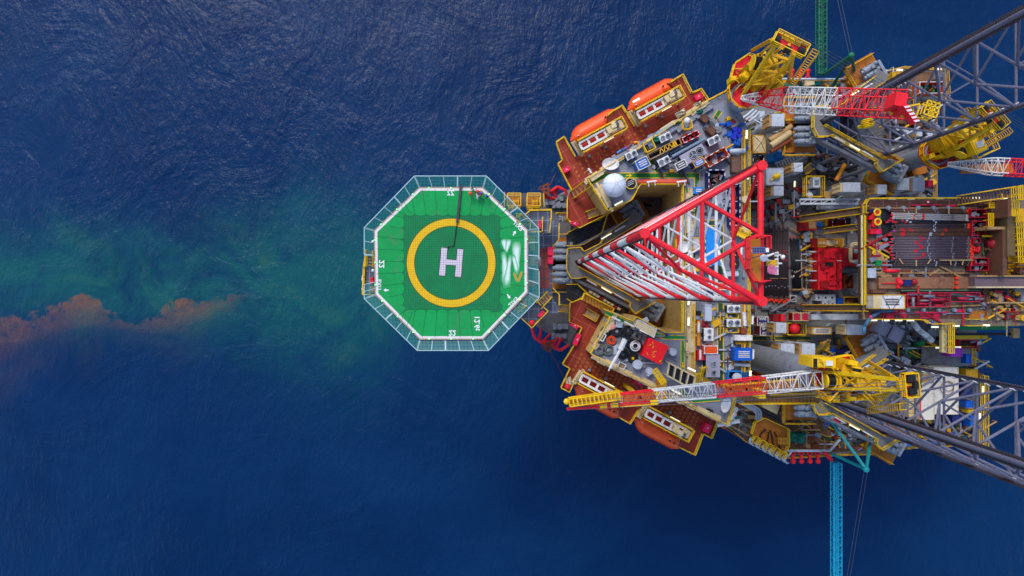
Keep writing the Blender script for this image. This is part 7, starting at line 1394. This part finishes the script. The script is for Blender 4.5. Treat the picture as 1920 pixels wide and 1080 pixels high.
for i, (a, c) in enumerate((((1718, 391), (1718, 400)), ((1779, 391), (1779, 401)), ((1718, 487), (1718, 499)), ((1686, 485), (1693, 495)), ((1746, 486), (1739, 495)), ((1782, 487), (1783, 497)), ((1762, 488), (1826, 488)), ((1806, 489), (1804, 497)))): lying(a, c, CANT + .95, .1, mat('tan_timber', (200, 165, 115), .7), 'timber_dunnage', ('first top', 'second top', 'straight lower', 'left slanting lower', 'right slanting lower', 'short upright lower', 'long level lower', 'small slanting lower')[i] + ' tan timber lying on the pipe stack', 'timber')
for i, (x, y) in enumerate(((1645, 398), (1646, 416))): T = thing('ring_lifter', ('upper', 'lower') [i] + ' yellow ring tool on red base at the left of the pipe deck', 'ring tool', W(x, y, CANT)); part('ring', MB().ring(W(x, y, CANT + 1.1), .5, .16, 22, 8), YEL2, T, True); part('base', MB().box(W(x - 8, y + 4, CANT + .4), (.8, 1.0, .8)).tube(W(x, y, CANT), W(x, y, CANT + 1), .3, 12), RED, T)
for x, y, w, h, m, l in ((1634.5, 408, 9, 7, RED, 'small red box between the yellow ring tools'), (1646.5, 434, 12, 9, PINK, 'pink-red box below the yellow ring tools'), (1636, 434, 8, 9, RED, 'red box beside the pink-red one below the ring tools'), (1634, 396, 7, 6, NAVY, 'small navy box at the corner of the pipe deck'), (1635, 512, 15, 18, WGR, 'pale plate box at the lower left of the pipe deck'), (1648, 493, 10, 10, GRN2, 'green and red tool box left of the lowest pipes')): container(x, y, w, h, 0, CANT, .9, m, l, cat='box', rib=1.5, name='storage_box')
for i, (x, y, m) in enumerate(((1641, 460, RED), (1650, 458, TAN), (1658, 459, RED), (1648, 468, YEL2), (1640, 474, YEL2), (1637, 485, RED2))): b = MB(); c = W(x, y, CANT + .3); b.ring(c, .3, .12, 16, 6).box(c, (.9, .25, .2), i * .6); solo('handling_tool', ('red pipe elevator on the left floor strip', 'tan pipe elevator on the left floor strip', 'small red ring by the pipe starts', 'yellow pipe tong, upper', 'yellow pipe tong, lower', 'dark red pipe tool below the yellow tongs')[i], 'tool', b, m, None, True)
b = MB(); b.tube(W(1660, 508, CANT + .6), W(1685, 508, CANT + .6), .3, 12).tube(W(1685, 508, CANT + .6), W(1687, 508, CANT + .6), .15, 8).tube(W(1655, 508, CANT + .6), W(1660, 508, CANT + .6), .1, 8); solo('red_cylinder', 'bright red pressure cylinder lying below the pipe stack', 'cylinder', b, RED, None, True)
for x, y, w, h, l in ((1835, 400, 30, 16, 'dark red tool basket at the upper right end of the pipes'), (1836, 428, 27, 28, 'dark red tool basket second from the top at the pipe ends'), (1832, 451, 14, 10, 'small dark red basket in the middle of the pipe ends'), (1841, 489, 27, 11, 'dark red basket with blue disc at the pipe ends'), (1837, 502, 35, 11, 'lowest dark red basket at the pipe ends')): container(x, y, w, h, 0, CANT, 1.3, RED2, l, cat='basket', open_top=True, inner=BLK, fill=5, fillm=GRY, frame=CRIM)
tarp(1832, 468, 18, 15, 0, CANT, 1.0, RED, 'red bag among the pipe ends', 'bag', 'bag'); lying((1843, 456), (1844, 478), CANT + .5, .08, GRN2, 'green_rod', 'green rod beside the red bag', 'rod')
# catwalk, ramp, tools
girder(1648, 520, 1832, 541, CANT, CANT + .8, mat('catwalk_steel', (165, 112, 78), .55, grime=.5, rust=.3, scale=.5), 'catwalk', 'long tan pipe catwalk below the pipe stack'); girder(1828, 519, 2060, 537, CANT + .8, CANT + 2.4, mat('ramp_grey', (120, 98, 102), .5, grime=.35), 'ramp', 'grey pipe ramp running off the right edge'); girder(1830, 537, 2060, 540, CANT + .8, CANT + 2.8, CRM, 'ramp_rail', 'cream lower side rail of the grey pipe ramp'); girder(1832, 516, 2060, 519, CANT + .8, CANT + 2.8, TAN, 'ramp_rail', 'tan upper side rail of the grey pipe ramp')
b = MB(); b.bar(W(1655, 531, CANT + 1), W(1685, 531, CANT + 1), .15).ball(W(1688, 530, CANT + 1.1), .5, 12, 8).box(W(1684, 524, CANT + 1), (.5, .6, .3)).box(W(1684, 537, CANT + 1), (.5, .6, .3)); solo('casing_tool', 'red clamp tool lying on the tan catwalk', 'tool', b, RED); container(1703, 530, 16, 11, 0, CANT + .8, .6, NAVY, 'navy block between the red tools on the catwalk', cat='block', rib=1, name='tool_block'); b = MB(); b.ball(W(1714, 529, CANT + 1.2), .55, 12, 8); solo('red_clamp', 'red round clamp right of the navy block', 'clamp', b, RED2)
for i, y in enumerate((521, 530, 539)): b = MB(); b.box(W(1793, y, CANT + 1), (.5, .35, .4)).box(W(1794.5, y, CANT + .95), (.3, .5, .3)); solo('pipe_stop', ('upper', 'middle', 'lower')[i] + ' orange pipe stop on the tan catwalk', 'stop', b, CAPO)
for i in range(5): x0 = 1665 + i * 27; girder(x0, 506, x0 + 17, 518, CANT, CANT + .18, (BRN, RUSTM)[i % 2], 'deck_hatch', ('first', 'second', 'third', 'fourth', 'fifth')[i] + ' brown hatch plate from the left above the catwalk')
T = container(1667, 566, 60, 27, 0, CANT, 2.4, WHT, 'white container with dark lettered roof on the pipe deck', frame=YEL, rib=1.4); b = MB(); f2 = LF(1645, 566, 0, CANT + 2.5); f2.box(b, 0, 0, 15, 23, CANT + 2.45, CANT + 2.5); part('cream_panel', b, CRM, T); writing(LF(1673, 566, 0, CANT + 2.5), CANT + 2.46, 24, 14, 3, DGR, T)
b = MB(); f2 = LF(1673, 566, 0, CANT + 2.6); b.path([f2.p(-18, 12), f2.p(-4, -13)], .04, 5).path([f2.p(20, 13), f2.p(2, -12)], .04, 5); solo('lifting_sling', 'black lifting slings on the white pipe deck container', 'sling', b, BLK)
container(1647, 546, 27, 7, 0, CANT, .7, BRN, 'stack of brown timber above the white pipe deck container', cat='timber stack', rib=.5, name='timber_stack')
T = yellow_frame(1741, 562, 80, 26, 0, CANT, 2.0, 'crimson tubular frame skid with hydraulic parts on the pipe deck', name='hydraulic_skid', cat='skid', m=CRIM, floor=RED2, contents=None)
rn = random.Random(8)
for i in range(26):
    x, y = rn.uniform(1704, 1779), rn.uniform(551, 573); c = W(x, y, CANT + rn.uniform(.5, 1.6)); b = MB(); a = rn.choice((0, 0, pi / 2)); d = Vector((cos(a), sin(a), 0)) * rn.uniform(.3, 1.6); b.tube(c - d, c + d, rn.uniform(.08, .3), 8); part('hydraulic_part', b, (CRIM, RED2, GRY, CRIM)[i % 4], T, True)
T = yellow_frame(1810, 557, 56, 17, 0, CANT, 2.0, 'second crimson tubular skid joined to the right of the first', name='hydraulic_skid', cat='skid', m=CRIM, floor=BRN)
for i in range(14): x, y = rn.uniform(1786, 1836), rn.uniform(551, 563); c = W(x, y, CANT + 1.0); b = MB(); d = Vector((rn.uniform(.2, 1), 0, 0)); b.tube(c - d, c + d, rn.uniform(.1, .25), 8); part('hydraulic_part', b, (GRY, CRIM, DGR)[i % 3], T, True)
lying((1690, 545), (1840, 544), CANT + .5, .14, mat('pale_green_pipe', (110, 140, 105), .5), 'mud_pipe', 'pale green pipe above the crimson skids', 'pipe'); lying((1700, 578), (1850, 572), CANT + .4, .13, TAN, 'mud_pipe', 'tan pipe below the crimson skids', 'pipe')
for i in range(5): x = 1704 + i * 29; cyl(x, 581.5, CANT + .8, 3.6, .6, GEAR, 'bollard', 'grey round bollard in the row along the lower walkway', 'bollard', 'bollards along the lower walkway', 14, 1)
for i in range(6): x = 1667 + i * 28; cyl(x, 389.5, CANT + .8, 3.6, .6, GEAR, 'bollard', 'grey round bollard in the row along the upper walkway', 'bollard', 'bollards along the upper walkway', 14, 1)
b = MB(); b.path(PW([(1715, 587), (1722, 585), (1730, 586.5), (1768, 586), (1776, 585)], CANT + .4), .12, 6); solo('red_hose', 'red hose along the lower brown walkway', 'hose', b, PINK); container(1797, 583, 18, 4.5, 0, CANT, .5, PINK, 'pink-red slim box at the lower brown walkway', cat='box', rib=2, name='slim_box')
lying((1708, 385), (1765, 384.5), CANT + .3, .14, CRIM, 'red_pole', 'long crimson pole on the upper brown walkway', 'pole'); container(1783, 385.5, 16, 3, 0, CANT, .4, PINK, 'pink-red slim box on the upper brown walkway', cat='box', rib=2, name='slim_box')
tarp(1747, 606, 13, 6, 0, CANT, .7, mat('bright_blue_sheet', (50, 90, 210), .5), 'blue bundle on the brown landing below the rail', 'bundle', 'bundle')
for i, (x, y) in enumerate(((1673, 372), (1708, 372), (1762, 371.5), (1830, 371), (1882, 372), (1638, 600.5), (1661, 600.5), (1685, 600.5), (1707, 600.5), (1753, 613), (1792, 611), (1849, 610), (1761, 652), (1795, 651))): lightbar(x, y, 13, 0, CANT if i < 12 else -5, 'lit tube light in the line along the ' + ('upper rail of the pipe deck' if i < 5 else 'lower rail of the pipe deck' if i < 9 else 'stairs below the pipe deck' if i < 12 else 'purple box deck'))
gangway((1795, 376), (1910, 358), CANT, 13, 1.5, 'brown stair walkway with yellow rails climbing to the right edge', TRD); gangway((1806, 604), (1902, 604), CANT, 5, 1.1, 'brown stair walkway with yellow rails below the pipe deck at right', TRD)
# drilling end of the cantilever
girder(1852, 391, 2060, 515, CANT, CANT + .12, mat('yellow_wet_floor', (235, 175, 10), .5, grime=.45, rust=.3, rustc=(45, 30, 15), scale=.6), 'drill_floor', 'stained yellow floor at the right edge'); girder(1889, 406, 1904, 480, CANT, CANT + 4.5, mat('olive_girder', (120, 98, 62), .6, grime=.5, rust=.3), 'girder', 'upright olive-brown girder near the right edge'); girder(1852, 425, 1890, 430, CANT, CANT + 4, TAN, 'cross_beam', 'tan cross beam left of the olive girder'); girder(1880, 430, 1888, 515, CANT, CANT + 4, BRN, 'girder', 'brown girder left of the olive one'); girder(1890, 372, 1896, 406, CANT, CANT + 6, BRN, 'girder', 'short brown girder above the olive one')
b = MB(); b.path(PW([(1851, 458), (1862, 457), (1873, 457)], CANT + 1.2), .55, 14).ball(W(1862, 457, CANT + 1.4), .9, 12, 8).ball(W(1871, 457, CANT + 1.4), .8, 12, 8); solo('blowout_valve', 'dark red valve body on the yellow floor', 'valve', b, RED2, None, True)
def ladder(x0, y0, x1, y1, z, label, w=1.0):
    A, B_ = W(x0, y0, z), W(x1, y1, z); d = (B_ - A).normalized(); sd = Vector((-d.y, d.x, 0)) * w / 2; b = MB()
    for k in (-1, -.35, .35, 1): b.bar(A + sd * k, B_ + sd * k, .12)
    n = int((B_ - A).length / .9)
    for i in range(n + 1): c = A.lerp(B_, i / n); b.bar(c - sd, c + sd, .12); b.bar(c - sd, c - sd - Vector((0, 0, 1.2)), .1).bar(c + sd, c + sd - Vector((0, 0, 1.2)), .1)
    return solo('ladder_cage', label, 'ladder cage', b, YEL2)
ladder(1911, 404, 1916, 492, CANT + 5, 'yellow ladder cage right of the olive girder', 1.0); ladder(1902, 352, 1905, 404, CANT + 6, 'yellow ladder cage at the upper right edge', 1.1); ladder(1784, 606, 1784, 662, CANT + 1, 'yellow ladder cage beside the cream column below the pipe deck', .9); ladder(1855, 385, 1885, 385, CANT + 3, 'level yellow cage right of the pipe ends', .8); ladder(1858, 400, 1858, 424, CANT + 3, 'upright yellow cage right of the pipe ends', .8); ladder(1915, 374, 1915, 350, CANT + 8, 'short yellow ladder cage at the very right edge', .8)
for i in range(5): A = W(1858, 392 + i * 4, CANT + 2); lying((1858 + i * 2, 390 + i * 4), (1886, 396 + i * 3), CANT + 2.5, .1, (GRN2, WGR, GRY, WGR, TAN)[i], 'hydraulic_pipe', ('green', 'white', 'grey', 'second white', 'tan')[i] + ' pipe in the tangle near the yellow cages', 'pipe')
container(1774, 381, 1, 1, 0, 0, .1, RED, 'q') if 0 else None
container(1886, 581, 16, 6, 0, CANT, .8, YEL2, 'yellow box at the lower right of the pipe deck', cat='box', name='storage_box'); girder(1852, 566, 2060, 569, CANT, CANT + 1.5, TAN, 'cross_beam', 'thin tan beam at the lower right of the pipe deck'); girder(1903, 568, 1920, 600, CANT, CANT + .6, TAN, 'girder', 'cream frame block at the lower right edge'); girder(1766, 607, 1776, 661, CANT - 1, CANT - .3, mat('cream_column', (205, 185, 130), .5, grime=.3, rust=.2), 'column', 'cream column standing below the pipe deck by the yellow cage')
for i in range(4): b = MB(); b.path(PW([(1862 + i * 4, 541), (1880 + i * 5, 548 + i * 2), (1925, 553 + i * 2)], CANT + .3 + i * .1), .1, 6); solo('control_hose', 'dark control hose in the fan of hoses below the grey ramp', 'hose', b, DGR, 'control hoses below the ramp')
heap(1852, 545, 1915, 596, 60, CANT, 31, (TAN, YEL, DGR, GRY, RED2), 1.4, parent=cd); heap(1852, 395, 1885, 512, 70, CANT, 32, (YEL, YEL2, DGR, BRN), 1.6, parent=cd); heap(1634, 445, 1660, 505, 20, CANT, 33, (RED2, TAN, GRY), .6, parent=cd); heap(1840, 545, 1852, 580, 10, CANT, 34, (BRN, GRY), 1, parent=cd); heap(1890, 410, 1935, 512, 40, CANT, 35, (YEL, BRN, DGR), 3, parent=cd)
b = MB(); b.path(PW([(1712, 605), (1722, 618), (1738, 630), (1748, 640)], -4), .5, 12); solo('white_duct', 'fat white duct slanting below the lower brown walkway', 'duct', b, WHT, None, True)
gratdeck('green_walkway', 'bright green walkway strip under the right stair walkway', [(1795, 612), (1890, 612), (1890, 618), (1800, 619)], 2, GRN2, [], cat='walkway')
b = MB()
for i in range(10): c0 = W(1796 + i * 5, 627, -5); b.add([c0, c0 + Vector((.35, 0, 0)), c0 + Vector((.9, -.8, 0)), c0 + Vector((.55, -.8, 0))], [(0, 3, 2, 1)])
b.prism([(v.x, v.y) for v in PW([(1792, 624), (1852, 624), (1852, 636), (1792, 636)], -5.02)], -5.03, -5.4); o = solo('hazard_beam', 'yellow and black striped beam over the sea below the green walkway', 'beam', b, YEL2)
girder(1790, 624, 1900, 629, -5, -4.6, BLK, 'black_girder', 'dark girder spanning to the right below the green walkway'); girder(1900, 616, 1912, 634, -5, -4, TAN, 'bracket', 'cream bracket at the right edge below the pipe deck')  # plain black girder running past the striped beam
# ------------------------------------------------------------------ people
def person(px, py, z, heading, suit, helmet, label, lean=.0, arm=.6):
    P = W(px, py, z); root = Vector((P.x, P.y, z)); h = heading; fx, fy = Vector((cos(h), sin(h), 0)), Vector((-sin(h), cos(h), 0))
    L = lambda f, s, u: fx * f + fy * s + Vector((0, 0, u))
    J = {'pel': L(0, 0, .95), 'belly': L(lean * .3, 0, 1.12), 'chest': L(lean, 0, 1.36), 'neck': L(lean * 1.2, 0, 1.5), 'head': L(lean * 1.3 + .02, 0, 1.63), 'top': L(lean * 1.3, 0, 1.74)}
    R_ = {'pel': .15, 'belly': .135, 'chest': .16, 'neck': .06, 'head': .1, 'top': .07}; E = [('pel', 'belly'), ('belly', 'chest'), ('chest', 'neck'), ('neck', 'head'), ('head', 'top')]
    for s, t in ((-1, 'l'), (1, 'r')):
        st = .16 * s
        for k, v, r in (('hip', L(0, s * .1, .88), .095), ('knee', L(.05 + st * .6, s * .12, .5), .065), ('ank', L(-.02 + st, s * .12, .1), .045), ('toe', L(.14 + st, s * .13, .05), .04), ('sho', L(lean, s * .2, 1.42), .065), ('elb', L(lean + .05 + arm * .1, s * .29, 1.15), .048), ('wri', L(lean + .15 + arm * .2, s * .24, 1.0), .035), ('hand', L(lean + .21 + arm * .22, s * .22, .96), .035)): J[k + t] = v; R_[k + t] = r
        E += [('pel', 'hip' + t), ('hip' + t, 'knee' + t), ('knee' + t, 'ank' + t), ('ank' + t, 'toe' + t), ('chest', 'sho' + t), ('sho' + t, 'elb' + t), ('elb' + t, 'wri' + t), ('wri' + t, 'hand' + t)]
        for fi, (a, b2) in enumerate(((.05, -.03), (.06, -.01), (.058, .012), (.045, .03), (.01, .045))): k = 'f%d%s' % (fi, t); J[k] = J['hand' + t] + fx * a + fy * b2 * s * -1 + Vector((0, 0, -.045)); R_[k] = .01; E.append(('hand' + t, k))
    ks = list(J); me = bpy.data.meshes.new('person'); me.from_pydata([tuple(J[k]) for k in ks], [(ks.index(a), ks.index(b_)) for a, b_ in E], []); ob = bpy.data.objects.new('person_tmp', me); C.objects.link(ob)
    ob.modifiers.new('Skin', 'SKIN')
    if me.skin_vertices:
        for i, k in enumerate(ks): me.skin_vertices[0].data[i].radius = (R_[k], R_[k]); me.skin_vertices[0].data[i].use_root = (k == 'pel')
    ob.modifiers.new('Subdivision', 'SUBSURF').levels = 1
    dg = bpy.context.evaluated_depsgraph_get(); dg.update(); m2 = bpy.data.meshes.new_from_object(ob.evaluated_get(dg)); bpy.data.objects.remove(ob)
    m2.materials.clear(); m2.materials.append(suit); m2.materials.append(SKIN); m2.materials.append(BLK)
    hands = [J['handl'], J['handr']]
    for p in m2.polygons:
        c = p.center; p.material_index = 1 if c.z > 1.53 or min((c - q).length for q in hands) < .07 else 2 if c.z < .1 else 0; p.use_smooth = True
    o = bpy.data.objects.new('person', m2); C.objects.link(o); o.location = root; WL[o.name] = root; tagit(o, label, 'person', None)
    q = root + J['head']; part('helmet', MB().ball(q + Vector((0, 0, .05)), .135, 14, 8, (1.12, 1, .95), lo=-.1, rot=h).box(q + fx * .14 + Vector((0, 0, .04)), (.1, .18, .02), h), helmet, o, True)
    f = MB(); f.box(q + fx * .105, (.03, .03, .045), h).box(q + fx * .095 + fy * .035 + Vector((0, 0, .02)), (.02, .02, .012), h).box(q + fx * .095 - fy * .035 + Vector((0, 0, .02)), (.02, .02, .012), h).box(q + fx * .09 - Vector((0, 0, .04)), (.02, .05, .01), h); part('face', f, SKIN, o)
    return o
SO = mat('orange_coverall', (255, 85, 15), .7, grime=.1); SR = mat('red_coverall', (235, 25, 35), .7, grime=.1); SN = mat('navy_coverall', (35, 45, 105), .7, grime=.1); SD = mat('dark_coverall', (75, 70, 72), .7, grime=.1); SW = mat('white_coverall', (225, 222, 220), .7, grime=.1); HB = mat('blue_helmet', (30, 80, 220), .3, grime=0); HWt = mat('white_helmet', (240, 240, 240), .3, grime=0); HRd = mat('red_helmet', (240, 25, 30), .3, grime=0)
for a in ((881.7, 361.7, HELI, -1.2, SO, HRd, 'person in orange coveralls standing at the left of the helideck group', .25), (886, 354, HELI, -.6, SD, HWt, 'person in dark clothes with white helmet at the top of the helideck group', .35), (896, 359, HELI, -1.5, SR, HRd, 'person in red coveralls in the middle of the helideck group', .2), (904, 366, HELI, 2.6, SR, HB, 'person in red coveralls with blue helmet right of the helideck group middle', .1), (915, 370, HELI, 3.0, SN, HB, 'person in navy coveralls at the right end of the helideck group', .1), (895, 373.5, HELI, 1.2, SW, SD, 'person in white coveralls bending lowest in the helideck group', .4), (1737, 380, CANT + .1, 3.3, SR, HWt, 'person in red coveralls with white helmet on the upper brown walkway', .55), (1852, 379, CANT + .1, 3.4, SR, HWt, 'person in red coveralls with white helmet near the right stair walkway', .55), (1247, 627, ROOF, .6, SD, HB, 'person with blue helmet on the green walkway beside the beige notch', .1), (1481.5, 521, MAIN + .7, 1.5, SW, HWt, 'person in white standing among the upright pipe rows', .2)):
    person(*a[:7], lean=a[7])
for o in bpy.data.objects:
    if o.name.split('.')[0] == 'pipework': o['kind'] = 'stuff'

heap(1222, 292, 1325, 316, 36, ROOF, 41, (GRY, DGR, WGR), .4, .48, parent=roof); heap(1320, 225, 1350, 250, 14, ROOF, 61, (GRY, DGR, WGR), .4, .48, parent=roof); heap(1312, 575, 1390, 720, 70, ROOF, 42, (GRY, DGR, YEL, WGR), .5, parent=roof); heap(1320, 290, 1395, 420, 40, ROOF, 43, (GRY, DGR, WGR), .5, parent=roof); heap(1365, 215, 1395, 300, 16, ROOF, 44, (GRY, YEL, BLUE), .5, parent=roof)
heap(1405, 420, 1425, 560, 20, Z0, 45, (GRY, DGR), .6); heap(1585, 400, 1615, 440, 16, Z0, 46, (WGR, DGR), 1); heap(1530, 545, 1615, 572, 14, Z0, 47, (GRY, BRN), .6); heap(1640, 510, 1840, 518, 30, CANT, 48, (BRN, GRY, TAN), .4, parent=cd); heap(1640, 586, 1850, 596, 14, CANT, 49, (GRY, CRIM), .3, parent=cd)
heap(1150, 600, 1250, 690, 24, ROOF, 50, (GRY, WGR), .35, parent=roof); heap(1640, 455, 1655, 500, 12, CANT, 51, (RED, YEL2), .4, parent=cd)
for o in bpy.data.objects:
    if o.name.split('.')[0] == 'pipework': o['kind'] = 'stuff'
